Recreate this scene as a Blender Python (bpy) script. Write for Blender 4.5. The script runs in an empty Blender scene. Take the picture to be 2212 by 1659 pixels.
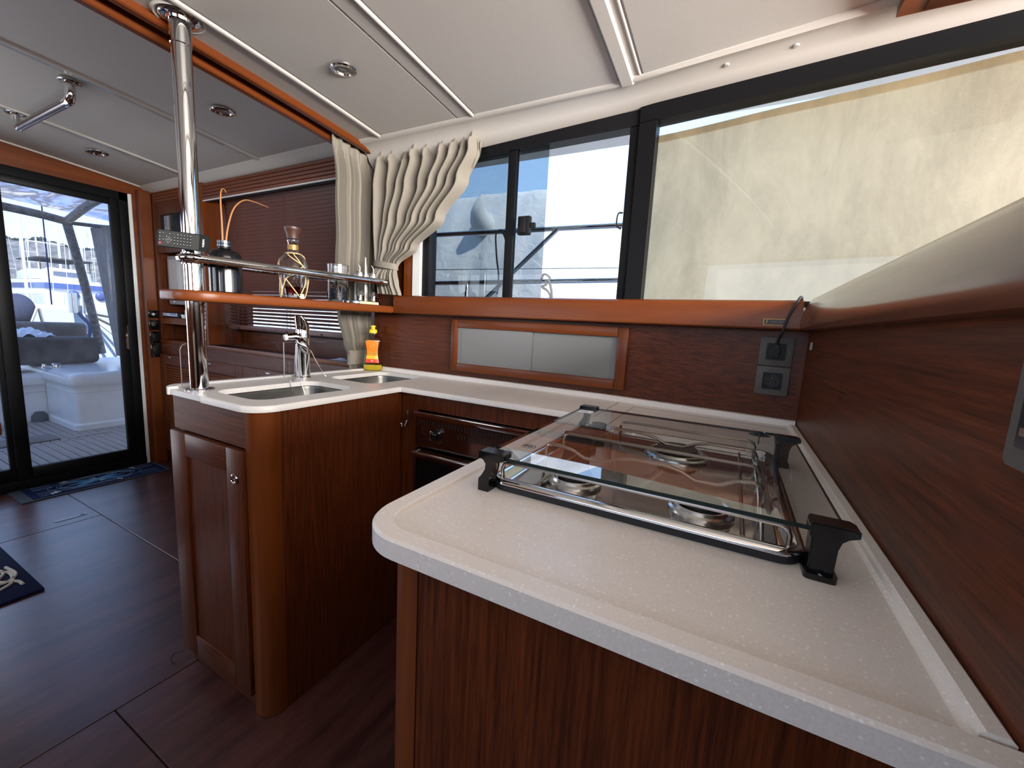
import bpy, bmesh, math, random
from mathutils import Vector, Matrix
random.seed(7)
scene = bpy.context.scene
COL = scene.collection
PI = math.pi

# ------------------------------------------------------------------ camera
cam_d = bpy.data.cameras.new('camera')
cam = bpy.data.objects.new('camera', cam_d)
COL.objects.link(cam)
cam_d.sensor_width = 36.0
cam_d.lens = 895.24 / 2212 * 36
cam_d.clip_start = 0.02
cam_d.clip_end = 3000
_p, _r, _y = 0.140340707, 0.0524874954, -0.483022643
_f = Vector((math.sin(_y) * math.cos(_p), math.cos(_y) * math.cos(_p), -math.sin(_p)))
_rt = Vector((math.cos(_y), -math.sin(_y), 0))
_up = _rt.cross(_f)
_r2 = _rt * math.cos(_r) + _up * math.sin(_r)
_u2 = _up * math.cos(_r) - _rt * math.sin(_r)
_m = Matrix((_r2, _u2, -_f)).transposed().to_4x4()
_m.translation = Vector((0, 0, 1.141))
cam.matrix_world = _m
scene.camera = cam

# ------------------------------------------------------------------ colour management
vs = scene.view_settings
vs.view_transform = 'Standard'
vs.look = 'None'
vs.exposure = 0.6
vs.gamma = 1.0
vs.use_curve_mapping = False
try:
    scene.cycles.use_denoising = True
    scene.cycles.max_bounces = 10
    scene.cycles.diffuse_bounces = 4
    scene.cycles.glossy_bounces = 5
    scene.cycles.transmission_bounces = 8
    scene.cycles.transparent_max_bounces = 16
    scene.cycles.sample_clamp_indirect = 6
    scene.cycles.caustics_reflective = False
    scene.cycles.caustics_refractive = False
except Exception:
    pass

# ------------------------------------------------------------------ sky
world = bpy.data.worlds.new('harbour_sky')
scene.world = world
world.use_nodes = True
nt = world.node_tree
nt.nodes.clear()
w_out = nt.nodes.new('ShaderNodeOutputWorld')
w_bg = nt.nodes.new('ShaderNodeBackground')
w_tc = nt.nodes.new('ShaderNodeTexCoord')
w_sep = nt.nodes.new('ShaderNodeSeparateXYZ')
w_ramp = nt.nodes.new('ShaderNodeValToRGB')
e = w_ramp.color_ramp.elements
e[0].position = 0.0
e[0].color = (0.62, 0.78, 0.95, 1)
e[1].position = 0.75
e[1].color = (0.20, 0.38, 0.78, 1)
e2 = w_ramp.color_ramp.elements.new(0.22)
e2.color = (0.40, 0.62, 0.95, 1)
nt.links.new(w_tc.outputs['Generated'], w_sep.inputs[0])
nt.links.new(w_sep.outputs['Z'], w_ramp.inputs[0])
nt.links.new(w_ramp.outputs[0], w_bg.inputs[0])
w_bg.inputs[1].default_value = SKY_STRENGTH = 2.1
nt.links.new(w_bg.outputs[0], w_out.inputs[0])

# ------------------------------------------------------------------ sun and daylight at the unseen windows
sun_d = bpy.data.lights.new('sun', 'SUN')
sun_d.energy = 7.0
sun_d.angle = math.radians(0.6)
sun_d.color = (1.0, 0.95, 0.87)
sun = bpy.data.objects.new('sun', sun_d)
COL.objects.link(sun)
sun.rotation_euler = Vector((0.62, -0.38, 0.69)).to_track_quat('Z', 'Y').to_euler()


def area(name, loc, aim, sx, sy, watts, color):
    d = bpy.data.lights.new(name, 'AREA')
    d.shape = 'RECTANGLE'
    d.size, d.size_y = sx, sy
    d.energy = watts
    d.color = color
    o = bpy.data.objects.new(name, d)
    COL.objects.link(o)
    o.location = loc
    o.rotation_euler = (Vector(aim) - Vector(loc)).to_track_quat('-Z', 'Y').to_euler()
    return o


# daylight through the covered windscreen ahead and the port windows behind the photographer
area('windscreen_daylight', (1.62, 0.0, 1.55), (0, 0.1, 1.50), 2.4, 0.5, 165, (1.0, 0.95, 0.89))
area('port_window_daylight', (-0.2, -1.66, 1.53), (-0.2, 1.0, 1.25), 1.5, 0.5, 2.5, (1.0, 0.96, 0.91))
area('port_saloon_daylight', (-2.6, -1.66, 1.45), (-2.6, 1.0, 1.1), 1.3, 0.6, 7, (0.97, 0.97, 1.0))

# daylight through the half of the sliding door that lies left of the picture
area('aft_door_daylight', (-3.74, -0.05, 1.0), (0, -0.05, 0.9), 1.0, 1.5, 10, (0.92, 0.95, 1.0))


# ------------------------------------------------------------------ materials
def new_mat(name):
    m = bpy.data.materials.new(name)
    m.use_nodes = True
    n = m.node_tree
    n.nodes.clear()
    out = n.nodes.new('ShaderNodeOutputMaterial')
    b = n.nodes.new('ShaderNodeBsdfPrincipled')
    n.links.new(b.outputs[0], out.inputs[0])
    return m, n, b, out


def plain(name, col, rough=0.5, metal=0.0, coat=0.0, noise=0.0, nscale=40, bump=0.0, bscale=200, spec=0.5, sheen=0.0):
    m, n, b, out = new_mat(name)
    b.inputs['Base Color'].default_value = (*col, 1)
    b.inputs['Roughness'].default_value = rough
    b.inputs['Metallic'].default_value = metal
    b.inputs['Coat Weight'].default_value = coat
    b.inputs['Coat Roughness'].default_value = 0.12
    b.inputs['Specular IOR Level'].default_value = spec
    b.inputs['Sheen Weight'].default_value = sheen
    tc = None
    if noise or bump:
        tc = n.nodes.new('ShaderNodeTexCoord')
    if noise:
        t = n.nodes.new('ShaderNodeTexNoise')
        t.inputs['Scale'].default_value = nscale
        t.inputs['Detail'].default_value = 5
        n.links.new(tc.outputs['Object'], t.inputs[0])
        r = n.nodes.new('ShaderNodeValToRGB')
        r.color_ramp.elements[0].position = 0.3
        r.color_ramp.elements[1].position = 0.7
        r.color_ramp.elements[0].color = (*[c * (1 - noise) for c in col], 1)
        r.color_ramp.elements[1].color = (*[min(1, c * (1 + noise)) for c in col], 1)
        n.links.new(t.outputs[0], r.inputs[0])
        n.links.new(r.outputs[0], b.inputs['Base Color'])
    if bump:
        t = n.nodes.new('ShaderNodeTexNoise')
        t.inputs['Scale'].default_value = bscale
        t.inputs['Detail'].default_value = 3
        n.links.new(tc.outputs['Object'], t.inputs[0])
        bp = n.nodes.new('ShaderNodeBump')
        bp.inputs['Strength'].default_value = bump
        bp.inputs['Distance'].default_value = 0.002
        n.links.new(t.outputs[0], bp.inputs['Height'])
        n.links.new(bp.outputs[0], b.inputs['Normal'])
    return m


def wood(name, dark, light, axis, rough=0.40, coat=0.05, fine=820, stretch=0.03, pores=0.45, streak=0.65):
    """varnished timber: long stretched noise along one axis, plus dark pores"""
    m, n, b, out = new_mat(name)
    tc = n.nodes.new('ShaderNodeTexCoord')
    mp = n.nodes.new('ShaderNodeMapping')
    s = [1.0, 1.0, 1.0]
    s[axis] = stretch
    mp.inputs['Scale'].default_value = s
    n.links.new(tc.outputs['Object'], mp.inputs[0])
    n1 = n.nodes.new('ShaderNodeTexNoise')
    n1.inputs['Scale'].default_value = fine * 0.25
    n1.inputs['Detail'].default_value = 8
    n1.inputs['Roughness'].default_value = streak
    n.links.new(mp.outputs[0], n1.inputs[0])
    r1 = n.nodes.new('ShaderNodeValToRGB')
    r1.color_ramp.elements[0].position = 0.32
    r1.color_ramp.elements[1].position = 0.68
    r1.color_ramp.elements[0].color = (*dark, 1)
    r1.color_ramp.elements[1].color = (*light, 1)
    n.links.new(n1.outputs[0], r1.inputs[0])
    n2 = n.nodes.new('ShaderNodeTexNoise')
    n2.inputs['Scale'].default_value = fine * 1.2
    n2.inputs['Detail'].default_value = 2
    n.links.new(mp.outputs[0], n2.inputs[0])
    r2 = n.nodes.new('ShaderNodeValToRGB')
    r2.color_ramp.elements[0].position = 0.30
    r2.color_ramp.elements[1].position = 0.46
    k = 1 - pores
    r2.color_ramp.elements[0].color = (k, k, k, 1)
    r2.color_ramp.elements[1].color = (1, 1, 1, 1)
    n.links.new(n2.outputs[0], r2.inputs[0])
    mx = n.nodes.new('ShaderNodeMix')
    mx.data_type = 'RGBA'
    mx.blend_type = 'MULTIPLY'
    mx.inputs['Factor'].default_value = 1.0
    n.links.new(r1.outputs[0], mx.inputs['A'])
    n.links.new(r2.outputs[0], mx.inputs['B'])
    n.links.new(mx.outputs['Result'], b.inputs['Base Color'])
    b.inputs['Roughness'].default_value = rough
    b.inputs['Specular IOR Level'].default_value = 0.25
    b.inputs['Coat Weight'].default_value = coat
    b.inputs['Coat Roughness'].default_value = 0.15 if rough < 0.35 else 0.27
    bp = n.nodes.new('ShaderNodeBump')
    bp.inputs['Strength'].default_value = 0.06
    bp.inputs['Distance'].default_value = 0.001
    n.links.new(n2.outputs[0], bp.inputs['Height'])
    n.links.new(bp.outputs[0], b.inputs['Normal'])
    return m


def thin_glass(name, tint, rough=0.0, refl=1.0, ior=1.5, haze=0.0, haze_col=(0.8, 0.85, 0.9)):
    """window pane: lets light straight through, with Fresnel reflection"""
    m = bpy.data.materials.new(name)
    m.use_nodes = True
    n = m.node_tree
    n.nodes.clear()
    out = n.nodes.new('ShaderNodeOutputMaterial')
    tr = n.nodes.new('ShaderNodeBsdfTransparent')
    tr.inputs[0].default_value = (*tint, 1)
    gl = n.nodes.new('ShaderNodeBsdfGlossy')
    gl.inputs['Roughness'].default_value = rough
    gl.inputs['Color'].default_value = (refl, refl, refl, 1)
    fr = n.nodes.new('ShaderNodeFresnel')
    fr.inputs[0].default_value = ior
    mx = n.nodes.new('ShaderNodeMixShader')
    ge = n.nodes.new('ShaderNodeNewGeometry')
    inv = n.nodes.new('ShaderNodeMath')
    inv.operation = 'SUBTRACT'
    inv.inputs[0].default_value = 1.0
    n.links.new(ge.outputs['Backfacing'], inv.inputs[1])
    mu_ = n.nodes.new('ShaderNodeMath')
    mu_.operation = 'MULTIPLY'
    mu_.use_clamp = True
    n.links.new(fr.outputs[0], mu_.inputs[0])
    n.links.new(inv.outputs[0], mu_.inputs[1])
    n.links.new(mu_.outputs[0], mx.inputs[0])
    n.links.new(tr.outputs[0], mx.inputs[1])
    n.links.new(gl.outputs[0], mx.inputs[2])
    last = mx
    if haze:
        df = n.nodes.new('ShaderNodeBsdfDiffuse')
        df.inputs[0].default_value = (*haze_col, 1)
        tl = n.nodes.new('ShaderNodeBsdfTranslucent')
        tl.inputs[0].default_value = (*haze_col, 1)
        a = n.nodes.new('ShaderNodeMixShader')
        n.links.new(df.outputs[0], a.inputs[1])
        n.links.new(tl.outputs[0], a.inputs[2])
        t = n.nodes.new('ShaderNodeTexNoise')
        t.inputs['Scale'].default_value = 14
        t.inputs['Detail'].default_value = 6
        tc = n.nodes.new('ShaderNodeTexCoord')
        n.links.new(tc.outputs['Object'], t.inputs[0])
        mt = n.nodes.new('ShaderNodeMath')
        mt.operation = 'MULTIPLY'
        mt.inputs[1].default_value = haze * 2
        n.links.new(t.outputs[0], mt.inputs[0])
        mx2 = n.nodes.new('ShaderNodeMixShader')
        n.links.new(mt.outputs[0], mx2.inputs[0])
        n.links.new(mx.outputs[0], mx2.inputs[1])
        n.links.new(a.outputs[0], mx2.inputs[2])
        last = mx2
    n.links.new(last.outputs[0], out.inputs[0])
    return m


def real_glass(name, col=(0.97, 0.98, 0.98)):
    m, n, b, out = new_mat(name)
    b.inputs['Base Color'].default_value = (*col, 1)
    b.inputs['Roughness'].default_value = 0.0
    b.inputs['IOR'].default_value = 1.46
    b.inputs['Transmission Weight'].default_value = 1.0
    return m


def cloth(name, col, transl=0.0, tcol=None, weave=900, bump=0.25, stain=0.0, rough=0.9):
    m, n, b, out = new_mat(name)
    b.inputs['Base Color'].default_value = (*col, 1)
    b.inputs['Roughness'].default_value = rough
    b.inputs['Specular IOR Level'].default_value = 0.15
    tc = n.nodes.new('ShaderNodeTexCoord')
    t = n.nodes.new('ShaderNodeTexNoise')
    t.inputs['Scale'].default_value = weave
    t.inputs['Detail'].default_value = 1
    n.links.new(tc.outputs['Object'], t.inputs[0])
    bp = n.nodes.new('ShaderNodeBump')
    bp.inputs['Strength'].default_value = bump
    bp.inputs['Distance'].default_value = 0.001
    n.links.new(t.outputs[0], bp.inputs['Height'])
    n.links.new(bp.outputs[0], b.inputs['Normal'])
    src = None
    if stain:
        t2 = n.nodes.new('ShaderNodeTexNoise')
        t2.inputs['Scale'].default_value = 5
        t2.inputs['Detail'].default_value = 9
        t2.inputs['Roughness'].default_value = 0.72
        mp = n.nodes.new('ShaderNodeMapping')
        mp.inputs['Scale'].default_value = (1, 1, 0.45)
        n.links.new(tc.outputs['Object'], mp.inputs[0])
        n.links.new(mp.outputs[0], t2.inputs[0])
        r = n.nodes.new('ShaderNodeValToRGB')
        r.color_ramp.elements[0].position = 0.33
        r.color_ramp.elements[1].position = 0.62
        r.color_ramp.elements[0].color = (*[c * (1 - stain) for c in col], 1)
        r.color_ramp.elements[1].color = (*col, 1)
        t2.inputs['Distortion'].default_value = 0.4
        n.links.new(t2.outputs[0], r.inputs[0])
        n.links.new(r.outputs[0], b.inputs['Base Color'])
        src = r
    if transl:
        tl = n.nodes.new('ShaderNodeBsdfTranslucent')
        tl.inputs[0].default_value = (*(tcol or col), 1)
        if src is not None:
            n.links.new(src.outputs[0], tl.inputs[0])
        mx = n.nodes.new('ShaderNodeMixShader')
        mx.inputs[0].default_value = transl
        n.links.new(b.outputs[0], mx.inputs[1])
        n.links.new(tl.outputs[0], mx.inputs[2])
        n.links.new(mx.outputs[0], out.inputs[0])
    return m


def stone(name):
    """off-white solid surface with pale chips"""
    m, n, b, out = new_mat(name)
    tc = n.nodes.new('ShaderNodeTexCoord')
    v = n.nodes.new('ShaderNodeTexVoronoi')
    v.inputs['Scale'].default_value = 200
    n.links.new(tc.outputs['Object'], v.inputs[0])
    r = n.nodes.new('ShaderNodeValToRGB')
    r.color_ramp.elements[0].position = 0.18
    r.color_ramp.elements[1].position = 0.31
    r.color_ramp.elements[0].color = (1, 1, 1, 1)
    r.color_ramp.elements[1].color = (0, 0, 0, 1)
    n.links.new(v.outputs['Distance'], r.inputs[0])
    sepc = n.nodes.new('ShaderNodeSeparateColor')
    n.links.new(v.outputs['Color'], sepc.inputs[0])
    gt = n.nodes.new('ShaderNodeMath')
    gt.operation = 'GREATER_THAN'
    gt.inputs[1].default_value = 0.66
    n.links.new(sepc.outputs[0], gt.inputs[0])
    mu = n.nodes.new('ShaderNodeMath')
    mu.operation = 'MULTIPLY'
    n.links.new(r.outputs[0], mu.inputs[0])
    n.links.new(gt.outputs[0], mu.inputs[1])
    n2 = n.nodes.new('ShaderNodeTexNoise')
    n2.inputs['Scale'].default_value = 500
    n.links.new(tc.outputs['Object'], n2.inputs[0])
    r2 = n.nodes.new('ShaderNodeValToRGB')
    r2.color_ramp.elements[0].position = 0.35
    r2.color_ramp.elements[1].position = 0.65
    r2.color_ramp.elements[0].color = (0.735, 0.705, 0.665, 1)
    r2.color_ramp.elements[1].color = (0.79, 0.765, 0.73, 1)
    n.links.new(n2.outputs[0], r2.inputs[0])
    mx = n.nodes.new('ShaderNodeMix')
    mx.data_type = 'RGBA'
    n.links.new(mu.outputs[0], mx.inputs['Factor'])
    n.links.new(r2.outputs[0], mx.inputs['A'])
    mx.inputs['B'].default_value = (0.90, 0.89, 0.87, 1)
    n.links.new(mx.outputs['Result'], b.inputs['Base Color'])
    b.inputs['Roughness'].default_value = 0.34
    return m


MT = {}
V_D, V_L = (0.034, 0.0066, 0.0020), (0.145, 0.0340, 0.0085)       # veneer
S_D, S_L = (0.100, 0.0225, 0.0040), (0.170, 0.0410, 0.0068)         # solid cherry
for ax, nm in ((0, 'x'), (1, 'y'), (2, 'z')):
    MT['veneer_' + nm] = wood('cherry_veneer_' + nm, V_D, V_L, ax)
    MT['solid_' + nm] = wood('solid_cherry_' + nm, S_D, S_L, ax, rough=0.36, coat=0.12, stretch=0.06, pores=0.12, fine=60)
MT['cap_y'] = wood('glossy_cherry_cap', (0.075, 0.019, 0.006), (0.135, 0.037, 0.010), 1, rough=0.34, coat=1.0, stretch=0.05, pores=0.25, fine=90)
MT['oven_steel'] = plain('dark_mirror_steel', (0.34, 0.32, 0.31), 0.10, metal=1.0)
MT['floor'] = wood('cabin_floor_laminate', (0.026, 0.0075, 0.006), (0.105, 0.038, 0.031), 1, rough=0.36, coat=1.0, fine=50, stretch=0.16, pores=0.1, streak=0.7)
MT['blind'] = wood('blind_timber', (0.105, 0.042, 0.033), (0.165, 0.072, 0.056), 0, rough=0.35, coat=0.1, pores=0.15)
MT['teak'] = wood('weathered_teak', (0.30, 0.26, 0.23), (0.46, 0.41, 0.37), 0, rough=0.8, coat=0.0, fine=80, pores=0.2)
MT['table'] = wood('table_top_timber', S_D, S_L, 1, rough=0.2, coat=0.6)
MT['stone'] = stone('worktop_stone')
MT['vinyl'] = plain('headliner_vinyl', (0.52, 0.50, 0.475), 0.55, noise=0.03, nscale=300, bump=0.25, bscale=900)
MT['vinyl_bead'] = plain('headliner_bead', (0.54, 0.515, 0.48), 0.45)
MT['white_gel'] = plain('white_gelcoat', (0.72, 0.72, 0.71), 0.3, coat=0.2, noise=0.03, nscale=8)
MT['black_alu'] = plain('black_frame', (0.006, 0.006, 0.007), 0.45, spec=0.12)
MT['black_plastic'] = plain('black_plastic', (0.009, 0.009, 0.010), 0.42, spec=0.2)
MT['black_gloss'] = plain('black_gloss', (0.005, 0.005, 0.006), 0.14, coat=0.2, spec=0.35)
MT['rubber'] = plain('black_rubber', (0.014, 0.015, 0.018), 0.6)
MT['chrome'] = plain('polished_chrome', (0.66, 0.65, 0.64), 0.06, metal=1.0)
MT['steel'] = plain('stainless_steel', (0.62, 0.61, 0.59), 0.22, metal=1.0, bump=0.05, bscale=60)
MT['steel_mirror'] = plain('mirror_steel', (0.72, 0.72, 0.72), 0.07, metal=1.0, noise=0.02, nscale=30)
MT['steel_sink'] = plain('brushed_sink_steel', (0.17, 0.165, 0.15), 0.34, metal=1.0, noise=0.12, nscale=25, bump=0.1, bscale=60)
MT['wire'] = plain('pan_support_wire', (0.42, 0.37, 0.33), 0.22, metal=1.0)
MT['burner'] = plain('burner_cap', (0.05, 0.05, 0.05), 0.4, metal=0.6)
MT['glass_lid'] = thin_glass('smoked_hob_lid', (0.86, 0.88, 0.885), 0.0, refl=1.0, ior=1.8)
MT['glass_edge'] = plain('glass_edge', (0.008, 0.018, 0.018), 0.2, spec=0.25)
MT['glass_window'] = thin_glass('tinted_window', (0.52, 0.55, 0.56), refl=0.5)
MT['glass_fixed'] = thin_glass('lightly_tinted_window', (0.86, 0.87, 0.87), refl=0.3)
MT['glass_door'] = thin_glass('dusty_door_glass', (0.80, 0.81, 0.84), haze=0.035)
MT['glass_clear'] = thin_glass('clear_glass', (0.93, 0.95, 0.95), refl=0.9)
MT['bottle_glass'] = real_glass('bottle_glass')
MT['acrylic'] = thin_glass('acrylic_guard', (0.95, 0.96, 0.97), refl=0.8)
MT['curtain'] = cloth('linen_curtain', (0.31, 0.28, 0.235), transl=0.20, tcol=(0.48, 0.42, 0.33))
MT['cover'] = cloth('sun_cover_mesh', (0.64, 0.50, 0.325), transl=0.66, weave=420, stain=0.30, bump=0.5)
FZ = -0.03          # cabin sole
MT['canvas'] = cloth('boat_canvas', (0.74, 0.74, 0.73), weave=60, bump=0.4)
MT['white_plastic'] = plain('white_plastic', (0.75, 0.75, 0.74), 0.4)
MT['grey_plate'] = plain('anthracite_plate', (0.10, 0.096, 0.092), 0.45, spec=0.25)
MT['frost'] = plain('frosted_acrylic', (0.185, 0.187, 0.185), 0.35)
MT['paint_white'] = plain('white_print', (0.8, 0.8, 0.8), 0.5)
MT['paint_gold'] = plain('gold_print', (0.62, 0.38, 0.06), 0.45)
MT['paint_black'] = plain('black_print', (0.01, 0.01, 0.01), 0.5)
MT['navy'] = cloth('navy_mat', (0.004, 0.010, 0.045), weave=300, bump=0.6)
MT['teal'] = plain('teal_print', (0.012, 0.15, 0.30), 0.8)
MT['pale_blue'] = plain('pale_blue_print', (0.20, 0.30, 0.38), 0.8)
MT['mat_edge'] = plain('mat_border', (0.035, 0.042, 0.055), 0.8)
MT['rope'] = plain('rope', (0.62, 0.58, 0.50), 0.8, bump=0.5, bscale=300)
MT['dark_gap'] = plain('dark_joint', (0.006, 0.004, 0.004), 0.8)


# ------------------------------------------------------------------ mesh helpers
def BM():
    return bmesh.new()


def add_box(bm, x0, x1, y0, y1, z0, z1, bev=0.0, seg=2):
    t = bmesh.new()
    r = bmesh.ops.create_cube(t, size=1.0)
    bmesh.ops.scale(t, vec=(abs(x1 - x0), abs(y1 - y0), abs(z1 - z0)), verts=t.verts)
    bmesh.ops.translate(t, vec=((x0 + x1) / 2, (y0 + y1) / 2, (z0 + z1) / 2), verts=t.verts)
    if bev:
        bmesh.ops.bevel(t, geom=list(t.edges), offset=bev, segments=seg, affect='EDGES', profile=0.5)
    merge(bm, t)


def merge(bm, t, mat=None):
    if mat is not None:
        bmesh.ops.transform(t, matrix=mat, verts=t.verts)
    me = bpy.data.meshes.new('tmp')
    t.to_mesh(me)
    t.free()
    bm.from_mesh(me)
    bpy.data.meshes.remove(me)


def frame_of(d):
    d = d.normalized()
    a = Vector((0, 0, 1)) if abs(d.z) < 0.9 else Vector((1, 0, 0))
    u = d.cross(a).normalized()
    return u, d.cross(u).normalized()


def add_tube(bm, pts, r, n=10, caps=True, closed=False):
    pts = [Vector(p) for p in pts]
    rs = r if isinstance(r, (list, tuple)) else [r] * len(pts)
    rings = []
    u = None
    for i, p in enumerate(pts):
        if closed:
            d = (pts[(i + 1) % len(pts)] - pts[i - 1])
        elif i == 0:
            d = pts[1] - p
        elif i == len(pts) - 1:
            d = p - pts[i - 1]
        else:
            d = (pts[i + 1] - p).normalized() + (p - pts[i - 1]).normalized()
        if d.length < 1e-9:
            d = Vector((0, 0, 1))
        d.normalize()
        if u is None:
            u, v = frame_of(d)
        else:
            u = (u - d * u.dot(d))
            if u.length < 1e-6:
                u, v = frame_of(d)
            u.normalize()
            v = d.cross(u)
        rings.append([bm.verts.new(p + (u * math.cos(2 * PI * k / n) + v * math.sin(2 * PI * k / n)) * rs[i]) for k in range(n)])
    m = len(rings)
    for i in range(m if closed else m - 1):
        a, b = rings[i], rings[(i + 1) % m]
        for k in range(n):
            bm.faces.new((a[k], a[(k + 1) % n], b[(k + 1) % n], b[k]))
    if caps and not closed:
        bm.faces.new(rings[0][::-1])
        bm.faces.new(rings[-1])


def smooth_pts(pts, sub=6, closed=False):
    """Catmull-Rom through the points"""
    P = [Vector(p) for p in pts]
    out = []
    n = len(P)
    for i in range(n if closed else n - 1):
        p1, p2 = P[i], P[(i + 1) % n]
        p0 = P[i - 1] if (i > 0 or closed) else p1 * 2 - p2
        p3 = P[(i + 2) % n] if (i + 2 < n or closed) else p2 * 2 - p1
        for k in range(sub):
            t = k / sub
            out.append(0.5 * ((2 * p1) + (p2 - p0) * t + (2 * p0 - 5 * p1 + 4 * p2 - p3) * t * t + (3 * p1 - p0 - 3 * p2 + p3) * t ** 3))
    if not closed:
        out.append(P[-1])
    return out


def add_lathe(bm, prof, c=(0, 0, 0), n=28, sx=1.0, sy=1.0, power=None):
    """profile of (radius, z); optional superellipse cross-section"""
    c = Vector(c)
    rings = []
    for r, z in prof:
        if r < 1e-6:
            rings.append([bm.verts.new(c + Vector((0, 0, z)))])
        else:
            ring = []
            for k in range(n):
                a = 2 * PI * k / n
                ca, sa = math.cos(a), math.sin(a)
                f = 1.0
                if power:
                    f = (abs(ca) ** power + abs(sa) ** power) ** (-1 / power)
                ring.append(bm.verts.new(c + Vector((r * f * ca * sx, r * f * sa * sy, z))))
            rings.append(ring)
    for a, b in zip(rings, rings[1:]):
        if len(a) == 1 and len(b) == 1:
            continue
        if len(a) == 1:
            for k in range(n):
                bm.faces.new((a[0], b[(k + 1) % n], b[k]))
        elif len(b) == 1:
            for k in range(n):
                bm.faces.new((a[k], a[(k + 1) % n], b[0]))
        else:
            for k in range(n):
                bm.faces.new((a[k], a[(k + 1) % n], b[(k + 1) % n], b[k]))


def fillet(poly, radii, seg=6):
    """round the corners of a plan polygon"""
    n = len(poly)
    out = []
    if not isinstance(radii, (list, tuple)):
        radii = [radii] * n
    for i in range(n):
        p = Vector(poly[i])
        a = Vector(poly[i - 1]) - p
        b = Vector(poly[(i + 1) % n]) - p
        r = radii[i]
        if r <= 0:
            out.append((p.x, p.y))
            continue
        a.normalize()
        b.normalize()
        ang = a.angle(b)
        t = r / math.tan(ang / 2)
        s, e_ = p + a * t, p + b * t
        cc = p + (a + b).normalized() * (r / math.sin(ang / 2))
        v0, v1 = s - cc, e_ - cc
        th = v0.angle_signed(v1)
        for k in range(seg + 1):
            q = th * k / seg
            c_, s_ = math.cos(-q), math.sin(-q)
            out.append((cc.x + v0.x * c_ - v0.y * s_, cc.y + v0.x * s_ + v0.y * c_))
    return out


def add_prism(bm, outer, z0, z1, holes=(), to3=None):
    """plate from a plan polygon with holes; to3 maps (u, v, w) to 3-D"""
    f3 = to3 or (lambda u, v, w: (u, v, w))
    loops = [outer] + list(holes)
    for z, flip in ((z0, True), (z1, False)):
        t = bmesh.new()
        for L in loops:
            vs_ = [t.verts.new((p[0], p[1], 0)) for p in L]
            for i in range(len(vs_)):
                t.edges.new((vs_[i - 1], vs_[i]))
        bmesh.ops.triangle_fill(t, edges=list(t.edges), use_beauty=True)
        bmesh.ops.dissolve_limit(t, angle_limit=0.01, verts=list(t.verts), edges=list(t.edges))
        for f in t.faces:
            if (f.normal.z > 0) == flip:
                f.normal_flip()
        for v in t.verts:
            v.co = Vector(f3(v.co.x, v.co.y, z))
        merge(bm, t)
    for L in loops:
        a = [bm.verts.new(f3(p[0], p[1], z0)) for p in L]
        b = [bm.verts.new(f3(p[0], p[1], z1)) for p in L]
        for i in range(len(a)):
            bm.faces.new((a[i - 1], a[i], b[i], b[i - 1]))


def add_sweep(bm, prof, path, closed_prof=True):
    """sweep a (side, z) profile along plan points path [(x,y,nx,ny)] where n points to positive side"""
    rows = []
    for x, y, nx, ny in path:
        rows.append([bm.verts.new((x + nx * s, y + ny * s, z)) for s, z in prof])
    m = len(prof)
    for a, b in zip(rows, rows[1:]):
        for k in range(m if closed_prof else m - 1):
            bm.faces.new((a[k], a[(k + 1) % m], b[(k + 1) % m], b[k]))
    if closed_prof:
        bm.faces.new(rows[0][::-1])
        bm.faces.new(rows[-1])


def add_grid(bm, fn, nu, nv):
    g = [[bm.verts.new(fn(i / nu, j / nv)) for i in range(nu + 1)] for j in range(nv + 1)]
    for j in range(nv):
        for i in range(nu):
            bm.faces.new((g[j][i], g[j][i + 1], g[j + 1][i + 1], g[j + 1][i]))


def add_sphere(bm, c, r, u=12, v=8, s=(1, 1, 1)):
    t = bmesh.new()
    bmesh.ops.create_uvsphere(t, u_segments=u, v_segments=v, radius=r)
    merge(bm, t, Matrix.Translation(Vector(c)) @ Matrix.Diagonal((*s, 1)))


# ------------------------------------------------------------------ object helpers
def wloc(o):
    v = Vector(o.location)
    p = o.parent
    while p:
        v += Vector(p.location)
        p = p.parent
    return v


def obj(name, bm, mat, parent=None, smooth=True, loc=None, angle=35):
    """link a bmesh (built in world coordinates) as ONE mesh object"""
    bmesh.ops.remove_doubles(bm, verts=bm.verts, dist=1e-5)
    bmesh.ops.recalc_face_normals(bm, faces=bm.faces)
    me = bpy.data.meshes.new(name)
    off = wloc(parent) if parent else Vector(loc or (0, 0, 0))
    if not parent and loc is None and len(bm.verts):
        xs = [v.co.x for v in bm.verts]
        ys = [v.co.y for v in bm.verts]
        off = Vector(((min(xs) + max(xs)) / 2, (min(ys) + max(ys)) / 2, min(v.co.z for v in bm.verts)))
    bmesh.ops.translate(bm, vec=-off, verts=bm.verts)
    bm.to_mesh(me)
    bm.free()
    mats = mat if isinstance(mat, (list, tuple)) else [mat]
    for mm in mats:
        me.materials.append(MT[mm] if isinstance(mm, str) else mm)
    if smooth:
        me.shade_smooth()
        me.set_sharp_from_angle(angle=math.radians(angle))
    o = bpy.data.objects.new(name, me)
    COL.objects.link(o)
    if parent:
        o.parent = parent
    else:
        o.location = off
    return o


def thing(name, label, cat, loc=(0, 0, 0), group=None, kind=None):
    o = bpy.data.objects.new(name, None)
    o.empty_display_size = 0.05
    COL.objects.link(o)
    o.location = loc
    tag(o, label, cat, group, kind)
    return o


def tag(o, label=None, cat=None, group=None, kind=None):
    if label:
        o['label'] = label
    if cat:
        o['category'] = cat
    if group:
        o['group'] = group
    if kind:
        o['kind'] = kind
    return o


def struct(name, bm, mat, label, cat, **kw):
    o = obj(name, bm, mat, None, **kw)
    return tag(o, label, cat, None, 'structure')


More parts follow.
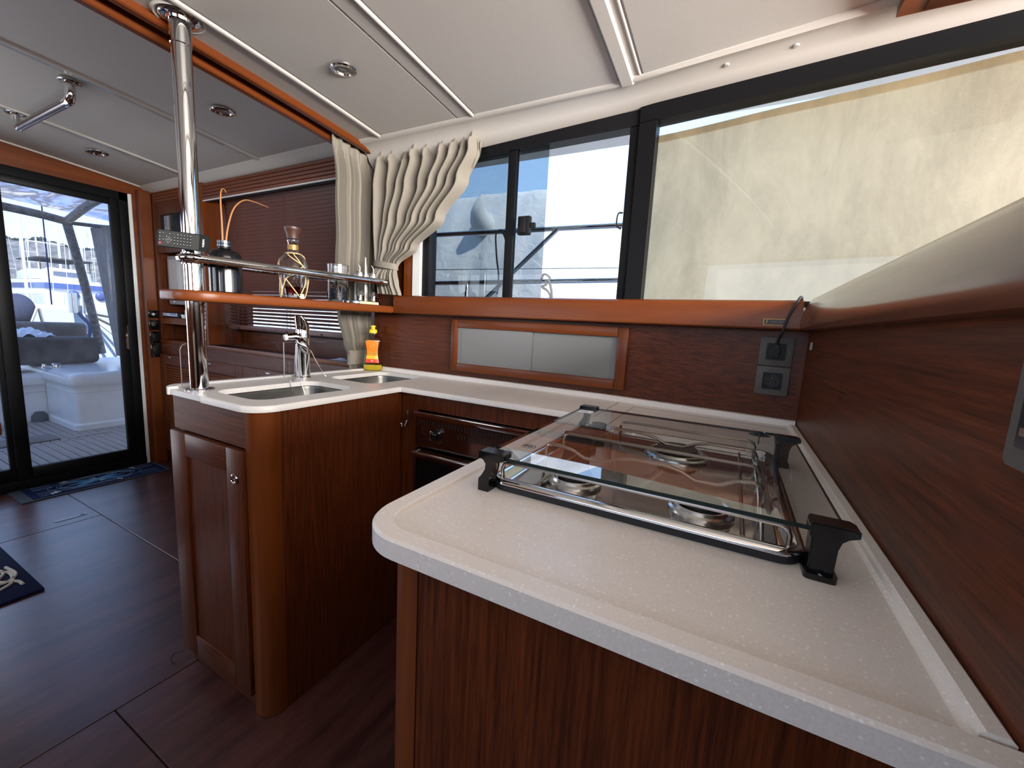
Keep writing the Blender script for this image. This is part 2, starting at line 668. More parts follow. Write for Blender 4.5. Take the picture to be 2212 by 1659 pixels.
def box_obj(name, mat, x0, x1, y0, y1, z0, z1, parent=None, bev=0.0, seg=2):
    bm = BM()
    add_box(bm, x0, x1, y0, y1, z0, z1, bev, seg)
    return obj(name, bm, mat, parent)


def copy_part(o, parent, dloc=(0, 0, 0)):
    c = o.copy()
    COL.objects.link(c)
    c.parent = parent
    c.location = Vector(o.location) + Vector(dloc)
    return c


def copy_tree(root, loc, label=None, group=None):
    r = root.copy()
    COL.objects.link(r)
    r.location = loc
    if label:
        r['label'] = label
    if group:
        r['group'] = group
    for ch in root.children:
        c = ch.copy()
        COL.objects.link(c)
        c.parent = r
        for g in ch.children:
            d = g.copy()
            COL.objects.link(d)
            d.parent = c
    return r


def side(x):
    """the cabin side bends inward towards the bow"""
    return -0.118 * max(0.0, x + 0.40)

# =================================================================== SETTING
def zg(y):
    """galley headliner height (cambered athwartships)"""
    return 1.942 - 0.0294 * (y + 0.2) ** 2


def zs(y):
    return 2.068 - 0.036 * (y + 0.2) ** 2


# floor: base slab and the separate laminate panels with open joints
bm = BM()
add_box(bm, -3.86, 1.8, -1.78, 1.80, FZ - 0.05, FZ - 0.006)
floor = struct('floor', bm, 'dark_gap', 'reddish brown laminate cabin floor with dark panel joints', 'floor')
for (x0, x1, y0, y1) in ((-3.80, -3.020, -1.75, 0.883), (-3.80, -1.474, 0.886, 1.74), (-3.0155, -1.474, -0.60, 0.882),
                         (-1.470, 0.20, -1.75, 0.419), (-1.470, 0.20, 0.423, 1.50),
                         (-3.0155, -1.474, -1.75, -0.604), (0.204, 1.75, -1.75, 1.5)):
    bm = BM()
    add_box(bm, x0, x1, y0, y1, FZ - 0.006, FZ, 0.0008, 1)
    obj('floor_panel', bm, 'floor', floor)

# galley side panel under the window (bends in towards the bow) and bulkhead to the right of the hob
pan_path = [(-1.50, 1.462, 0, -1), (-0.40, 1.462, 0, -1), (0.185, 1.462 + side(0.185), 0, -1)]
bm = BM()
add_sweep(bm, [(0, FZ), (0, 1.20), (-0.03, 1.20), (-0.03, FZ)], pan_path)
wall_sb = struct('wall_starboard', bm, 'veneer_x', 'cherry veneer panel behind the worktop below the galley window', 'wall')
bm = BM()
add_box(bm, 0.180, 0.205, 0.0, 1.42, FZ, 1.20, 0.001, 1)
struct('wall_forward', bm, 'veneer_y', 'cherry veneer bulkhead to the right of the hob with horizontal grain', 'wall')
# corner lining where the two meet
bm = BM()
add_box(bm, 0.150, 0.1795, 1.397, 1.44, 0.86, 1.18, 0.002, 1)
obj('corner_bead', bm, 'veneer_z', wall_sb)

# window-sill rail
rail_prof = [(0, 1.168), (0.004, 1.172), (0.005, 1.225), (0.001, 1.241), (-0.008, 1.246), (-0.085, 1.246), (-0.085, 1.168)]
bm = BM()
add_sweep(bm, rail_prof, [(-1.345, 1.40, 0, -1), (-0.40, 1.40, 0, -1), (0.152, 1.40 + side(0.152), 0, -1)])
struct('trim_1', bm, 'solid_x', 'long solid cherry window sill rail under the galley window', 'trim')
# moulded capping on the bulkhead
cap = [(0.152, 1.168), (0.149, 1.180), (0.149, 1.196), (0.153, 1.216), (0.160, 1.236), (0.170, 1.2500), (0.188, 1.257), (0.26, 1.259), (0.45, 1.259), (0.45, 1.168)]
bm = BM()
add_sweep(bm, [(-x, z) for x, z in cap], [(0, -0.9, -1, 0), (0, 1.335, -1, 0)])
struct('trim_2', bm, 'cap_y', 'rounded glossy cherry capping along the top of the bulkhead', 'trim', angle=50)
bm = BM()
add_box(bm, 0.45, 1.72, -1.7, 1.30, 1.15, 1.255, 0.01)
struct('trim_3', bm, 'solid_y', 'cherry dashboard top beyond the bulkhead capping', 'trim')
# liner and post at the aft end of the galley window
bm = BM()
add_box(bm, -1.345, -1.272, 1.44, 1.50, 1.19, 1.246)
obj('sill_end', bm, 'solid_x', wall_sb)
bm = BM()
add_box(bm, -1.325, -1.272, 1.436, 1.50, 1.246, 1.84, 0.002, 1)
struct('trim_4', bm, 'solid_z', 'orange cherry post beside the galley window behind the tied curtain', 'trim')
bm = BM()
add_box(bm, -1.2705, -1.226, 1.43, 1.50, 1.246, 1.84, 0.002, 1)
struct('trim_5', bm, 'white_gel', 'narrow white window liner between the cherry post and black frame', 'trim')

# dark return between the two curtains
bm = BM()
add_box(bm, -1.74, -1.50, 1.535, 1.57, FZ, 1.92)
add_box(bm, -1.50, -1.3255, 1.47, 1.50, 1.15, 1.86)
add_box(bm, -1.53, -1.495, 1.464, 1.536, FZ, 1.86)
struct('wall_corner', bm, 'veneer_z', 'dark cherry corner panel in the gap between the two curtains', 'wall')

# ----------------------------------------------------------- galley window 1 (sliding) and window 2 (fixed)
YW = 1.440
win = thing('window_1', 'black framed sliding galley window with a tinted pane slid half open', 'window', (-0.78, YW, 1.247), kind='structure')


def wbox(name, mat, x0, x1, z0, z1, y0=YW, y1=YW + 0.05, bev=0.003, parent=None):
    bm = BM()
    add_box(bm, x0, x1, y0, y1, z0, z1, bev, 2)
    return obj(name, bm, mat, parent)


wbox('frame_stile', 'black_alu', -1.224, -1.187, 1.243, 1.80, parent=win)
wbox('frame_stile', 'black_alu', -0.372, -0.343, 1.243, 1.80, parent=win)
bm = BM()
t = bmesh.new()
add_box(t, -1.30, -0.343, YW, YW + 0.05, 0, 1, 0.003)
for v in t.verts:
    v.co.z = (1.782 + 0.020 * (v.co.x + 1.0)) if v.co.z < 0.5 else (1.845 + 0.040 * (v.co.x + 1.0))
merge(bm, t)
obj('frame_header', bm, 'black_alu', win)
wbox('mullion', 'black_alu', -0.823, -0.788, 1.243, 1.795, y0=YW + 0.004, y1=YW + 0.03, parent=win)
wbox('frame_sill', 'black_alu', -1.224, -0.343, 1.236, 1.247, parent=win)
wbox('fixed_pane', 'glass_fixed', -1.187, -0.80, 1.245, 1.792, y0=YW + 0.030, y1=YW + 0.034, bev=0, parent=win)
sp = wbox('sliding_pane', 'glass_window', -1.163, -0.662, 1.247, 1.795, y0=YW + 0.014, y1=YW + 0.018, bev=0, parent=win)
sp['label'] = 'sliding pane with its bare edge right of the mullion'
lat = wbox('latch', 'black_plastic', -0.762, -0.712, 1.478, 1.545, y0=YW - 0.012, y1=YW + 0.010, bev=0.004, parent=win)
bm = BM()
add_box(bm, -0.712, -0.692, YW - 0.010, YW + 0.006, 1.502, 1.520, 0.003)
add_box(bm, -0.748, -0.726, YW - 0.022, YW - 0.010, 1.482, 1.541, 0.004)
obj('latch_tongue', bm, 'black_plastic', lat)
bm = BM()
add_tube(bm, smooth_pts([(-0.372, YW - 0.002, 1.53), (-0.386, YW - 0.008, 1.526), (-0.388, YW - 0.008, 1.49), (-0.374, YW - 0.002, 1.478)], 4), 0.003, 6)
obj('catch', bm, 'black_plastic', win)

win2 = thing('window_2', 'large fixed black framed window covered outside by a beige sun mesh', 'window', (0.2, YW, 1.247), kind='structure')


def bent_bar(bm, x0, x1, zlo, zhi, y0, y1, n=8):
    """bar following the bent cabin side; zlo and zhi are functions of x"""
    rows = []
    for i in range(n + 1):
        x = x0 + (x1 - x0) * i / n
        s = side(x)
        rows.append([bm.verts.new((x, y0 + s, zlo(x))), bm.verts.new((x, y1 + s, zlo(x))), bm.verts.new((x, y1 + s, zhi(x))), bm.verts.new((x, y0 + s, zhi(x)))])
    for a, b in zip(rows, rows[1:]):
        for k in range(4):
            bm.faces.new((a[k], a[(k + 1) % 4], b[(k + 1) % 4], b[k]))
    bm.faces.new(rows[0][::-1])
    bm.faces.new(rows[-1])


bm = BM()
bent_bar(bm, -0.341, -0.286, lambda x: 1.243, lambda x: 1.80, YW - 0.004, YW + 0.05, 1)
obj('frame_stile', bm, 'black_alu', win2)
bm = BM()
bent_bar(bm, -0.341, 1.62, lambda x: 1.797 + 0.004 * x, lambda x: 1.875, YW - 0.004, YW + 0.05)
obj('frame_header', bm, 'black_alu', win2)
bm = BM()
bent_bar(bm, -0.341, 1.62, lambda x: 1.232, lambda x: 1.246, YW, YW + 0.05)
obj('frame_sill', bm, 'black_alu', win2)
bm = BM()
bent_bar(bm, -0.286, 1.62, lambda x: 1.244, lambda x: 1.80, YW + 0.020, YW + 0.024)
obj('pane', bm, 'glass_clear', win2)

# ----------------------------------------------------------- galley ceiling: panels, beads and cove
bm = BM()
add_grid(bm, lambda u, v: (-1.535 + 3.3 * u, -1.75 + 3.08 * v, zg(-1.75 + 3.08 * v) - 0.001), 6, 24)
ceil = struct('ceiling', bm, 'vinyl', 'cambered off-white headliner over the galley', 'ceiling')


def camber_bar(bm, x0, x1, fz, drop, y0=-1.7, y1=1.33, up=0.004, n=16, bev=0.004):
    rows = []
    for i in range(n + 1):
        y = y0 + (y1 - y0) * i / n
        z = fz(y)
        rows.append([bm.verts.new(p) for p in ((x0, y, z + up), (x0, y, z - drop + bev), (x0 + bev, y, z - drop), (x1 - bev, y, z - drop), (x1, y, z - drop + bev), (x1, y, z + up))])
    for a, b in zip(rows, rows[1:]):
        for k in range(6):
            bm.faces.new((a[k], a[(k + 1) % 6], b[(k + 1) % 6], b[k]))
    bm.faces.new(rows[0][::-1])
    bm.faces.new(rows[-1])


for (x0, x1) in ((-1.372, -1.350), (-0.9150, -0.900)):
    bm = BM()
    camber_bar(bm, x0, x1, zg, 0.008)
    obj('ceiling_bead', bm, 'vinyl_bead', ceil, angle=80)
bm = BM()
camber_bar(bm, -0.970, -0.916, zg, 0.004)
obj('ceiling_beam', bm, 'vinyl', ceil)
bm = BM()
camber_bar(bm, -0.382, -0.343, zg, 0.011)
obj('ceiling_beam', bm, 'vinyl_bead', ceil)
bm = BM()
camber_bar(bm, -0.328, -0.318, zg, 0.004)
obj('ceiling_bead', bm, 'vinyl_bead', ceil)
for (x0, x1) in ((-1.346, -0.972), (-0.898, -0.384), (-0.316, 0.55)):
    bm = BM()
    camber_bar(bm, x0, x1, zg, 0.003, y1=1.318)
    obj('ceiling_panel', bm, 'vinyl', ceil)
cove_path = [(-1.50, 1.40, 0, -1), (-0.40, 1.40, 0, -1), (1.70, 1.40 + side(1.70), 0, -1)]
bm = BM()
rows = []
for i in range(33):
    x_ = -1.50 + 3.2 * i / 32
    dz = 0.053 * max(0.0, -0.32 - x_)
    rows.append([bm.verts.new((x_, 1.40 + side(x_) - s_, z_ - dz * k_)) for s_, z_, k_ in ((0.085, 1.90, 0), (0.085, 1.871, 0), (0.075, 1.864, 0), (0.060, 1.868, 0.1), (0.050, 1.868, 0.15), (0.012, 1.864, 0.35), (0.0, 1.858, 0.6), (-0.035, 1.847, 1), (-0.05, 1.846, 1), (-0.06, 1.90, 0))])
for a, b in zip(rows, rows[1:]):
    for k in range(10):
        bm.faces.new((a[k], a[(k + 1) % 10], b[(k + 1) % 10], b[k]))
cv = obj('ceiling_cove', bm, 'vinyl_bead', ceil, angle=50)
for px, pz in ((-0.10, 1.866), (0.055, 1.866)):
    bm = BM()
    add_lathe(bm, [(0, -0.0035), (0.006, -0.003), (0.0075, 0.0)], (px, 1.372 + side(px), pz), 12)
    obj('screw_cap', bm, 'vinyl_bead', ceil)
# roof and outer side above the windows
bm = BM()
add_box(bm, -3.9, 1.8, -1.85, 1.60, 2.10, 2.16)
add_box(bm, -1.75, 1.8, 1.491, 1.60, 1.86, 2.10)
struct('roof', bm, 'white_gel', 'white cabin roof above the headliner', 'roof')
bm = BM()
add_sweep(bm, [(0, 2.10), (0, 1.955), (-0.02, 1.95), (-0.33, 1.93), (-0.36, 1.96), (-0.36, 2.10)], [(-4.0, 1.56, 0, -1), (-0.38, 1.56, 0, -1)])
struct('roof_overhang', bm, 'white_gel', 'pale grey side deck overhang seen at the top of the galley window', 'roof')

bm = BM()
bent_bar(bm, -1.49, 1.7, lambda x: 0.80, lambda x: 1.225, 1.505, 1.53, 10)
struct('cabin_side', bm, 'white_gel', 'white outer cabin side below the galley windows', 'wall')

# ----------------------------------------------------------- saloon ceiling
bm = BM()
add_grid(bm, lambda u, v: (-3.82 + 2.27 * u, -1.75 + 3.21 * v, zs(-1.75 + 3.21 * v)), 6, 24)
ceil2 = struct('ceiling_saloon', bm, 'vinyl', 'cambered off-white headliner over the saloon aft of the curtain track', 'ceiling')
for (x0, x1, m_) in ((-2.410, -2.390, 'vinyl_bead'), (-3.160, -3.140, 'vinyl_bead'), (-3.800, -3.778, 'vinyl_bead')):
    bm = BM()
    camber_bar(bm, x0, x1, zs, 0.008, y1=1.455)
    obj('ceiling_bead', bm, m_, ceil2, angle=80)
MT['vinyl_strip'] = plain('glossy_headliner_joint', (0.40, 0.40, 0.40), 0.18)
for (x0, x1) in ((-2.450, -2.413), (-3.195, -3.163)):
    bm = BM()
    camber_bar(bm, x0, x1, zs, 0.003, y1=1.30)
    obj('ceiling_strip', bm, 'vinyl_strip', ceil2)
bm = BM()
add_sweep(bm, [(0.055, 2.02), (0.055, 1.977), (0.045, 1.966), (0.015, 1.952), (0.0, 1.934), (-0.03, 1.932), (-0.03, 2.02)], [(-3.80, 1.50, 0, -1), (-1.58, 1.50, 0, -1)])
obj('ceiling_cove', bm, 'vinyl_bead', ceil2, angle=50)

# ----------------------------------------------------------- aft wall and sliding door
XA = -3.80
bm = BM()
add_box(bm, -3.88, XA, -1.75, 1.75, 1.90, 2.10)
add_box(bm, -3.88, XA, 1.412, 1.75, FZ, 1.90)
add_box(bm, -3.88, XA, -1.75, -0.62, FZ, 1.90)
wa = struct('wall_aft', bm, 'solid_y', 'cherry header and jamb around the black sliding door', 'wall')
bm = BM()
add_box(bm, XA, -3.745, 1.43, 1.50, FZ, 1.94, 0.003, 1)
obj('corner_post', bm, 'solid_z', wa)
bm = BM()
add_box(bm, XA, -3.785, 1.385, 1.405, FZ, 1.90, 0.002, 1)
struct('trim_6', bm, 'white_gel', 'thin white jamb strip to the right of the black sliding door', 'trim')
door = thing('door_1', 'black framed sliding glass door to the cockpit', 'door', (-3.83, 0.6, 0.0), kind='structure')


def dbox(name, mat, y0, y1, z0, z1, x0=-3.85, x1=-3.79, bev=0.003, parent=None):
    bm = BM()
    add_box(bm, x0, x1, y0, y1, z0, z1, bev, 2)
    return obj(name, bm, mat, parent)


dbox('door_frame', 'black_alu', 1.335, 1.384, FZ, 1.90, x1=-3.786, parent=door)
dbox('door_header', 'black_alu', -0.60, 1.384, 1.845, 1.90, x1=-3.786, parent=door)
dbox('threshold', 'black_alu', -0.60, 1.384, FZ, 0.030, x1=-3.780, parent=door)
lf = thing('door_leaf', None, None, (0, 0, 0))
lf.parent = door
lf['label'] = 'right door leaf with the pull handle'


def leaf(parent, y0, y1, st0, st1, x):
    for nm, a in (('stile', (y0, y0 + st0, 0.03, 1.85)), ('stile', (y1 - st1, y1, 0.03, 1.85)),
                  ('rail', (y0 + st0, y1 - st1, 0.03, 0.10)), ('rail', (y0 + st0, y1 - st1, 1.808, 1.85))):
        bm = BM()
        add_box(bm, x, x + 0.035, a[0], a[1], a[2], a[3], 0.004, 2)
        obj(nm, bm, 'black_alu', parent)
    bm = BM()
    add_box(bm, x + 0.014, x + 0.020, y0 + st0, y1 - st1, 0.10, 1.808)
    obj('pane', bm, 'glass_door', parent)


leaf(lf, 0.755, 1.345, 0.060, 0.055, -3.832)
lf2 = thing('door_leaf', None, None, (0, 0, 0))
lf2.parent = door
lf2['label'] = 'left door leaf partly outside the picture'
leaf(lf2, 0.10, 0.775, 0.060, 0.040, -3.868)
lf3 = thing('door_leaf', None, None, (0, 0, 0))
lf3.parent = door
leaf(lf3, -0.60, 0.12, 0.060, 0.050, -3.832)
bm = BM()
outer = fillet([(1.321, 0.83), (1.352, 0.83), (1.352, 1.00), (1.321, 1.00)], 0.014, 4)
inner = fillet([(1.328, 0.838), (1.345, 0.838), (1.345, 0.992), (1.328, 0.992)], 0.008, 4)
add_prism(bm, outer, -3.797, -3.7945, [inner], to3=lambda u, v, w: (w, u, v))
add_box(bm, -3.799, -3.7955, 1.327, 1.346, 0.836, 0.994)
obj('pull_handle', bm, 'chrome', lf)

# unseen port side and bow ends of the cabin with their window openings
bm = BM()
add_box(bm, -3.88, 1.8, -1.80, -1.75, FZ, 1.20)
add_box(bm, -3.88, 1.8, -1.80, -1.75, 1.85, 2.10)
for x0, x1 in ((-3.88, -3.3), (-1.9, -1.1), (0.7, 1.8)):
    add_box(bm, x0, x1, -1.80, -1.75, 1.20, 1.85)
struct('wall_port', bm, 'veneer_x', 'cherry port side of the cabin with two window openings', 'wall')
bm = BM()
add_box(bm, 1.72, 1.80, -1.80, 1.60, FZ, 1.26)
add_box(bm, 1.72, 1.80, -1.80, 1.60, 1.84, 2.10)
add_box(bm, 1.72, 1.80, -1.80, -1.35, 1.26, 1.84)
add_box(bm, 1.72, 1.80, 1.18, 1.60, 1.26, 1.84)
struct('wall_bow', bm, 'veneer_y', 'front wall below and above the windscreen opening', 'wall')
bm = BM()
add_box(bm, -0.7, 0.7, -1.74, -1.18, FZ, 0.45, 0.03)
add_box(bm, -0.7, 0.7, -1.74, -1.62, 0.45, 0.95, 0.03)
st = obj('settee', bm, plain('settee_leather', (0.55, 0.52, 0.47), 0.5))
tag(st, 'cream settee along the port side behind the camera', 'sofa')

# ----------------------------------------------------------- saloon starboard wall behind the blind
bm = BM()
add_box(bm, -3.88, -1.50, 1.72, 1.76, FZ, 1.00)
add_box(bm, -3.88, -1.50, 1.72, 1.76, 1.84, 2.10)
add_box(bm, -3.88, -3.02, 1.72, 1.76, 1.00, 1.84)
add_box(bm, -1.76, -1.50, 1.57, 1.76, FZ, 2.10)
struct('wall_saloon', bm, 'veneer_x', 'cherry panelling around the saloon window behind the wooden blind', 'wall')
w3 = thing('window_3', 'saloon window behind the closed wooden blind', 'window', (-2.4, 1.74, 1.0), kind='structure')
for nm, mt, a in (('frame_rail', 'black_alu', (-3.02, -1.76, 1.725, 1.75, 1.00, 1.03)), ('frame_rail', 'black_alu', (-3.02, -1.76, 1.725, 1.75, 1.81, 1.84)),
                  ('frame_stile', 'black_alu', (-2.06, -2.02, 1.725, 1.75, 1.03, 1.81)), ('pane', 'glass_clear', (-3.02, -1.76, 1.735, 1.739, 1.03, 1.81))):
    box_obj(nm, mt, *a, parent=w3)

# =================================================================== GALLEY FURNITURE
ZT = 0.898      # working surface
ZR = 0.905      # raised rim
ZU = 0.881      # underside of the edge

# ---- worktop: one continuous U of solid surface
out_poly = [(-0.372, 0.315), (0.1795, 0.315), (0.1795, 1.400), (-0.40, 1.4615), (-1.4995, 1.4615), (-1.535, 1.4615), (-1.535, 0.604), (-1.051, 0.604), (-1.047, 1.128), (-0.384, 1.128)]
out_rad = [0.070, 0.0, 0.0, 0.0, 0.0, 0.0, 0.055, 0.070, 0.008, 0.008]
out = fillet(out_poly, out_rad, 10)


def inset(poly, d):
    """offset a counter-clockwise polygon inwards"""
    n = len(poly)
    r = []
    for i in range(n):
        p = Vector(poly[i])
        a = (p - Vector(poly[i - 1]))
        b = (Vector(poly[(i + 1) % n]) - p)
        a = a.normalized() if a.length > 1e-9 else b.normalized()
        b = b.normalized() if b.length > 1e-9 else a
        na, nb = Vector((-a.y, a.x)), Vector((-b.y, b.x))
        m_ = (na + nb)
        if m_.length < 1e-6:
            m_ = na
        m_.normalize()
        k = d / max(0.35, m_.dot(na))
        q = p + m_ * k
        r.append((q.x, q.y))
    return r


work = thing('worktop', 'speckled off-white stone worktop running around the galley from sink to hob', 'worktop', (-0.6, 0.9, ZU))
hole1 = fillet([(-1.375, 0.668), (-1.140, 0.668), (-1.128, 1.010), (-1.375, 1.010)], 0.05, 8)
hole2 = fillet([(-1.420, 1.105), (-1.165, 1.105), (-1.165, 1.410), (-1.420, 1.410)], 0.05, 8)
hole3 = fillet([(-0.283, 0.540), (0.073, 0.540), (0.073, 0.955), (-0.283, 0.955)], 0.03, 5)
body = inset(out, 0.0015)
bm = BM()
add_prism(bm, inset(out, 0.004), ZU + 0.001, ZT, [hole1, hole2, hole3])
sfc = obj('surface', bm, 'stone', work)


def ring(bm, prof, loop):
    """closed moulding: prof is a list of (inset, z) swept around a closed plan loop"""
    rows = [[bm.verts.new((x, y, z)) for x, y in inset(loop, d)] for d, z in prof]
    n = len(loop)
    for a, b in zip(rows, rows[1:] + rows[:1]):
        for k in range(n):
            bm.faces.new((a[k], a[(k + 1) % n], b[(k + 1) % n], b[k]))


# raised rim: stove side front/left, window side, aft side of the sink (open towards the cook)
def open_rim(bm, pts, w=0.026, cove=0.006, ztop=ZR):
    prof = [(0.0, ZU), (0.0, ztop - 0.003), (0.003, ztop), (w - 0.003, ztop), (w, ztop - 0.002), (w + 0.001, ZT + 0.002), (w + cove, ZT - 0.001), (w + cove, ZT - 0.004), (0.012, ZU)]
    n = len(pts)
    path = []
    for i in range(n):
        p = Vector(pts[i])
        a = (p - Vector(pts[i - 1])) if i else (Vector(pts[1]) - p)
        b = (Vector(pts[i + 1]) - p) if i < n - 1 else a
        a.normalize()
        b.normalize()
        na, nb = Vector((-a.y, a.x)), Vector((-b.y, b.x))
        m_ = (na + nb).normalized()
        m_ = m_ / max(0.35, m_.dot(na))
        path.append((p.x, p.y, m_.x, m_.y))
    add_sweep(bm, prof, path)


stove_left = fillet([(-0.384, 1.128), (-0.372, 0.315), (0.1795, 0.315)], [0, 0.070, 0], 12)
bm = BM()
open_rim(bm, stove_left, cove=0.003)
obj('rim', bm, 'stone', work, angle=14)
bm = BM()
open_rim(bm, [(0.1795, 0.3425), (0.1795, 1.372)], w=0.017, cove=0.008, ztop=ZR + 0.002)
obj('rim', bm, 'stone', work, angle=14)
bm = BM()
open_rim(bm, [(0.1795, 1.4000), (-0.40, 1.4615), (-1.500, 1.4615)], w=0.022, cove=0.008, ztop=ZT + 0.018)
obj('rim', bm, 'stone', work, angle=14)
front_edge = fillet([(-1.30, 0.604), (-1.051, 0.604), (-1.047, 1.128), (-0.384, 1.128)], [0, 0.070, 0.004, 0], 10)
bm = BM()
fp_ = []
for i in range(len(front_edge)):
    p = Vector(front_edge[i])
    a = (p - Vector(front_edge[i - 1])) if i else (Vector(front_edge[1]) - p)
    b = (Vector(front_edge[i + 1]) - p) if i < len(front_edge) - 1 else a
    a = a.normalized() if a.length > 1e-9 else b.normalized()
    b = b.normalized() if b.length > 1e-9 else a
    m_ = (Vector((-a.y, a.x)) + Vector((-b.y, b.x))).normalized()
    m_ = m_ / max(0.5, m_.dot(Vector((-a.y, a.x))))
    fp_.append((p.x, p.y, m_.x, m_.y))
add_sweep(bm, [(0.0, ZU), (0.0, ZT - 0.002), (0.002, ZT + 0.0002), (0.010, ZT + 0.0002), (0.010, ZU)], fp_)
obj('edge', bm, 'stone', work, angle=60)
aft_rim = fillet([(-1.535, 1.460), (-1.535, 0.604), (-1.30, 0.604)], [0, 0.055, 0], 10)
bm = BM()
prof = [(0.0, ZU), (0.0, ZR - 0.003), (0.003, ZR), (0.024, ZR), (0.026, ZT + 0.002), (0.030, ZT - 0.001), (0.012, ZU)]
n_ = len(aft_rim)
path = []
for i in range(n_ - 1):
    p = Vector(aft_rim[i])
    a = (p - Vector(aft_rim[i - 1])) if i else (Vector(aft_rim[1]) - p)
    b = (Vector(aft_rim[i + 1]) - p)
    a.normalize()
    b.normalize()
    m_ = (Vector((-a.y, a.x)) + Vector((-b.y, b.x))).normalized()
    path.append((p.x, p.y, m_.x, m_.y))
add_sweep(bm, prof, path)
obj('rim', bm, 'stone', work, angle=14)
# seam lines of the lift-out board beside the window, and its brass finger pull
for (a, b) in (((-0.325, 1.125), (-0.325, 1.430)), ((-0.265, 1.045), (-0.265, 1.375)), ((-0.265, 1.375), (0.155, 1.335))):
    bm = BM()
    d = (Vector(b) - Vector(a)).normalized()
    nn = Vector((-d.y, d.x)) * 0.0008
    q = [Vector(a) + nn, Vector(a) - nn, Vector(b) - nn, Vector(b) + nn]
    add_prism(bm, [(v.x, v.y) for v in q], ZT - 0.001, ZT + 0.0004)
    obj('seam', bm, plain('worktop_joint', (0.10, 0.075, 0.055), 0.8) if 'wj' not in MT else MT['wj'], work)
MT['finger'] = plain('finger_hole', (0.02, 0.018, 0.016), 0.6)
bm = BM()
add_prism(bm, [(0.083 + 0.024 * math.cos(t_ / 24 * 2 * PI), 1.205 + 0.020 * math.sin(t_ / 24 * 2 * PI)) for t_ in range(24)], ZT - 0.002, ZT + 0.0006)
fh = obj('finger_hole', bm, 'finger', work)
bm = BM()
add_box(bm, 0.0805, 0.0850, 1.175, 1.235, ZT, ZT + 0.0014)
obj('finger_bar', bm, 'steel', fh)


# ---- sinks
def sink(label, hole, depth, drain):
    cx = sum(p[0] for p in hole) / len(hole)
    cy = sum(p[1] for p in hole) / len(hole)
    t = thing('sink', label, 'sink', (cx, cy, ZU - depth))
    rows = []
    bm = BM()
    for d, z in ((-0.008, ZU - 0.001), (0.0015, ZU - 0.001), (0.003, ZU - 0.010), (0.010, ZU - depth + 0.03), (0.020, ZU - depth + 0.010), (0.045, ZU - depth)):
        rows.append([bm.verts.new((x, y, z)) for x, y in inset(hole, d)])
    n = len(hole)
    for a, b in zip(rows, rows[1:]):
        for k in range(n):
            bm.faces.new((a[k], a[(k + 1) % n], b[(k + 1) % n], b[k]))
    bm.faces.new(rows[-1])
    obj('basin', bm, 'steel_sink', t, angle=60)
    bm = BM()
    add_lathe(bm, [(0.0, 0.001), (0.012, 0.001), (0.03, 0.004), (0.036, 0.003), (0.038, 0.0)], (drain[0], drain[1], ZU - depth), 24)
    obj('drain', bm, 'chrome', t)
    return t


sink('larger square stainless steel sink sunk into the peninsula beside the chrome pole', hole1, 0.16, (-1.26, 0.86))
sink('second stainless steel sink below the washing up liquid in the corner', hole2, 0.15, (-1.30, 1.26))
bm = BM()
add_lathe(bm, [(0, 0.0), (0.040, 0.0), (0.043, 0.006), (0.041, 0.012), (0.015, 0.016), (0.008, 0.022), (0.0, 0.022)], (-1.33, 0.935, ZU - 0.155), 24)
pl = obj('sink_plug', bm, 'rubber')
pl.location = Vector((-1.335, 0.965, ZU - 0.075))
pl.rotation_euler = (math.radians(72), 0, math.radians(-20))
tag(pl, 'black rubber plug hanging on its chain in the larger sink', 'plug')

# ---- peninsula cabinet
pen = thing('sink_cabinet', 'dark cherry sink cabinet with a rounded corner post and panelled door', 'cabinet', (-1.25, 1.0, FZ))
PX0, PX1, PY0 = -1.500, -1.059, 0.620
bm = BM()
add_prism(bm, fillet([(PX1 - 0.060, PY0), (PX1, PY0), (PX1, PY0 + 0.060), (PX1 - 0.060, PY0 + 0.060)], [0, 0.045, 0, 0], 10), FZ + 0.002, ZU)
obj('corner_post', bm, 'solid_z', pen)
bm = BM()
add_box(bm, PX1 - 0.020, PX1, PY0 + 0.0605, 1.150, FZ + 0.002, ZU, 0.0008, 1)
obj('side_panel', bm, 'veneer_z', pen)
bm = BM()
add_box(bm, PX0, PX1 - 0.0605, PY0 + 0.003, PY0 + 0.02, 0.775, ZU, 0.001, 1)
obj('fascia', bm, 'veneer_x', pen)
bm = BM()
add_box(bm, PX0, PX0 + 0.018, PY0 + 0.02, 1.44, FZ + 0.002, ZU, 0.001, 1)
obj('back_panel', bm, 'veneer_z', pen)
bm = BM()
add_box(bm, PX0 + 0.02, PX1 - 0.06, PY0 + 0.02, PY0 + 0.03, 0.03, 0.775)
obj('carcass', bm, 'dark_gap', pen)
bm = BM()
add_box(bm, PX0 + 0.002, PX1 - 0.062, PY0 + 0.016, PY0 + 0.03, FZ + 0.002, 0.03)
obj('plinth', bm, 'veneer_x', pen)
# door: two stiles, two rails, recessed panel
dr = thing('cupboard_door', None, None)
dr.parent = pen
dx0, dx1, dz0, dz1, dy = PX0 - 0.002, PX1 - 0.064, 0.028, 0.770, PY0 - 0.010
for nm, mt, a in (('stile', 'veneer_z', (dx0, dx0 + 0.085, dz0, dz1)), ('stile', 'veneer_z', (dx1 - 0.075, dx1, dz0, dz1)),
                  ('rail', 'veneer_x', (dx0 + 0.086, dx1 - 0.076, dz1 - 0.070, dz1)), ('rail', 'veneer_x', (dx0 + 0.086, dx1 - 0.076, dz0, dz0 + 0.075))):
    bm = BM()
    add_box(bm, a[0], a[1], dy, dy + 0.02, a[2], a[3], 0.003, 2)
    obj(nm, bm, mt, dr)
bm = BM()
add_box(bm, dx0 + 0.08, dx1 - 0.07, dy + 0.008, dy + 0.016, dz0 + 0.07, dz1 - 0.065)
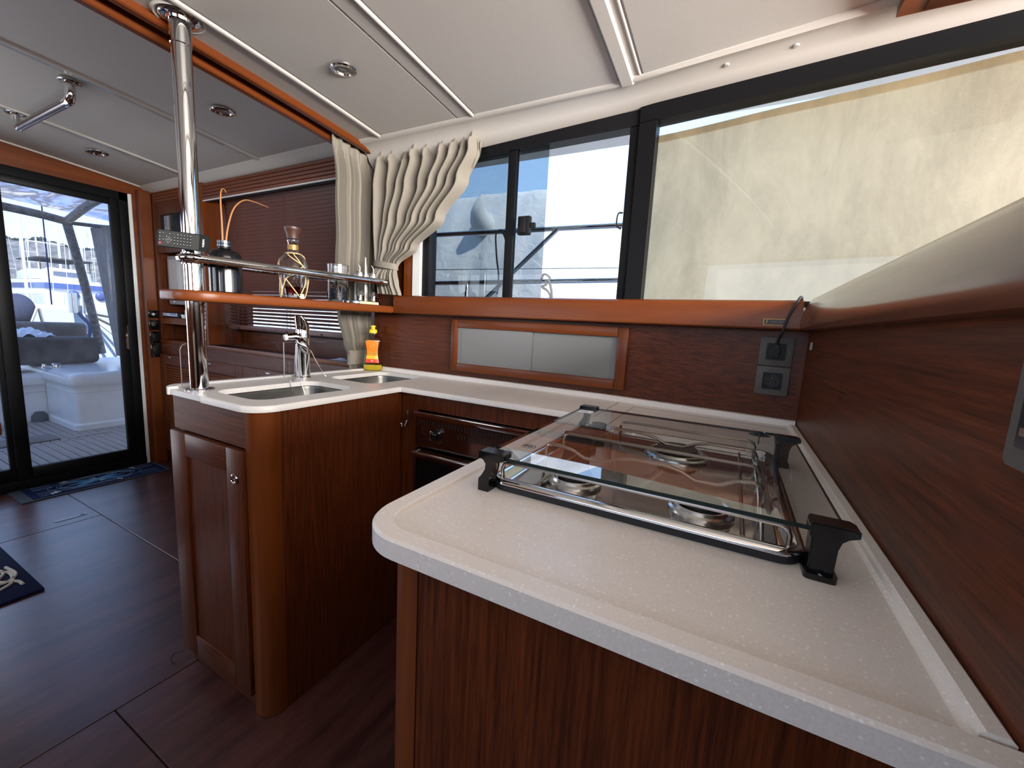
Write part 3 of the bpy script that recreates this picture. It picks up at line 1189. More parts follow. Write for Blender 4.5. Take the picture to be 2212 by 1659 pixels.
obj('panel', bm, 'veneer_z', dr)
bm = BM()
add_lathe(bm, [(0.0, 0.0035), (0.007, 0.0035), (0.009, 0.0045), (0.0100, 0.0030), (0.0112, 0.0055), (0.0140, 0.0045), (0.0150, 0.0015), (0.015, 0.0), (0, 0)], (0, 0, 0), 24)
bmesh.ops.transform(bm, matrix=Matrix.Translation((dx1 - 0.032, dy - 0.001, 0.688)) @ Matrix.Rotation(math.radians(90), 4, 'X'), verts=bm.verts)
obj('push_knob', bm, 'chrome', dr)
# thin cord loop on the floor at the cabinet foot
bm = BM()
add_tube(bm, smooth_pts([(-1.512, 0.612, 0.004), (-1.535, 0.597, -0.006), (-1.540, 0.587, -0.024), (-1.515, 0.587, -0.027)], 6), 0.0012, 6)
tag(obj('cord_loop', bm, 'black_plastic'), 'thin dark cord loop at the foot of the sink cabinet', 'cord')

# ---- stove cabinet
stv = thing('stove_cabinet', 'tall dark cherry hob cabinet with an orange rounded corner post, nearest the camera', 'cabinet', (-0.1, 0.7, FZ))
SX0, SY0 = -0.337, 0.335
bm = BM()
add_prism(bm, fillet([(SX0, SY0), (SX0 + 0.055, SY0), (SX0 + 0.055, SY0 + 0.06), (SX0, SY0 + 0.06)], [0.045, 0, 0, 0], 10), FZ + 0.002, ZU)
obj('corner_post', bm, 'solid_z', stv)
bm = BM()
add_box(bm, SX0 + 0.0555, 0.179, SY0 + 0.001, SY0 + 0.02, FZ + 0.002, ZU, 0.0008, 1)
obj('front_panel', bm, 'veneer_z', stv)
bm = BM()
add_box(bm, SX0 + 0.001, SX0 + 0.02, SY0 + 0.0605, 1.149, FZ + 0.002, ZU, 0.0008, 1)
obj('side_panel', bm, 'veneer_z', stv)
# ---- oven cabinet between the two
OY = 1.150
ovc = thing('oven_cabinet', 'dark cherry cabinet in the galley corner that frames the built-in oven', 'cabinet', (-0.68, 1.3, FZ))
for nm, mt, a in (('stile', 'veneer_z', (-1.0585, -0.985, FZ + 0.002, ZU)), ('stile', 'veneer_z', (-0.395, -0.3175, FZ + 0.002, ZU)), ('fascia', 'veneer_z', (-0.9845, -0.3955, 0.822, ZU)), ('plinth', 'veneer_x', (-0.9845, -0.3955, FZ + 0.002, 0.235))):
    bm = BM()
    add_box(bm, a[0], a[1], OY, OY + 0.02, a[2], a[3], 0.001, 1)
    obj(nm, bm, mt, ovc)
# hook
hk = thing('hook', 'small chrome coat hook screwed to the cabinet left of the oven', 'hook', (-1.030, OY - 0.001, 0.79))
bm = BM()
add_box(bm, -1.035, -1.025, OY - 0.004, OY - 0.0002, 0.765, 0.812, 0.0015, 2)
obj('plate', bm, 'chrome', hk)
bm = BM()
add_tube(bm, smooth_pts([(-1.030, OY - 0.004, 0.775), (-1.030, OY - 0.013, 0.758), (-1.030, OY - 0.026, 0.752), (-1.030, OY - 0.034, 0.765), (-1.030, OY - 0.034, 0.770)], 5), 0.003, 8)
obj('prong', bm, 'chrome', hk)

# ---- oven
ov = thing('oven', 'built-in stainless oven with a dark glass door under the worktop', 'oven', (-0.69, OY, 0.24))
OF = OY - 0.014
ox0, ox1 = -0.982, -0.398
slots = []
bm = BM()
add_box(bm, ox0, ox1, OF, OF + 0.012, 0.690, 0.800, 0.001, 1)
fas = obj('control_panel', bm, 'oven_steel', ov)
bm = BM()
add_box(bm, ox0 - 0.002, ox1, OF - 0.012, OF + 0.012, 0.8015, 0.820, 0.002, 2)
obj('top_trim', bm, 'chrome', ov)
x = ox0 + 0.025
while x < ox1 - 0.02:
    for (z0, z1) in ((0.775, 0.793), (0.745, 0.763)):
        if z0 < 0.77 and x < ox0 + 0.175:
            continue
        bm = BM()
        add_box(bm, x, x + 0.0048, OF - 0.0006, OF + 0.002, z0, z1)
        obj('vent_slot', bm, 'dark_gap', fas)
    x += 0.0135
kn = BM()
add_lathe(kn, [(0.0, 0.028), (0.010, 0.028), (0.0135, 0.026), (0.017, 0.006), (0.022, 0.004), (0.023, 0.0), (0, 0)], (0, 0, 0), 24)
bmesh.ops.transform(kn, matrix=Matrix.Translation((-0.885, OF, 0.746)) @ Matrix.Rotation(math.radians(90), 4, 'X'), verts=kn.verts)
knob = obj('control_knob', kn, 'black_gloss', ov)
bm = BM()
add_box(bm, -0.8875, -0.8825, OF - 0.038, OF - 0.020, 0.733, 0.762, 0.002)
for a_ in (150, 215, 30):
    c_ = (-0.885 + 0.021 * math.cos(math.radians(a_)), OF - 0.010, 0.746 + 0.021 * math.sin(math.radians(a_)))
    add_sphere(bm, c_, 0.004, 8, 6)
obj('knob_grip', bm, 'chrome', knob)
for k in range(9):
    a_ = math.radians(200 + k * 14)
    bm = BM()
    add_box(bm, -0.0012, 0.0012, -0.0008, 0.0004, -0.003, 0.003)
    bmesh.ops.transform(bm, matrix=Matrix.Translation((-0.885 + 0.031 * math.cos(a_), OF, 0.746 + 0.031 * math.sin(a_))) @ Matrix.Rotation(-a_ + PI / 2, 4, 'Y'), verts=bm.verts)
    obj('dial_mark', bm, 'paint_black', fas)
bm = BM()
add_tube(bm, smooth_pts([(-0.948, OF - 0.0008, 0.765), (-0.946, OF - 0.0008, 0.744), (-0.938, OF - 0.0008, 0.740), (-0.930, OF - 0.0008, 0.746)], 4), 0.0009, 5)
add_tube(bm, [(-0.928, OF - 0.0008, 0.772), (-0.918, OF - 0.0008, 0.772)], 0.0009, 5)
obj('dial_symbol', bm, 'paint_black', fas)
bm = BM()
add_prism(bm, [(ox0, 0.245), (ox1, 0.245), (ox1, 0.682), (ox0, 0.682)], OF - 0.004, OF + 0.012, [[(ox0 + 0.012, 0.26), (ox1 - 0.012, 0.26), (ox1 - 0.012, 0.615), (-0.69, 0.640), (ox0 + 0.012, 0.650)]], to3=lambda u, v, w: (u, w, v))
od = obj('oven_door', bm, 'oven_steel', ov)
bm = BM()
add_box(bm, ox0 + 0.010, ox1 - 0.010, OF + 0.002, OF + 0.008, 0.255, 0.66)
obj('door_glass', bm, 'black_gloss', od)
bm = BM()
add_tube(bm, [(ox0 + 0.012, OF - 0.004, 0.668), (ox0 + 0.016, OF - 0.030, 0.676), (ox0 + 0.03, OF - 0.034, 0.677), (ox1 - 0.03, OF - 0.034, 0.677), (ox1 - 0.016, OF - 0.030, 0.676), (ox1 - 0.012, OF - 0.004, 0.668)], 0.0065, 10)
obj('door_handle', bm, 'steel', od)

# ---- hob
hx0, hx1, hy0, hy1 = -0.305, 0.097, 0.512, 0.972
hob = thing('hob', 'stainless three burner gas hob under a smoked glass lid', 'hob', (-0.10, 0.75, ZT))
bm = BM()
add_prism(bm, fillet([(hx0 + 0.004, hy0 + 0.004), (hx1 - 0.004, hy0 + 0.004), (hx1 - 0.004, hy1 - 0.004), (hx0 + 0.004, hy1 - 0.004)], 0.026, 8), ZT + 0.0002, ZT + 0.0112, [fillet([(hx0 + 0.014, hy0 + 0.014), (hx1 - 0.014, hy0 + 0.014), (hx1 - 0.014, hy1 - 0.014), (hx0 + 0.014, hy1 - 0.014)], 0.018, 6)])
obj('gasket', bm, 'rubber', hob)
loop = fillet([(hx0, hy0), (hx1, hy0), (hx1, hy1), (hx0, hy1)], 0.030, 10)
rows = []
bm = BM()
for d, dz in ((0.0, 0.0110), (0.0, 0.0135), (0.002, 0.0165), (0.006, 0.0178), (0.0125, 0.0176), (0.016, 0.0155), (0.020, 0.0085), (0.025, 0.0070)):
    rows.append([bm.verts.new((x_, y_, ZT + dz)) for x_, y_ in inset(loop, d)])
n_ = len(loop)
for a, b in zip(rows, rows[1:]):
    for k in range(n_):
        bm.faces.new((a[k], a[(k + 1) % n_], b[(k + 1) % n_], b[k]))
bm.faces.new(rows[-1])
bmesh.ops.remove_doubles(bm, verts=bm.verts, dist=1e-5)
obj('tray', bm, 'steel_mirror', hob, angle=50)
ZH = ZT + 0.007


def burner(c, r):
    bm = BM()
    add_lathe(bm, [(r * 1.32, 0.0), (r * 1.30, 0.003), (r * 1.18, 0.005), (r * 1.12, 0.009), (r * 1.08, 0.0095), (r * 1.0, 0.008), (r * 0.95, 0.002), (r * 0.5, 0.001), (0, 0.001)], (c[0], c[1], ZH), 36)
    b = obj('burner', bm, 'steel', hob)
    bm = BM()
    add_lathe(bm, [(r * 0.80, 0.001), (r * 0.80, 0.011), (r * 0.84, 0.0125), (r * 0.80, 0.016), (r * 0.60, 0.0175), (0, 0.0175)], (c[0], c[1], ZH), 36)
    obj('burner_cap', bm, 'burner', b)
    bm = BM()
    for k in range(30):
        a_ = 2 * PI * k / 30
        bm2 = bmesh.new()
        add_box(bm2, -0.001, 0.001, -0.0007, 0.0007, 0.004, 0.0095)
        merge(bm, bm2, Matrix.Translation((c[0] + r * 0.805 * math.cos(a_), c[1] + r * 0.805 * math.sin(a_), ZH)) @ Matrix.Rotation(a_, 4, 'Z'))
    pr_ = obj('flame_port', bm, 'dark_gap', b)
    pr_['kind'] = 'stuff'
    bm = BM()
    add_lathe(bm, [(0.0026, 0.0), (0.0026, 0.012), (0.0016, 0.016), (0, 0.016)], (c[0] + r * 1.0, c[1] - r * 0.35, ZH), 10)
    obj('igniter', bm, 'white_plastic', b)


burner((-0.195, 0.600), 0.032)
burner((-0.015, 0.600), 0.032)
burner((-0.075, 0.855), 0.046)


def support(pts, nm='pan_support'):
    bm = BM()
    add_tube(bm, pts, 0.0030, 8)
    return obj(nm, bm, 'wire', hob)


ZW = ZT + 0.0395


def bar(y, x0=-0.272, x1=0.060, dips=(), zt=None, rr=0.010):
    """bent wire bar with legs at both ends and a dip over each burner"""
    z = zt or ZW
    p = [(x0, y, ZH), (x0, y, z - rr), (x0 + rr * 0.3, y, z - rr * 0.3), (x0 + rr, y, z)]
    for d0, d1, dz in dips:
        w = (d1 - d0)
        p += [(d0, y, z), (d0 + w * 0.18, y, z - dz * 0.3), (d0 + w * 0.36, y, z - dz), (d0 + w * 0.64, y, z - dz), (d0 + w * 0.82, y, z - dz * 0.3), (d1, y, z)]
    p += [(x1 - rr, y, z), (x1 - rr * 0.3, y, z - rr * 0.3), (x1, y, z - rr), (x1, y, ZH)]
    return p


support(bar(0.530, x0=-0.286, x1=0.079))
support(bar(0.665, dips=((-0.245, -0.125, 0.014), (-0.07, 0.045, 0.014))))
support(bar(0.752))
support(bar(0.855, x0=-0.205, dips=((-0.14, -0.02, 0.014),)))
support(bar(0.935, x0=-0.205))
for yx in (-0.235, 0.035):
    bm = BM()
    add_tube(bm, [(yx, 0.537, ZH + 0.004), (yx, 0.937, ZH + 0.004)], 0.0026, 8)
    obj('support_rail', bm, 'wire', hob)
for c in ((-0.247, 0.905), (-0.250, 0.855), (-0.247, 0.805)):
    bm = BM()
    add_lathe(bm, [(0.0195, 0.0), (0.0195, 0.004), (0.0165, 0.006), (0.0150, 0.026), (0.0135, 0.028), (0, 0.028)], (c[0], c[1], ZH), 28)
    add_box(bm, c[0] - 0.0165, c[0] + 0.0165, c[1] - 0.0035, c[1] + 0.0035, ZH + 0.010, ZH + 0.029, 0.002)
    obj('control_knob', bm, 'rubber', hob)
bm = BM()
add_box(bm, -0.282, -0.225, 0.775, 0.787, ZH, ZH + 0.030, 0.003)
obj('knob_guard', bm, 'rubber', hob)

# glass lid on its four black brackets
ZG = 0.9475
bm = BM()
add_prism(bm, fillet([(-0.308, 0.506), (0.124, 0.506), (0.124, 0.975), (-0.308, 0.975)], 0.006, 3), ZG, ZG + 0.005)
bmesh.ops.remove_doubles(bm, verts=bm.verts, dist=1e-5)
for f in bm.faces:
    f.material_index = 1 if abs(f.normal.z) < 0.5 else 0
lid = obj('glass_lid', bm, ['glass_lid', 'glass_edge'], hob, smooth=False)
bm = BM()
add_box(bm, -0.300, -0.268, 0.900, 0.930, ZG + 0.005, ZG + 0.0053)
lb = obj('rating_sticker', bm, 'paint_white', lid)
bm = BM()
for k in range(3):
    add_box(bm, -0.296, -0.274 - 0.003 * k, 0.906 + 0.007 * k, 0.908 + 0.007 * k, ZG + 0.0053, ZG + 0.0055)
mk = bm
lid2 = obj('sticker_print', mk, plain('blue_print', (0.10, 0.14, 0.30), 0.6), hob)
bm = BM()
c_ = (-0.268, 0.580)
for r0, r1 in ((0.0105, 0.0118),):
    o_ = [(c_[0] + r1 * math.cos(k * PI / 16), c_[1] + r1 * 0.8 * math.sin(k * PI / 16)) for k in range(32)]
    i_ = [(c_[0] + r0 * math.cos(k * PI / 16), c_[1] + r0 * 0.8 * math.sin(k * PI / 16)) for k in range(32)]
    add_prism(bm, o_, ZG + 0.005, ZG + 0.0054, [i_])
add_tube(bm, smooth_pts([(c_[0] - 0.007, c_[1] - 0.002, ZG + 0.0053), (c_[0] - 0.003, c_[1] + 0.003, ZG + 0.0053), (c_[0], c_[1] - 0.002, ZG + 0.0053), (c_[0] + 0.003, c_[1] + 0.003, ZG + 0.0053), (c_[0] + 0.006, c_[1] - 0.001, ZG + 0.0053)], 4), 0.0009, 5)
obj('emblem', bm, 'paint_black', lid)


def bracket(x, y, sx, sy):
    """black mushroom clamp: waisted column on a screwed foot, cap overhanging outwards"""
    prof = [(-0.004, 0.0), (-0.003, 0.011), (0.0, 0.018), (0.001, 0.024), (0.0, 0.030), (-0.003, 0.034), (-0.008, 0.0385), (-0.008, 0.0505), (-0.006, 0.0525), (0.028, 0.0525), (0.030, 0.0505), (0.030, 0.0430), (0.024, 0.040), (0.0225, 0.0), ]
    pr2 = [(0.000, 0.0), (0.000, 0.042), (-0.002, 0.0455), (-0.002, 0.0570), (0.0, 0.0595), (0.034, 0.0595), (0.0395, 0.0570), (0.0395, 0.0510), (0.031, 0.0475), (0.026, 0.0430), (0.0235, 0.034), (0.0225, 0.0)]
    bm = BM()
    t = bmesh.new()
    w = 0.026
    P2 = pr2
    a = [t.verts.new((px, -w / 2, pz)) for px, pz in P2]
    b = [t.verts.new((px, w / 2, pz)) for px, pz in P2]
    t.faces.new(a[::-1])
    t.faces.new(b)
    for k in range(len(P2)):
        t.faces.new((a[k - 1], a[k], b[k], b[k - 1]))
    bmesh.ops.recalc_face_normals(t, faces=t.faces)
    bmesh.ops.bevel(t, geom=[e_ for e_ in t.edges if abs(e_.verts[0].co.y - e_.verts[1].co.y) < 1e-6], offset=0.0018, segments=2, affect='EDGES', clamp_overlap=True)
    merge(bm, t, Matrix.Translation((x, y, ZT)) @ Matrix.Diagonal((sx, 1, 1, 1)))
    o = obj('lid_bracket', bm, 'black_gloss', hob, angle=40)
    bm = BM()
    foot = fillet([(-0.003, -0.019), (0.026, -0.019), (0.026, 0.019), (-0.003, 0.019)], 0.005, 4)
    add_prism(bm, [(x + sx * u, y + v) for u, v in (foot if sx > 0 else foot[::-1])], ZT + 0.0002, ZT + 0.0065)
    obj('bracket_foot', bm, 'black_gloss', o)
    for dy in (-0.0155, 0.0155):
        bm = BM()
        add_lathe(bm, [(0.0035, 0.0), (0.0030, 0.0016), (0, 0.0022)], (x + sx * 0.012, y + dy, ZT + 0.0065), 10)
        obj('screw', bm, 'black_gloss', o)


bracket(0.0935, 0.518, 1, 1)
bracket(0.0935, 0.940, 1, 1)


def bracket_left(y):
    pr2 = [(-0.0165, 0.0), (-0.0165, 0.018), (-0.0115, 0.024), (-0.0060, 0.034), (-0.0055, 0.042), (-0.0100, 0.0475), (-0.0165, 0.0490), (-0.0175, 0.0505), (-0.0175, 0.0580), (-0.0155, 0.0600), (0.0225, 0.0600), (0.0240, 0.0585), (0.0240, 0.0510), (0.0220, 0.0490), (0.0085, 0.0475), (0.0055, 0.041), (0.0040, 0.031), (0.0015, 0.019), (0.0010, 0.0)]
    x = -0.2930
    w = 0.024
    t = bmesh.new()
    a = [t.verts.new((px, -w / 2, pz)) for px, pz in pr2]
    b = [t.verts.new((px, w / 2, pz)) for px, pz in pr2]
    t.faces.new(a[::-1])
    t.faces.new(b)
    for k in range(len(pr2)):
        t.faces.new((a[k - 1], a[k], b[k], b[k - 1]))
    bmesh.ops.recalc_face_normals(t, faces=t.faces)
    bm = BM()
    merge(bm, t, Matrix.Translation((x, y, ZT)))
    o = obj('lid_bracket', bm, 'black_gloss', hob, angle=40)
    for dy in (-0.007, 0.007):
        bm = BM()
        add_lathe(bm, [(0.0028, 0.0), (0.0024, 0.0012), (0, 0.0016)], (x - 0.013, y + dy, ZT + 0.018), 10)
        obj('screw', bm, 'black_gloss', o)


bracket_left(0.511)
bracket_left(0.962)
# loose cable tie standing up near the finger hole is part of the lid hinge stay
bm = BM()
add_tube(bm, [(0.083, 1.205, ZT + 0.002), (0.079, 1.14, ZT + 0.010), (0.077, 1.10, ZT + 0.001)], 0.0014, 6)
obj('finger_cord', bm, 'black_plastic', work)

# ---- pole
pole = thing('support_pole', 'polished steel pole from worktop to ceiling at the end of the bar shelf', 'pole', (-1.421, 0.660, ZT))
PXY = (-1.421, 0.660)
bm = BM()
add_lathe(bm, [(0.0235, 0.0), (0.0235, 0.95), (0.0255, 0.952), (0.0255, zg(0.66) - ZT - 0.004)], (*PXY, ZT), 40)
obj('tube', bm, 'chrome', pole)
bm = BM()
add_lathe(bm, [(0.038, 0.0003), (0.038, 0.003), (0.034, 0.005), (0.0236, 0.006)], (*PXY, ZT), 40)
obj('base_flange', bm, 'chrome', pole)
bm = BM()
zc = zg(0.66) - 0.003
add_lathe(bm, [(0.0256, -0.012), (0.029, -0.012), (0.031, -0.006), (0.042, -0.005), (0.047, -0.002), (0.047, 0.0)], (*PXY, zc), 40)
fl = obj('ceiling_flange', bm, 'chrome', pole)
for k in range(3):
    a_ = k * 2 * PI / 3 + 0.9
    bm = BM()
    add_lathe(bm, [(0.004, 0.0), (0.003, -0.002), (0, -0.0025)], (PXY[0] + 0.038 * math.cos(a_), PXY[1] + 0.038 * math.sin(a_), zc - 0.005), 10)
    obj('screw', bm, 'steel', fl)
bm = BM()
add_lathe(bm, [(0.051, -0.001), (0.057, -0.005), (0.063, -0.001)], (*PXY, zg(0.66) - 0.0005), 40)
obj('flange_pad', bm, 'vinyl_bead', pole)

# ---- bar shelf with its rail
shf = thing('bar_shelf', 'orange cherry bar shelf hung between the steel pole and the window rail', 'shelf', (-1.44, 1.0, 1.163))
plan = fillet([(-1.345, 0.606), (-1.345, 1.398), (-1.540, 1.398), (-1.540, 0.606)], [0.085, 0.0, 0.0, 0.05], 10)
bm = BM()
lay = []
plan_ccw = plan
for d, z in ((0.005, 1.163), (0.001, 1.1665), (0.0, 1.171), (0.0, 1.185), (0.001, 1.190), (0.005, 1.1935)):
    lay.append([bm.verts.new((x_, y_, z + 0.004 * (y_ - 0.66) / 0.74)) for x_, y_ in inset(plan_ccw, d)])
for a, b in zip(lay, lay[1:]):
    for k in range(len(plan_ccw)):
        bm.faces.new((a[k], a[(k + 1) % len(plan_ccw)], b[(k + 1) % len(plan_ccw)], b[k]))
bm.faces.new(lay[0][::-1])
bm.faces.new(lay[-1])
obj('board', bm, 'solid_y', shf, angle=45)


def zsh(y):
    return 1.1935 + 0.004 * (y - 0.66) / 0.74


bm = BM()
front = [(-1.421, 0.630, 1.283), (-1.398, 0.629, 1.283), (-1.378, 0.640, 1.2835), (-1.370, 0.665, 1.284), (-1.368, 0.75, 1.2855), (-1.360, 1.05, 1.2905), (-1.350, 1.395, 1.297)]
add_tube(bm, smooth_pts(front, 8), 0.0125, 16)
rl = obj('rail', bm, 'chrome', shf)
bm = BM()
add_tube(bm, smooth_pts([(-1.421, 0.690, 1.283), (-1.46, 0.693, 1.283), (-1.495, 0.705, 1.283), (-1.512, 0.735, 1.284), (-1.516, 0.80, 1.285), (-1.520, 1.10, 1.290), (-1.524, 1.398, 1.296)], 8), 0.0080, 12)
obj('rail', bm, 'chrome', shf)
bm = BM()
add_lathe(bm, [(0.0237, -0.016), (0.0275, -0.016), (0.0275, 0.016), (0.0237, 0.016)], (*PXY, 1.283), 32)
obj('rail_clamp', bm, 'chrome', shf)

# =================================================================== CURTAIN TRACK, CURTAINS, BLIND
trk = thing('curtain_track', 'cherry double rail curtain track crossing the ceiling beside the steel pole', 'track', (-1.515, 0.4, 1.87))
bm = BM()
camber_bar(bm, -1.497, -1.470, zg, 0.024, y0=-1.72, y1=1.49, up=0.0)
obj('rail', bm, 'solid_y', trk)
bm = BM()
camber_bar(bm, -1.566, -1.536, zg, 0.034, y0=-1.72, y1=1.46, up=0.13)
obj('rail', bm, 'solid_y', trk)
bm = BM()
camber_bar(bm, -1.535, -1.498, zg, 0.001, y0=-1.72, y1=1.46, up=0.006)
obj('track_board', bm, 'veneer_y', trk)


def curtain_sheet(bm, rows_fn, nu, nv, thick=0.0):
    add_grid(bm, rows_fn, nu, nv)


def lerp_tab(tab, z):
    for (z0, v0), (z1, v1) in zip(tab, tab[1:]):
        if z0 >= z >= z1:
            f = (z0 - z) / (z0 - z1) if z0 != z1 else 0
            f = f * f * (3 - 2 * f)
            return v0 + (v1 - v0) * f
    return tab[-1][1] if z < tab[-1][0] else tab[0][1]


# tied-back curtain at the galley window
cur = thing('tied_curtain', 'beige curtain tied back with a band at the aft end of the galley window', 'curtain', (-1.3, 1.40, 1.25))
LT = [(1.862, -1.448), (1.80, -1.462), (1.70, -1.476), (1.56, -1.478), (1.385, -1.468), (1.365, -1.462), (1.30, -1.484), (1.252, -1.490)]
RT = [(1.862, -0.925), (1.80, -0.930), (1.70, -0.985), (1.56, -1.095), (1.45, -1.235), (1.385, -1.330), (1.365, -1.340), (1.30, -1.315), (1.252, -1.305)]
rnd = random.Random(3)
ph = [rnd.uniform(-0.6, 0.6) for _ in range(40)]


def cur_fn(u, v):
    z = 1.862 - 0.610 * v
    a, b = lerp_tab(LT, z), lerp_tab(RT, z)
    nf = 9.0
    w = u + 0.022 * math.sin(2 * PI * (u * 2.3 + v * 0.9)) * (1 - v)
    k = 2 * PI * nf * w + 0.9 * math.sin(v * 3.1 + u * 7)
    width = abs(b - a)
    amp = 0.010 + 0.013 * min(1.0, width / 0.35)
    if z > 1.83:
        amp *= 0.55
    tie = math.exp(-((z - 1.375) / 0.022) ** 2)
    amp *= (1 - 0.65 * tie)
    d = amp * (math.sin(k) + 0.35 * math.sin(2 * k + 1.3) + 0.25 * math.sin(0.37 * k + 2 + 4 * v))
    if z > 1.80:                                   # gathered heading
        d += 0.006 * math.sin(2 * PI * 26 * u + 3 * v)
    x = a + (b - a) * u + 0.004 * math.sin(k * 1.0 + PI / 2)
    # folds run from the heading towards the tie
    zz = z - (0.030 * (u - 0.2)) * (1 if z < 1.80 else 0) * 0.3 + (0.016 * (x + 1.18) if z > 1.80 else 0)
    return (x, 1.408 + d - 0.018 * math.exp(-((z - 1.31) / 0.05) ** 2), zz)


bm = BM()
add_grid(bm, cur_fn, 230, 64)
obj('cloth', bm, 'curtain', cur, angle=180)
bm = BM()
tie = []
for k in range(33):
    a_ = 2 * PI * k / 32
    tie.append((-1.400 + 0.068 * math.cos(a_), 1.404 + 0.030 * math.sin(a_), 1.376 - 0.010 * math.cos(a_)))
rows = []
for p in tie[:-1]:
    rows.append((bm.verts.new((p[0], p[1], p[2] - 0.013)), bm.verts.new((p[0], p[1], p[2] + 0.013)), bm.verts.new((-1.4 + (p[0] + 1.4) * 0.94, 1.404 + (p[1] - 1.404) * 0.9, p[2] + 0.012)), bm.verts.new((-1.4 + (p[0] + 1.4) * 0.94, 1.404 + (p[1] - 1.404) * 0.9, p[2] - 0.012))))
for i in range(len(rows)):
    a, b = rows[i - 1], rows[i]
    for k in range(4):
        bm.faces.new((a[k], a[(k + 1) % 4], b[(k + 1) % 4], b[k]))
obj('tie_band', bm, 'curtain', cur, angle=50)
bm = BM()
add_tube(bm, smooth_pts([(-0.945, 1.405, 1.845), (-0.938, 1.412, 1.80), (-0.955, 1.41, 1.74), (-0.95, 1.412, 1.735)], 5), 0.0016, 6)
obj('cord', bm, 'curtain', cur)

# long curtain hanging from the ceiling track behind the sink
cur2 = thing('long_curtain', 'long cream curtain hanging from the ceiling track behind the sink', 'curtain', (-1.545, 1.38, 0.80))
YL = [(1.866, 1.215), (1.70, 1.245), (1.45, 1.270), (1.15, 1.300), (1.02, 1.335), (0.955, 1.362), (0.90, 1.368), (0.78, 1.350)]
YR = [(1.866, 1.440), (1.70, 1.462), (1.45, 1.478), (1.15, 1.492), (1.02, 1.494), (0.955, 1.480), (0.90, 1.478), (0.78, 1.490)]


def cur2_fn(u, v):
    z = 1.868 - 1.09 * v
    a, b = lerp_tab(YL, z), lerp_tab(YR, z)
    zt = 1.868 - 0.0294 * (((a + (b - a) * u) + 0.2) ** 2 - (1.215 + 0.2) ** 2)
    z = z - (1.868 - zt) * (1 - v) if v < 1 else z
    k = 2 * PI * 5.5 * u + 0.8 * math.sin(2.2 * v + 5 * u)
    amp = (0.014 + 0.006 * math.sin(2 * v + 1)) * (0.55 if v < 0.04 else 1.0)
    tie_ = math.exp(-((z - 0.945) / 0.035) ** 2)
    amp *= (1 - 0.5 * tie_)
    d = amp * (math.sin(k) + 0.4 * math.sin(1.7 * k + 0.6) + 0.2 * math.sin(3.1 * k + v))
    x = -1.516 - 0.078 * min(1.0, v * 1.7) + d * (0.75 if v < 0.08 else 1)
    return (x, a + (b - a) * u + 0.004 * math.cos(k), z)


bm = BM()
add_grid(bm, cur2_fn, 150, 60)
obj('cloth', bm, 'curtain', cur2, angle=180)
bm = BM()
rows = []
for k in range(32):
    a_ = 2 * PI * k / 32
    cx_, cy_ = 0.024 * math.cos(a_), 0.062 * math.sin(a_)
    rows.append([bm.verts.new((-1.594 + cx_ * s_, 1.423 + cy_ * s_, z_)) for s_, z_ in ((1, 0.918), (1, 0.985), (0.94, 0.985), (0.94, 0.918))])
for i in range(len(rows)):
    a, b = rows[i - 1], rows[i]
    for k in range(4):
        bm.faces.new((a[k], a[(k + 1) % 4], b[(k + 1) % 4], b[k]))
obj('tie_band', bm, 'curtain', cur2, angle=50)

# valance of horizontal louvres above the blind
YB = 1.50
val = thing('blind_valance', 'cherry louvred valance box across the top of the wooden blind', 'valance', (-2.3, 1.53, 1.82))
vx0, vx1 = -3.079, -1.56
bm = BM()
add_box(bm, vx0, vx1, YB + 0.022, YB + 0.04, 1.822, 1.93)
obj('backing', bm, 'dark_gap', val)
for k in range(5):
    z0 = 1.828 + 0.0200 * k
    bm = BM()
    t = bmesh.new()
    add_box(t, vx0, vx1, -0.009, 0.009, -0.0088, 0.0088, 0.0025, 1)
    merge(bm, t, Matrix.Translation((0, YB + 0.012, z0 + 0.009)) @ Matrix.Rotation(math.radians(12), 4, 'X'))
    obj('slat', bm, 'solid_x', val)
bm = BM()
add_box(bm, vx0, vx1, YB + 0.002, YB + 0.012, 1.8195, 1.8265, 0.001, 1)
obj('lip', bm, 'white_gel', val)
bm = BM()
add_box(bm, vx0, -1.58, YB + 0.04, 1.72, 1.872, 1.89)
obj('soffit', bm, 'veneer_x', val)

# wooden venetian blind
bl = thing('venetian_blind', 'closed dark wooden venetian blind over the saloon window', 'blind', (-2.35, 1.62, 1.0))
bx0, bx1 = -3.045, -1.60
YBL = 1.625
nsl = 36
pitch = (1.838 - 1.055) / nsl
slat_src = None
for k in range(nsl):
    z = 1.055 + pitch * (k + 0.5)
    if slat_src is None:
        bm = BM()
        t = bmesh.new()
        add_box(t, bx0, bx1, -0.0127, 0.0127, -0.0010, 0.0010)
        for v in t.verts:
            v.co.z += 0.0
        merge(bm, t)
        slat_src = obj('slat', bm, 'blind', bl)
        slat_src.location = Vector((0, YBL, z)) - wloc(bl)
        for v in slat_src.data.vertices:
            v.co += wloc(bl)
        sl_ = slat_src
    else:
        sl_ = copy_part(slat_src, bl)
        sl_.location = Vector((0, YBL, z)) - wloc(bl)
    sl_.rotation_euler = (math.radians(-(26 + 2.3 * min(k, 13))), 0, 0)
bm = BM()
add_box(bm, bx0, bx1, YBL - 0.02, YBL + 0.02, 1.838, 1.870, 0.002)
obj('head_rail', bm, 'blind', bl)
bm = BM()
add_box(bm, bx0, bx1, YBL - 0.016, YBL + 0.016, 1.020, 1.050, 0.003)
br_ = obj('bottom_rail', bm, 'blind', bl)
for cx_ in (-2.93, -2.42, -2.10, -1.78):
    bm = BM()
    add_box(bm, cx_ - 0.012, cx_ + 0.012, YBL - 0.0185, YBL + 0.018, 1.018, 1.034, 0.002, 1)
    obj('cord_clip', bm, 'black_plastic', br_)
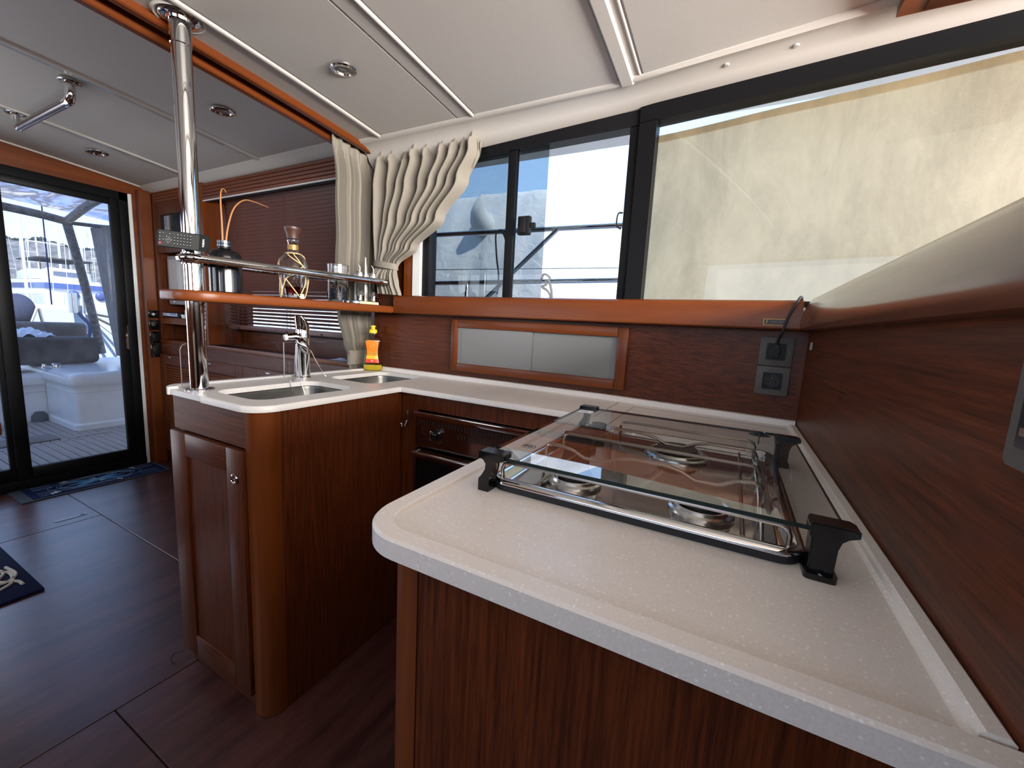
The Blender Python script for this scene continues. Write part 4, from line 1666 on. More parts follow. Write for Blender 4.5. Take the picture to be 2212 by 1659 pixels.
for cx_ in (-2.93, -2.42, -1.78):
    for yy in (YBL - 0.0120, YBL + 0.0120):
        bm = BM()
        add_box(bm, cx_ - 0.0008, cx_ + 0.0008, yy - 0.0008, yy + 0.0008, 1.04, 1.83)
        obj('ladder_cord', bm, 'blind', bl)

# =================================================================== SALOON FURNITURE
# sideboard under the blind and television cabinet
sb = thing('sideboard', 'long cherry sideboard with louvred doors under the wooden blind', 'sideboard', (-2.7, 1.6, FZ))
sx0, sx1 = -3.742, -1.62
bm = BM()
add_box(bm, sx0, sx1, 1.506, 1.715, 0.80, 0.884)
add_box(bm, sx0, sx1, 1.53, 1.715, FZ + 0.002, 0.80)
obj('carcass', bm, 'veneer_x', sb)
bm = BM()
add_box(bm, sx0, sx1, 1.506, 1.715, 0.8845, 0.889)
obj('top', bm, 'veneer_x', sb)
bm = BM()
add_box(bm, sx0, sx1, 1.497, 1.512, 0.882, 0.906, 0.003)
obj('fiddle_rail', bm, 'solid_x', sb)
bm = BM()
add_box(bm, sx0, sx1, 1.500, 1.506, 0.812, 0.8815, 0.001, 1)
obj('fascia', bm, 'veneer_x', sb)
bm = BM()
add_box(bm, sx0, sx1, 1.51, 1.53, FZ + 0.002, 0.06)
obj('plinth', bm, 'veneer_x', sb)
doors = ((-3.738, -3.262), (-3.258, -2.690), (-2.610, -2.06), (-2.05, -1.64))
for i, (a, b) in enumerate(doors):
    d_ = thing('louvred_door', None, None)
    d_.parent = sb
    yd = 1.486
    sw = 0.072
    for nm, mt, q in (('stile', 'veneer_z', (a, a + sw, 0.065, 0.800)), ('stile', 'veneer_z', (b - sw, b, 0.065, 0.800)), ('rail', 'veneer_x', (a + sw, b - sw, 0.728, 0.800)), ('rail', 'veneer_x', (a + sw, b - sw, 0.065, 0.13))):
        bm = BM()
        add_box(bm, q[0] + 0.0004, q[1] - 0.0004, yd, yd + 0.02, q[2], q[3], 0.002, 1)
        obj(nm, bm, mt, d_)
    bm = BM()
    add_box(bm, a + sw - 0.004, b - sw + 0.004, yd + 0.016, yd + 0.020, 0.12, 0.735)
    obj('backing', bm, 'dark_gap', d_)
    src = None
    k = 0
    z = 0.712
    while z > 0.14:
        if src is None:
            bm = BM()
            t = bmesh.new()
            add_box(t, a + sw, b - sw, -0.010, 0.010, -0.0022, 0.0022, 0.001, 1)
            merge(bm, t, Matrix.Translation((0, yd + 0.010, z)) @ Matrix.Rotation(math.radians(42), 4, 'X'))
            src = obj('slat', bm, 'solid_x', d_)
            zs0 = z
        else:
            copy_part(src, d_, (0, 0, z - zs0))
        z -= 0.0185
    bm = BM()
    add_box(bm, (a + b) / 2 - 0.018 - 0.09, (a + b) / 2 + 0.018 - 0.09, yd - 0.0012, yd + 0.001, 0.778, 0.788, 0.0005, 1)
    obj('catch_plate', bm, 'steel', d_)
bm = BM()
add_lathe(bm, [(0, 0.012), (0.006, 0.012), (0.009, 0.006), (0.012, 0.0), (0, 0)], (0, 0, 0), 16)
bmesh.ops.transform(bm, matrix=Matrix.Translation((-3.29, 1.486, 0.690)) @ Matrix.Rotation(math.radians(90), 4, 'X'), verts=bm.verts)
obj('push_knob', bm, 'chrome', sb)
bm = BM()
add_box(bm, -2.690, -2.610, 1.490, 1.53, 0.065, 0.800, 0.001, 1)
obj('divider', bm, 'veneer_z', sb)

tvc = thing('television_cabinet', 'tall cherry cabinet with open niches holding the television in the aft corner', 'cabinet', (-3.42, 1.6, 0.89))
tx0, tx1 = -3.742, -3.0815
zb = 0.907
for nm, mt, q in (('side_panel', 'veneer_z', (tx0, tx0 + 0.03, 1.50, 1.715, zb, 1.945)), ('side_panel', 'solid_z', (tx1 - 0.046, tx1, 1.50, 1.600, zb, 1.945)), ('side_panel', 'veneer_z', (tx1 - 0.03, tx1, 1.6005, 1.715, zb, 1.945)),
                  ('back_panel', 'dark_gap', (tx0 + 0.03, tx1 - 0.046, 1.70, 1.715, zb, 1.945)), ('shelf', 'solid_x', (tx0 + 0.0305, tx1 - 0.0465, 1.502, 1.70, 1.023, 1.068)),
                  ('front_panel', 'veneer_z', (tx0 + 0.031, -3.642, 1.502, 1.515, 1.520, 1.862)), ('front_panel', 'veneer_z', (-3.6415, tx1 - 0.0465, 1.502, 1.515, 1.775, 1.862)),
                  ('front_panel', 'veneer_z', (-3.6415, tx1 - 0.0465, 1.502, 1.515, 1.520, 1.592)), ('niche_base', 'veneer_x', (tx0 + 0.03, tx1 - 0.046, 1.515, 1.70, 1.520, 1.533))):
    bm = BM()
    add_box(bm, *q, 0.001, 1)
    obj(nm, bm, mt, tvc)
for k in range(4):
    bm = BM()
    t = bmesh.new()
    add_box(t, tx0 + 0.031, tx1 - 0.0465, -0.009, 0.009, -0.0095, 0.0095, 0.0025, 1)
    merge(bm, t, Matrix.Translation((0, 1.512, 1.874 + 0.0205 * k)) @ Matrix.Rotation(math.radians(12), 4, 'X'))
    obj('slat', bm, 'solid_x', tvc)
# radio with a glossy display in the upper niche
rd = thing('radio_panel', 'black glossy display panel let into the upper part of the television cabinet', 'display', (-3.4, 1.5, 1.595))
bm = BM()
add_box(bm, -3.640, -3.150, 1.504, 1.53, 1.594, 1.774, 0.002, 1)
obj('frame', bm, 'black_plastic', rd)
bm = BM()
add_box(bm, -3.588, -3.20, 1.5025, 1.5045, 1.652, 1.766)
obj('screen', bm, plain('display_glass', (0.035, 0.037, 0.042), 0.06, coat=1.0, noise=0.6, nscale=9), rd)
bm = BM()
add_box(bm, -3.588, -3.20, 1.5025, 1.5045, 1.636, 1.650)
obj('trim', bm, 'white_plastic', rd)
# television
tv = thing('television', 'flat grey framed television standing in the cabinet behind the steel pole', 'television', (-3.41, 1.56, 1.07))
bm = BM()
add_prism(bm, fillet([(-3.655, 1.165), (-3.165, 1.165), (-3.165, 1.502), (-3.655, 1.502)], 0.02, 5), 1.535, 1.570, to3=lambda u, v, w: (u, w, v))
obj('case', bm, plain('tv_case', (0.22, 0.22, 0.225), 0.4), tv)
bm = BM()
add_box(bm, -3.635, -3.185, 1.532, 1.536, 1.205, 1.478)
obj('screen', bm, plain('tv_screen', (0.42, 0.42, 0.42), 0.25, coat=0.8), tv)  # pale grey base colour stands in for the reflection on the screen
bm = BM()
add_box(bm, -3.485, -3.412, 1.585, 1.66, 1.0685, 1.08, 0.003)
add_box(bm, -3.475, -3.42, 1.60, 1.615, 1.08, 1.25, 0.003)
add_box(bm, -3.475, -3.42, 1.571, 1.60, 1.22, 1.25, 0.003)
obj('stand', bm, 'black_plastic', tv)
bm = BM()
add_box(bm, -3.60, -3.575, 1.5345, 1.5355, 1.180, 1.188)
obj('badge', bm, 'paint_white', tv)
# player, small card box and cup on the shelf
dv = thing('disc_player', 'slim black disc player with a pale front on the niche shelf', 'player', (-3.6, 1.56, 1.0685))
bm = BM()
add_box(bm, -3.710, -3.492, 1.512, 1.65, 1.069, 1.106, 0.003)
obj('case', bm, 'black_plastic', dv)
bm = BM()
add_box(bm, -3.706, -3.504, 1.5105, 1.5125, 1.079, 1.100)
obj('front', bm, plain('pale_blue_front', (0.45, 0.52, 0.66), 0.3), dv)
bm = BM()
add_box(bm, -3.60, -3.52, 1.5098, 1.5108, 1.088, 1.097)
obj('display', bm, plain('blue_display', (0.05, 0.10, 0.32), 0.3), dv)
cp = BM()
add_lathe(cp, [(0, 0.0), (0.016, 0.0), (0.022, 0.026), (0.020, 0.026), (0.014, 0.003), (0, 0.003)], (-3.455, 1.535, 1.069), 20)
tag(obj('cup', cp, 'white_plastic'), 'tiny white cup between the disc player and white card box', 'cup')
cb = thing('card_box', 'small white card box with black print on the niche shelf', 'box', (-3.35, 1.54, 1.0685))
bm = BM()
add_box(bm, -3.405, -3.290, 1.515, 1.575, 1.069, 1.128, 0.001, 1)
obj('carton', bm, 'white_plastic', cb)
bm = BM()
add_box(bm, -3.385, -3.370, 1.5142, 1.5150, 1.096, 1.115)
add_box(bm, -3.330, -3.318, 1.5142, 1.5150, 1.076, 1.084)
add_box(bm, -3.385, -3.345, 1.5142, 1.5150, 1.076, 1.080)
obj('print', bm, 'paint_black', cb)
# switches on the corner post by the door
sw = thing('switch_column', 'column of black switches and sockets on the post beside the sliding door', 'switch', (-3.745, 1.47, 0.80))
for z, h in ((1.086, 0.055), (1.008, 0.070), (0.918, 0.090), (0.822, 0.095)):
    bm = BM()
    add_box(bm, -3.745, -3.733, 1.436, 1.494, z - h / 2, z + h / 2, 0.003)
    p_ = obj('plate', bm, 'black_gloss', sw)
    bm = BM()
    if h > 0.08:
        add_box(bm, -3.733, -3.727, 1.448, 1.484, z - h * 0.30, z + h * 0.32, 0.003)
        obj('rocker', bm, 'black_plastic', p_)
    else:
        add_lathe(bm, [(0, 0.006), (0.009, 0.006), (0.012, 0.0), (0, 0)], (0, 0, 0), 14)
        bmesh.ops.transform(bm, matrix=Matrix.Translation((-3.733, 1.462, z)) @ Matrix.Rotation(math.radians(90), 4, 'Y'), verts=bm.verts)
        obj('socket', bm, 'steel', p_)
# paper slip lying on the sideboard behind the tap
pp = BM()
add_grid(pp, lambda u, v: (-1.93 + 0.14 * u, 1.52 + 0.05 * v, 0.9065 + 0.010 * math.sin(u * 5) * v), 8, 3)
tag(obj('paper_slip', pp, plain('pale_paper', (0.55, 0.65, 0.78), 0.6)), 'pale blue paper slip on the sideboard behind the tap', 'paper')

# dining table (one corner in view), rugs, hatch pull
tb = thing('dining_table', 'varnished dining table with a pale edge line, only its corner in view', 'table', (-2.8, -0.1, FZ))
plan = fillet([(-3.25, -0.75), (-2.275, -0.75), (-2.275, 0.432), (-3.25, 0.432)], 0.035, 6)
bm = BM()
add_prism(bm, plan, 0.655, 0.697)
obj('table_edge', bm, 'solid_x', tb)
bm = BM()
add_prism(bm, inset(plan, 0.003), 0.697, 0.701)
obj('table_top', bm, 'table', tb)
bm = BM()
add_lathe(bm, [(0.16, FZ + 0.012), (0.16, FZ + 0.02), (0.05, FZ + 0.03), (0.045, 0.60), (0.12, 0.64), (0.12, 0.655), (0, 0.655)], (-2.75, -0.15, 0), 28)
obj('pedestal', bm, 'steel', tb)

rug = thing('rug', 'dark navy rug with a white rope knot, cut off at the left edge', 'rug', (-2.75, 0.0, FZ))
bm = BM()
add_box(bm, -3.30, -2.371, -0.55, 0.505, FZ + 0.001, FZ + 0.011, 0.003)
obj('pile', bm, 'navy', rug)
bm = BM()
rz = FZ + 0.0125
for P_ in ([(-2.62, 0.455), (-2.52, 0.462), (-2.47, 0.42), (-2.52, 0.375), (-2.60, 0.40), (-2.56, 0.45), (-2.46, 0.44), (-2.42, 0.40)],
           [(-2.66, 0.40), (-2.58, 0.44), (-2.50, 0.41), (-2.45, 0.45), (-2.405, 0.456)], [(-2.70, 0.35), (-2.60, 0.33), (-2.50, 0.36), (-2.43, 0.34)]):
    add_tube(bm, smooth_pts([(x_ * 1.026, y_ * 1.026, rz) for x_, y_ in P_], 6), 0.006, 6)  # knot scaled about the camera, as are the rug, mat and floor joints
obj('rope_knot', bm, 'rope', rug)

mat_ = thing('compass_mat', 'navy door mat with a blue compass rose in front of the sliding door', 'mat', (-3.6, 1.06, FZ))
mx0, mx1, my0, my1 = -3.786, -3.515, 0.698, 1.424
bm = BM()
add_box(bm, mx0, mx1, my0, my1, FZ + 0.0008, FZ + 0.006, 0.002, 1)
obj('rubber_border', bm, 'mat_edge', mat_)
bm = BM()
add_box(bm, mx0 + 0.022, mx1 - 0.016, my0 + 0.050, my1 - 0.022, FZ + 0.0062, FZ + 0.0078, 0.0006, 1)
obj('pile', bm, 'navy', mat_)
mc = Vector((-3.655, 1.067))


def flat_poly(bm, pts, z=FZ + 0.0083):
    add_prism(bm, pts, z - 0.0005, z)


def star(bm, n, r1, r0, rot, sy=1.45):
    pts = []
    for k in range(2 * n):
        a_ = rot + PI * k / n
        r = r1 if k % 2 == 0 else r0
        pts.append((mc.x + r * math.cos(a_), mc.y + r * math.sin(a_) * sy))
    flat_poly(bm, pts)


bm = BM()
star(bm, 4, 0.112, 0.034, PI / 4, 1.9)
obj('compass_rose', bm, 'teal', mat_)
bm = BM()
for k in range(4):
    a_ = k * PI / 2
    tip = (mc.x + 0.060 * math.cos(a_), mc.y + 0.14 * math.sin(a_))
    l_ = (mc.x + 0.034 * math.cos(a_ + PI / 4), mc.y + 0.050 * math.sin(a_ + PI / 4))
    flat_poly(bm, [(mc.x, mc.y), tip, l_], FZ + 0.0088)
obj('rose_highlight', bm, 'pale_blue', mat_)
bm = BM()
for rr in (0.080, 0.087, 0.105):
    pts = [(mc.x + rr * math.cos(k * PI / 24), mc.y + rr * 2.2 * math.sin(k * PI / 24), FZ + 0.0084) for k in range(48)]
    add_tube(bm, pts, 0.0012, 5, closed=True)
for k in range(8):
    a_ = k * PI / 4 + 0.2
    add_tube(bm, [(mc.x + 0.03 * math.cos(a_), mc.y + 0.05 * math.sin(a_), FZ + 0.0084), (mc.x + 0.10 * math.cos(a_), mc.y + 0.19 * math.sin(a_), FZ + 0.0084)], 0.0011, 5)
for dx in (-0.09, -0.06, -0.035, 0.03, 0.06, 0.09):
    for s_ in (-1, 1):
        add_tube(bm, [(mc.x + dx, mc.y + s_ * 0.20, FZ + 0.0084), (mc.x + dx * 1.05, mc.y + s_ * (0.285 if s_ < 0 else 0.31), FZ + 0.0084)], 0.0010, 5)
obj('rhumb_line', bm, 'pale_blue', mat_)


def text_obj(name, s, size, mat, parent, M_, extrude=0.0004, align='CENTER', bold=False):
    cu = bpy.data.curves.new(name, 'FONT')
    cu.body = s
    cu.size = size
    cu.align_x = align
    cu.align_y = 'CENTER'
    cu.extrude = extrude
    cu.resolution_u = 3
    if bold:
        cu.offset = size * 0.018
    tmp = bpy.data.objects.new('tmp_text', cu)
    COL.objects.link(tmp)
    dg = bpy.context.evaluated_depsgraph_get()
    me = bpy.data.meshes.new_from_object(tmp.evaluated_get(dg))
    bm_ = bmesh.new()
    bm_.from_mesh(me)
    bpy.data.objects.remove(tmp)
    bpy.data.meshes.remove(me)
    bmesh.ops.transform(bm_, matrix=M_, verts=bm_.verts)
    return obj(name, bm_, mat, parent, smooth=False)


for ch, x_, y_ in (('N', -3.745, 0.930), ('W', -3.575, 0.845), ('E', -3.740, 1.275), ('S', -3.560, 1.150)):
    text_obj('letter', ch, 0.042, 'paint_white', mat_, Matrix.Translation((x_, y_, FZ + 0.0086)) @ Matrix.Rotation(math.radians(-60), 4, 'Z'), bold=True)

hp = thing('hatch_pull', 'flush steel lifting ring let into the cabin floor near the mat', 'handle', (-3.10, 0.78, FZ))
bm = BM()
add_prism(bm, fillet([(-3.116, 0.718), (-3.085, 0.718), (-3.085, 0.846), (-3.116, 0.846)], [0.014, 0.014, 0.002, 0.002], 6), FZ + 0.0002, FZ + 0.0022)
obj('plate', bm, plain('dull_steel', (0.30, 0.32, 0.33), 0.4, metal=0.8), hp)
bm = BM()
add_box(bm, -3.106, -3.094, 0.823, 0.837, FZ + 0.0022, FZ + 0.0026)
obj('keyhole', bm, 'dark_gap', hp)

# =================================================================== CEILING FITTINGS
def downlight(label, x, y, fz, r, lens):
    z = fz(y) - 0.004
    t = thing('ceiling_light', label, 'ceiling light', (x, y, z))
    tilt = math.atan(0.06 * (y + 0.2))
    bm = BM()
    add_lathe(bm, [(r, 0.003), (r, -0.002), (r * 0.92, -0.0055), (r * 0.70, -0.006), (r * 0.64, 0.001), (r * 0.60, 0.004)], (0, 0, 0), 32)
    bmesh.ops.transform(bm, matrix=Matrix.Translation((x, y, z)) @ Matrix.Rotation(tilt, 4, 'X'), verts=bm.verts)
    obj('bezel', bm, 'chrome', t)
    bm = BM()
    add_lathe(bm, [(r * 0.66, 0.002), (r * 0.5, -0.001), (0, -0.002)], (0, 0, 0), 28)
    bmesh.ops.transform(bm, matrix=Matrix.Translation((x, y, z)) @ Matrix.Rotation(tilt, 4, 'X'), verts=bm.verts)
    obj('lens', bm, lens, t)
    return t


MT['lens'] = plain('lamp_lens', (0.30, 0.30, 0.30), 0.12, coat=0.5)
MT['lens_brown'] = plain('lamp_lens_brown', (0.20, 0.15, 0.13), 0.25, coat=0.5)  # darker, browner and rougher than the plain grey lens
downlight('chrome downlight in the galley ceiling, nearest the camera', -1.156, 0.975, zg, 0.040, 'lens')
downlight('chrome ceiling light between the steel pole and the curtain track', -2.082, 1.113, zs, 0.047, 'lens_brown')
downlight('small chrome ceiling light near the sliding door', -3.357, 1.104, zs, 0.052, 'chrome')

hd = thing('grab_handle', 'chrome and dark grip handle fixed to the saloon ceiling', 'handle', (-2.84, 0.755, 2.0))
MT['grip'] = plain('handle_grip', (0.16, 0.135, 0.13), 0.22, metal=0.8)
gx0, gx1, gy = -2.50, -3.18, 0.755
gz = zs(gy) - 0.075
bm = BM()
add_tube(bm, [(gx0 - 0.045, gy, gz), (gx1 + 0.045, gy, gz)], 0.0165, 18)
obj('grip', bm, 'grip', hd)
for x_, s_ in ((gx0, -1), (gx1, 1)):
    bm = BM()
    add_tube(bm, smooth_pts([(x_ + s_ * 0.060, gy, gz), (x_ + s_ * 0.030, gy, gz), (x_ + s_ * 0.008, gy, gz + 0.010), (x_, gy, gz + 0.035), (x_, gy, gz + 0.066)], 6), 0.0168, 16)
    e_ = obj('end_fitting', bm, 'chrome', hd)
    bm = BM()
    add_lathe(bm, [(0.0, -0.004), (0.030, -0.004), (0.036, 0.0), (0.036, 0.004)], (x_, gy, zs(gy) - 0.0085), 24, sx=1.0, sy=1.0)
    obj('base_plate', bm, 'chrome', e_)

bxo = thing('overhead_box', 'cherry overhead box on the ceiling above the covered window', 'box', (0.6, 1.1, 1.84))
bm = BM()
add_prism(bm, [(0.75, 1.846), (1.262, 1.846), (1.262, zg(1.262) - 0.0045), (1.0, zg(1.0) - 0.0045), (0.75, zg(0.75) - 0.0045)], 0.232, 0.54, to3=lambda u, v, w: (w, u, v))
obj('body', bm, 'solid_x', bxo)
bm = BM()
add_box(bm, 0.275, 0.52, 0.80, 1.255, 1.843, 1.8455, 0.001)
obj('lid', bm, 'solid_x', bxo)

# =================================================================== OUTSIDE, STARBOARD SIDE
# mesh sun cover snapped over window 2
def cover_fn(u, v):
    x = -0.330 + 1.95 * u
    ztop = 1.782 + 0.030 * (x + 0.33) - 0.010 * (x + 0.33) ** 2
    z = ztop - (ztop - 1.12) * v
    y = 1.515 + side(x) + 0.006 * math.sin(9 * u + 2.2 * v) * (1 - 0.4 * v) + 0.004 * math.sin(24 * u + 5 * v)
    return (x, y, z)


cov = thing('sun_cover', 'stained beige mesh sun cover stretched outside the large fixed window', 'cover', (0.5, 1.5, 1.12))
bm = BM()
add_grid(bm, cover_fn, 60, 24)
obj('mesh', bm, 'cover', cov, angle=180)
bm = BM()
add_grid(bm, lambda u, v: (lambda p: (p[0], p[1] + 0.003, p[2] + 0.001))(cover_fn(u, v * 0.034)), 60, 2)
obj('hem', bm, 'cover', cov, angle=180)

# side deck rail
rail = thing('deck_rail', 'stainless guard rail with a diagonal brace outside the galley window', 'railing', (-1.0, 1.95, 0.9))
for nm, pts, r in (('top_tube', [(-3.0, 1.95, 1.645), (0.9, 1.95, 1.598)], 0.0125), ('lower_tube', [(-3.0, 1.95, 1.342), (0.9, 1.95, 1.389)], 0.0125),
                   ('brace', [(-1.30, 1.95, 1.20), (-0.815, 1.95, 1.617)], 0.0115), ('stanchion', [(-1.345, 1.95, 0.95), (-1.335, 1.95, 1.353)], 0.0120), ('stanchion', [(0.35, 1.95, 0.95), (0.35, 1.95, 1.60)], 0.0125),
                   ('stay', [(-1.13, 1.95, 1.15), (-1.09, 1.95, 1.30)], 0.006)):
    bm = BM()
    add_tube(bm, pts, r, 14)
    obj(nm, bm, 'chrome', rail)
bm = BM()
add_tube(bm, [(-3.0, 1.95, 1.445), (0.9, 1.95, 1.417)], 0.0022, 6)
obj('lifeline', bm, 'steel', rail)
rp = BM()
add_tube(rp, smooth_pts([(-0.885, 1.945, 1.375), (-0.865, 1.930, 1.400), (-0.840, 1.945, 1.385), (-0.850, 1.930, 1.350), (-0.875, 1.935, 1.340), (-0.842, 1.930, 1.320), (-0.825, 1.935, 1.290), (-0.838, 1.93, 1.262), (-0.832, 1.93, 1.235)], 6), 0.006, 8)
add_tube(rp, smooth_pts([(-0.86, 1.94, 1.372), (-0.835, 1.93, 1.365), (-0.82, 1.935, 1.31), (-0.815, 1.93, 1.26)], 6), 0.006, 8)
tag(obj('mooring_knot', rp, 'rope'), 'knotted pale rope end on the lower guard rail outside the window', 'rope')
ln = BM()
add_tube(ln, smooth_pts([(-1.13, 1.93, 1.625), (-1.15, 1.925, 1.60), (-1.135, 1.92, 1.48), (-1.12, 1.92, 1.40), (-1.125, 1.925, 1.30)], 6), 0.0045, 8)
add_tube(ln, smooth_pts([(-1.13, 1.93, 1.625), (-1.10, 1.925, 1.60), (-1.06, 1.93, 1.50), (-1.055, 1.925, 1.45)], 6), 0.007, 8)
tag(obj('fender_line', ln, 'rubber'), 'dark line hanging from the top guard rail by the mullion', 'rope')

# our own side deck
bm = BM()
add_box(bm, -4.0, 2.5, 1.78, 2.05, 0.70, 0.95, 0.02)
struct('side_deck', bm, 'white_gel', 'white side deck and bulwark outside the galley window', 'deck')

# neighbouring boat under a canvas cover
nb = thing('covered_boat', 'neighbouring white boat under a wrinkled pale canvas winter cover', 'boat', (-2.0, 4.5, -0.8))


def canvas_fn(u, v):
    x = -8.5 + 11.0 * u
    ridge = 2.38 - 0.05 * min(abs(x + 2.2), 2.5) ** 2 if x < -1.6 else 2.355 - 0.55 * (x + 1.6) - 0.04 * (x + 1.6) ** 2
    ridge = max(ridge, 1.15)
    eave = 0.75
    y0, y1 = 3.30, 4.9
    if v < 0.62:
        w = v / 0.62
        z = eave + (ridge - eave) * (w ** 0.85)
        y = y0 + 0.28 * w * w
    else:
        w = (v - 0.62) / 0.38
        z = ridge + 0.10 * math.sin(w * PI * 0.5)
        y = y0 + 0.28 + (y1 - y0 - 0.28) * w
    y += 0.020 * math.sin(11 * x + 6 * v) * (0.3 + v) * (1 - v) + 0.012 * math.sin(23 * x - 9 * v)
    return (x, y, z)


m, n, b, o_ = new_mat('canvas_wrinkled')
b.inputs['Base Color'].default_value = (0.66, 0.66, 0.655, 1)
b.inputs['Roughness'].default_value = 0.85
tc = n.nodes.new('ShaderNodeTexCoord')
t1 = n.nodes.new('ShaderNodeTexNoise')
t1.inputs['Scale'].default_value = 7
t1.inputs['Detail'].default_value = 4
t1.inputs['Distortion'].default_value = 1.6
n.links.new(tc.outputs['Object'], t1.inputs[0])
bp = n.nodes.new('ShaderNodeBump')
bp.inputs['Strength'].default_value = 0.40
bp.inputs['Distance'].default_value = 0.03
n.links.new(t1.outputs[0], bp.inputs['Height'])
n.links.new(bp.outputs[0], b.inputs['Normal'])
MT['canvas_w'] = m
bm = BM()
add_grid(bm, canvas_fn, 150, 40)
cnv = obj('canvas', bm, 'canvas_w', nb, angle=180)
# horn-shaped tie point pulled out of the canvas
bm = BM()
hp_ = [(-2.20, 3.46, 2.06, 0.115), (-2.18, 3.36, 2.09, 0.10), (-2.155, 3.29, 2.13, 0.075), (-2.125, 3.25, 2.19, 0.045), (-2.09, 3.24, 2.27, 0.012)]
add_tube(bm, [p[:3] for p in hp_], [p[3] for p in hp_], 14)
obj('canvas_vent', bm, 'canvas', cnv)
for pts in ([(-1.62, 3.32, 0.9), (-1.56, 3.40, 1.5), (-1.48, 3.55, 2.1), (-1.36, 3.60, 2.26)], [(-3.6, 3.31, 0.9), (-3.6, 3.42, 1.6), (-3.6, 3.57, 2.2)]):
    bm = BM()
    add_tube(bm, smooth_pts(pts, 6), 0.006, 6)
    obj('seam', bm, 'canvas_w', cnv)
bm = BM()
add_grid(bm, lambda u, v: (-7.5 + 12 * u, 3.26 + 0.25 * v - (0.25 * (2 * u - 1) ** 4) * -1, 0.85 - 1.7 * v), 24, 6)
obj('hull', bm, 'white_gel', nb)

# water
m, n, b, o_ = new_mat('harbour_water')
b.inputs['Base Color'].default_value = (0.02, 0.06, 0.09, 1)
b.inputs['Roughness'].default_value = 0.12
t1 = n.nodes.new('ShaderNodeTexNoise')
t1.inputs['Scale'].default_value = 1.6
t1.inputs['Detail'].default_value = 4
tc = n.nodes.new('ShaderNodeTexCoord')
n.links.new(tc.outputs['Object'], t1.inputs[0])
bp = n.nodes.new('ShaderNodeBump')
bp.inputs['Strength'].default_value = 0.5
bp.inputs['Distance'].default_value = 0.2
n.links.new(t1.outputs[0], bp.inputs['Height'])
n.links.new(bp.outputs[0], b.inputs['Normal'])
MT['water'] = m
bm = BM()
add_box(bm, -900, 300, -500, 500, -1.0, -0.85)
struct('water', bm, 'water', 'calm harbour water around the boats', 'water')

# =================================================================== OUTSIDE, COCKPIT
# teak deck with separate planks
bm = BM()
add_box(bm, -7.2, -3.87, -1.8, 2.0, -0.05, 0.018)
dk = struct('cockpit_deck', bm, 'dark_gap', 'cockpit floor of grey weathered teak planks with dark caulking', 'deck')
y = 0.12
pk = None
while y < 1.98:
    if pk is None:
        bm = BM()
        add_box(bm, -4.66, -3.90, y, y + 0.047, 0.016, 0.030, 0.0015, 1)
        pk = obj('plank', bm, 'teak', dk)
        bm = BM()
        add_box(bm, -6.9, -4.70, y, y + 0.047, 0.016, 0.030, 0.0015, 1)
        pk2 = obj('plank', bm, 'teak', dk)
        yp = y
    else:
        copy_part(pk, dk, (0, y - yp, 0))
        copy_part(pk2, dk, (0, y - yp, 0))
    y += 0.053
bm = BM()
add_box(bm, -4.695, -4.665, -1.7, 1.96, 0.016, 0.031, 0.0015, 1)
obj('border_plank', bm, 'teak', dk)
hm = BM()
add_box(hm, -4.97, -4.74, 0.55, 1.19, 0.031, 0.042, 0.004)
tag(obj('cockpit_mat', hm, plain('taupe_mat', (0.20, 0.18, 0.165), 0.9, noise=0.1)), 'taupe mat on the teak cockpit floor behind the sliding door', 'mat')
tr_ = BM()
add_prism(tr_, fillet([(-4.80, 1.24), (-4.80, 1.50), (-4.735, 1.50), (-4.735, 1.24)], 0.02, 4), 0.031, 0.034)
tag(obj('deck_plate', tr_, plain('deck_plate_grey', (0.33, 0.29, 0.27), 0.6)), 'flush grey plate in the teak cockpit floor', 'plate')

# moulded white lockers
lk = thing('cockpit_locker', 'white moulded cockpit locker with rounded corners seen through the door', 'locker', (-5.3, 1.7, 0.03))


def mould(bm, poly, r, layers, seg=6):
    L = fillet(poly, r, seg)
    rows = [[bm.verts.new((x_, y_, z_)) for x_, y_ in inset(L, d_)] for d_, z_ in layers]
    for a, b_ in zip(rows, rows[1:]):
        for k in range(len(L)):
            bm.faces.new((a[k], a[(k + 1) % len(L)], b_[(k + 1) % len(L)], b_[k]))
    bm.faces.new(rows[-1])
    bm.faces.new(rows[0][::-1])


bm = BM()
mould(bm, [(-6.4, 1.335), (-4.945, 1.335), (-4.945, 2.6), (-6.4, 2.6)], 0.07, [(0.0, 0.031), (0.0, 0.075), (0.018, 0.090), (0.018, 0.36), (0.008, 0.366), (0.018, 0.372), (0.014, 0.41), (-0.006, 0.425), (-0.012, 0.44), (-0.012, 0.49), (-0.004, 0.515), (0.03, 0.530), (0.06, 0.535)])
obj('locker_body', bm, 'white_gel', lk, angle=50)
bm = BM()
mould(bm, [(-6.3, -1.7), (-5.63, -1.7), (-5.63, 1.38), (-6.3, 1.38)], 0.05, [(0.0, 0.031), (0.0, 0.075), (0.015, 0.090), (0.015, 0.30), (0.006, 0.306), (0.015, 0.312), (0.012, 0.36), (-0.008, 0.375), (-0.008, 0.43), (0.03, 0.470)])
obj('bench_body', bm, 'white_gel', lk, angle=50)
bm = BM()
add_lathe(bm, [(0.06, 0), (0.055, 0.05), (0.03, 0.085), (0, 0.09)], (-5.625, 1.29, 0.031), 18)
obj('scupper', bm, 'mat_edge', lk)
for (x_, y_, r) in ((-5.52, 1.40, 0.035), (-5.50, 1.32, 0.018)):
    bm = BM()
    add_lathe(bm, [(0, 0.045), (r * 0.9, 0.045), (r, 0.04), (r, 0.005), (r * 1.2, 0.0)], (x_, y_, 0.530), 20)
    obj('cup_holder', bm, 'steel', lk)
cu_ = thing('bench_cover', 'dark grey cover over the aft cockpit bench with crumpled clear plastic', 'cover', (-5.95, 0.9, 0.47))
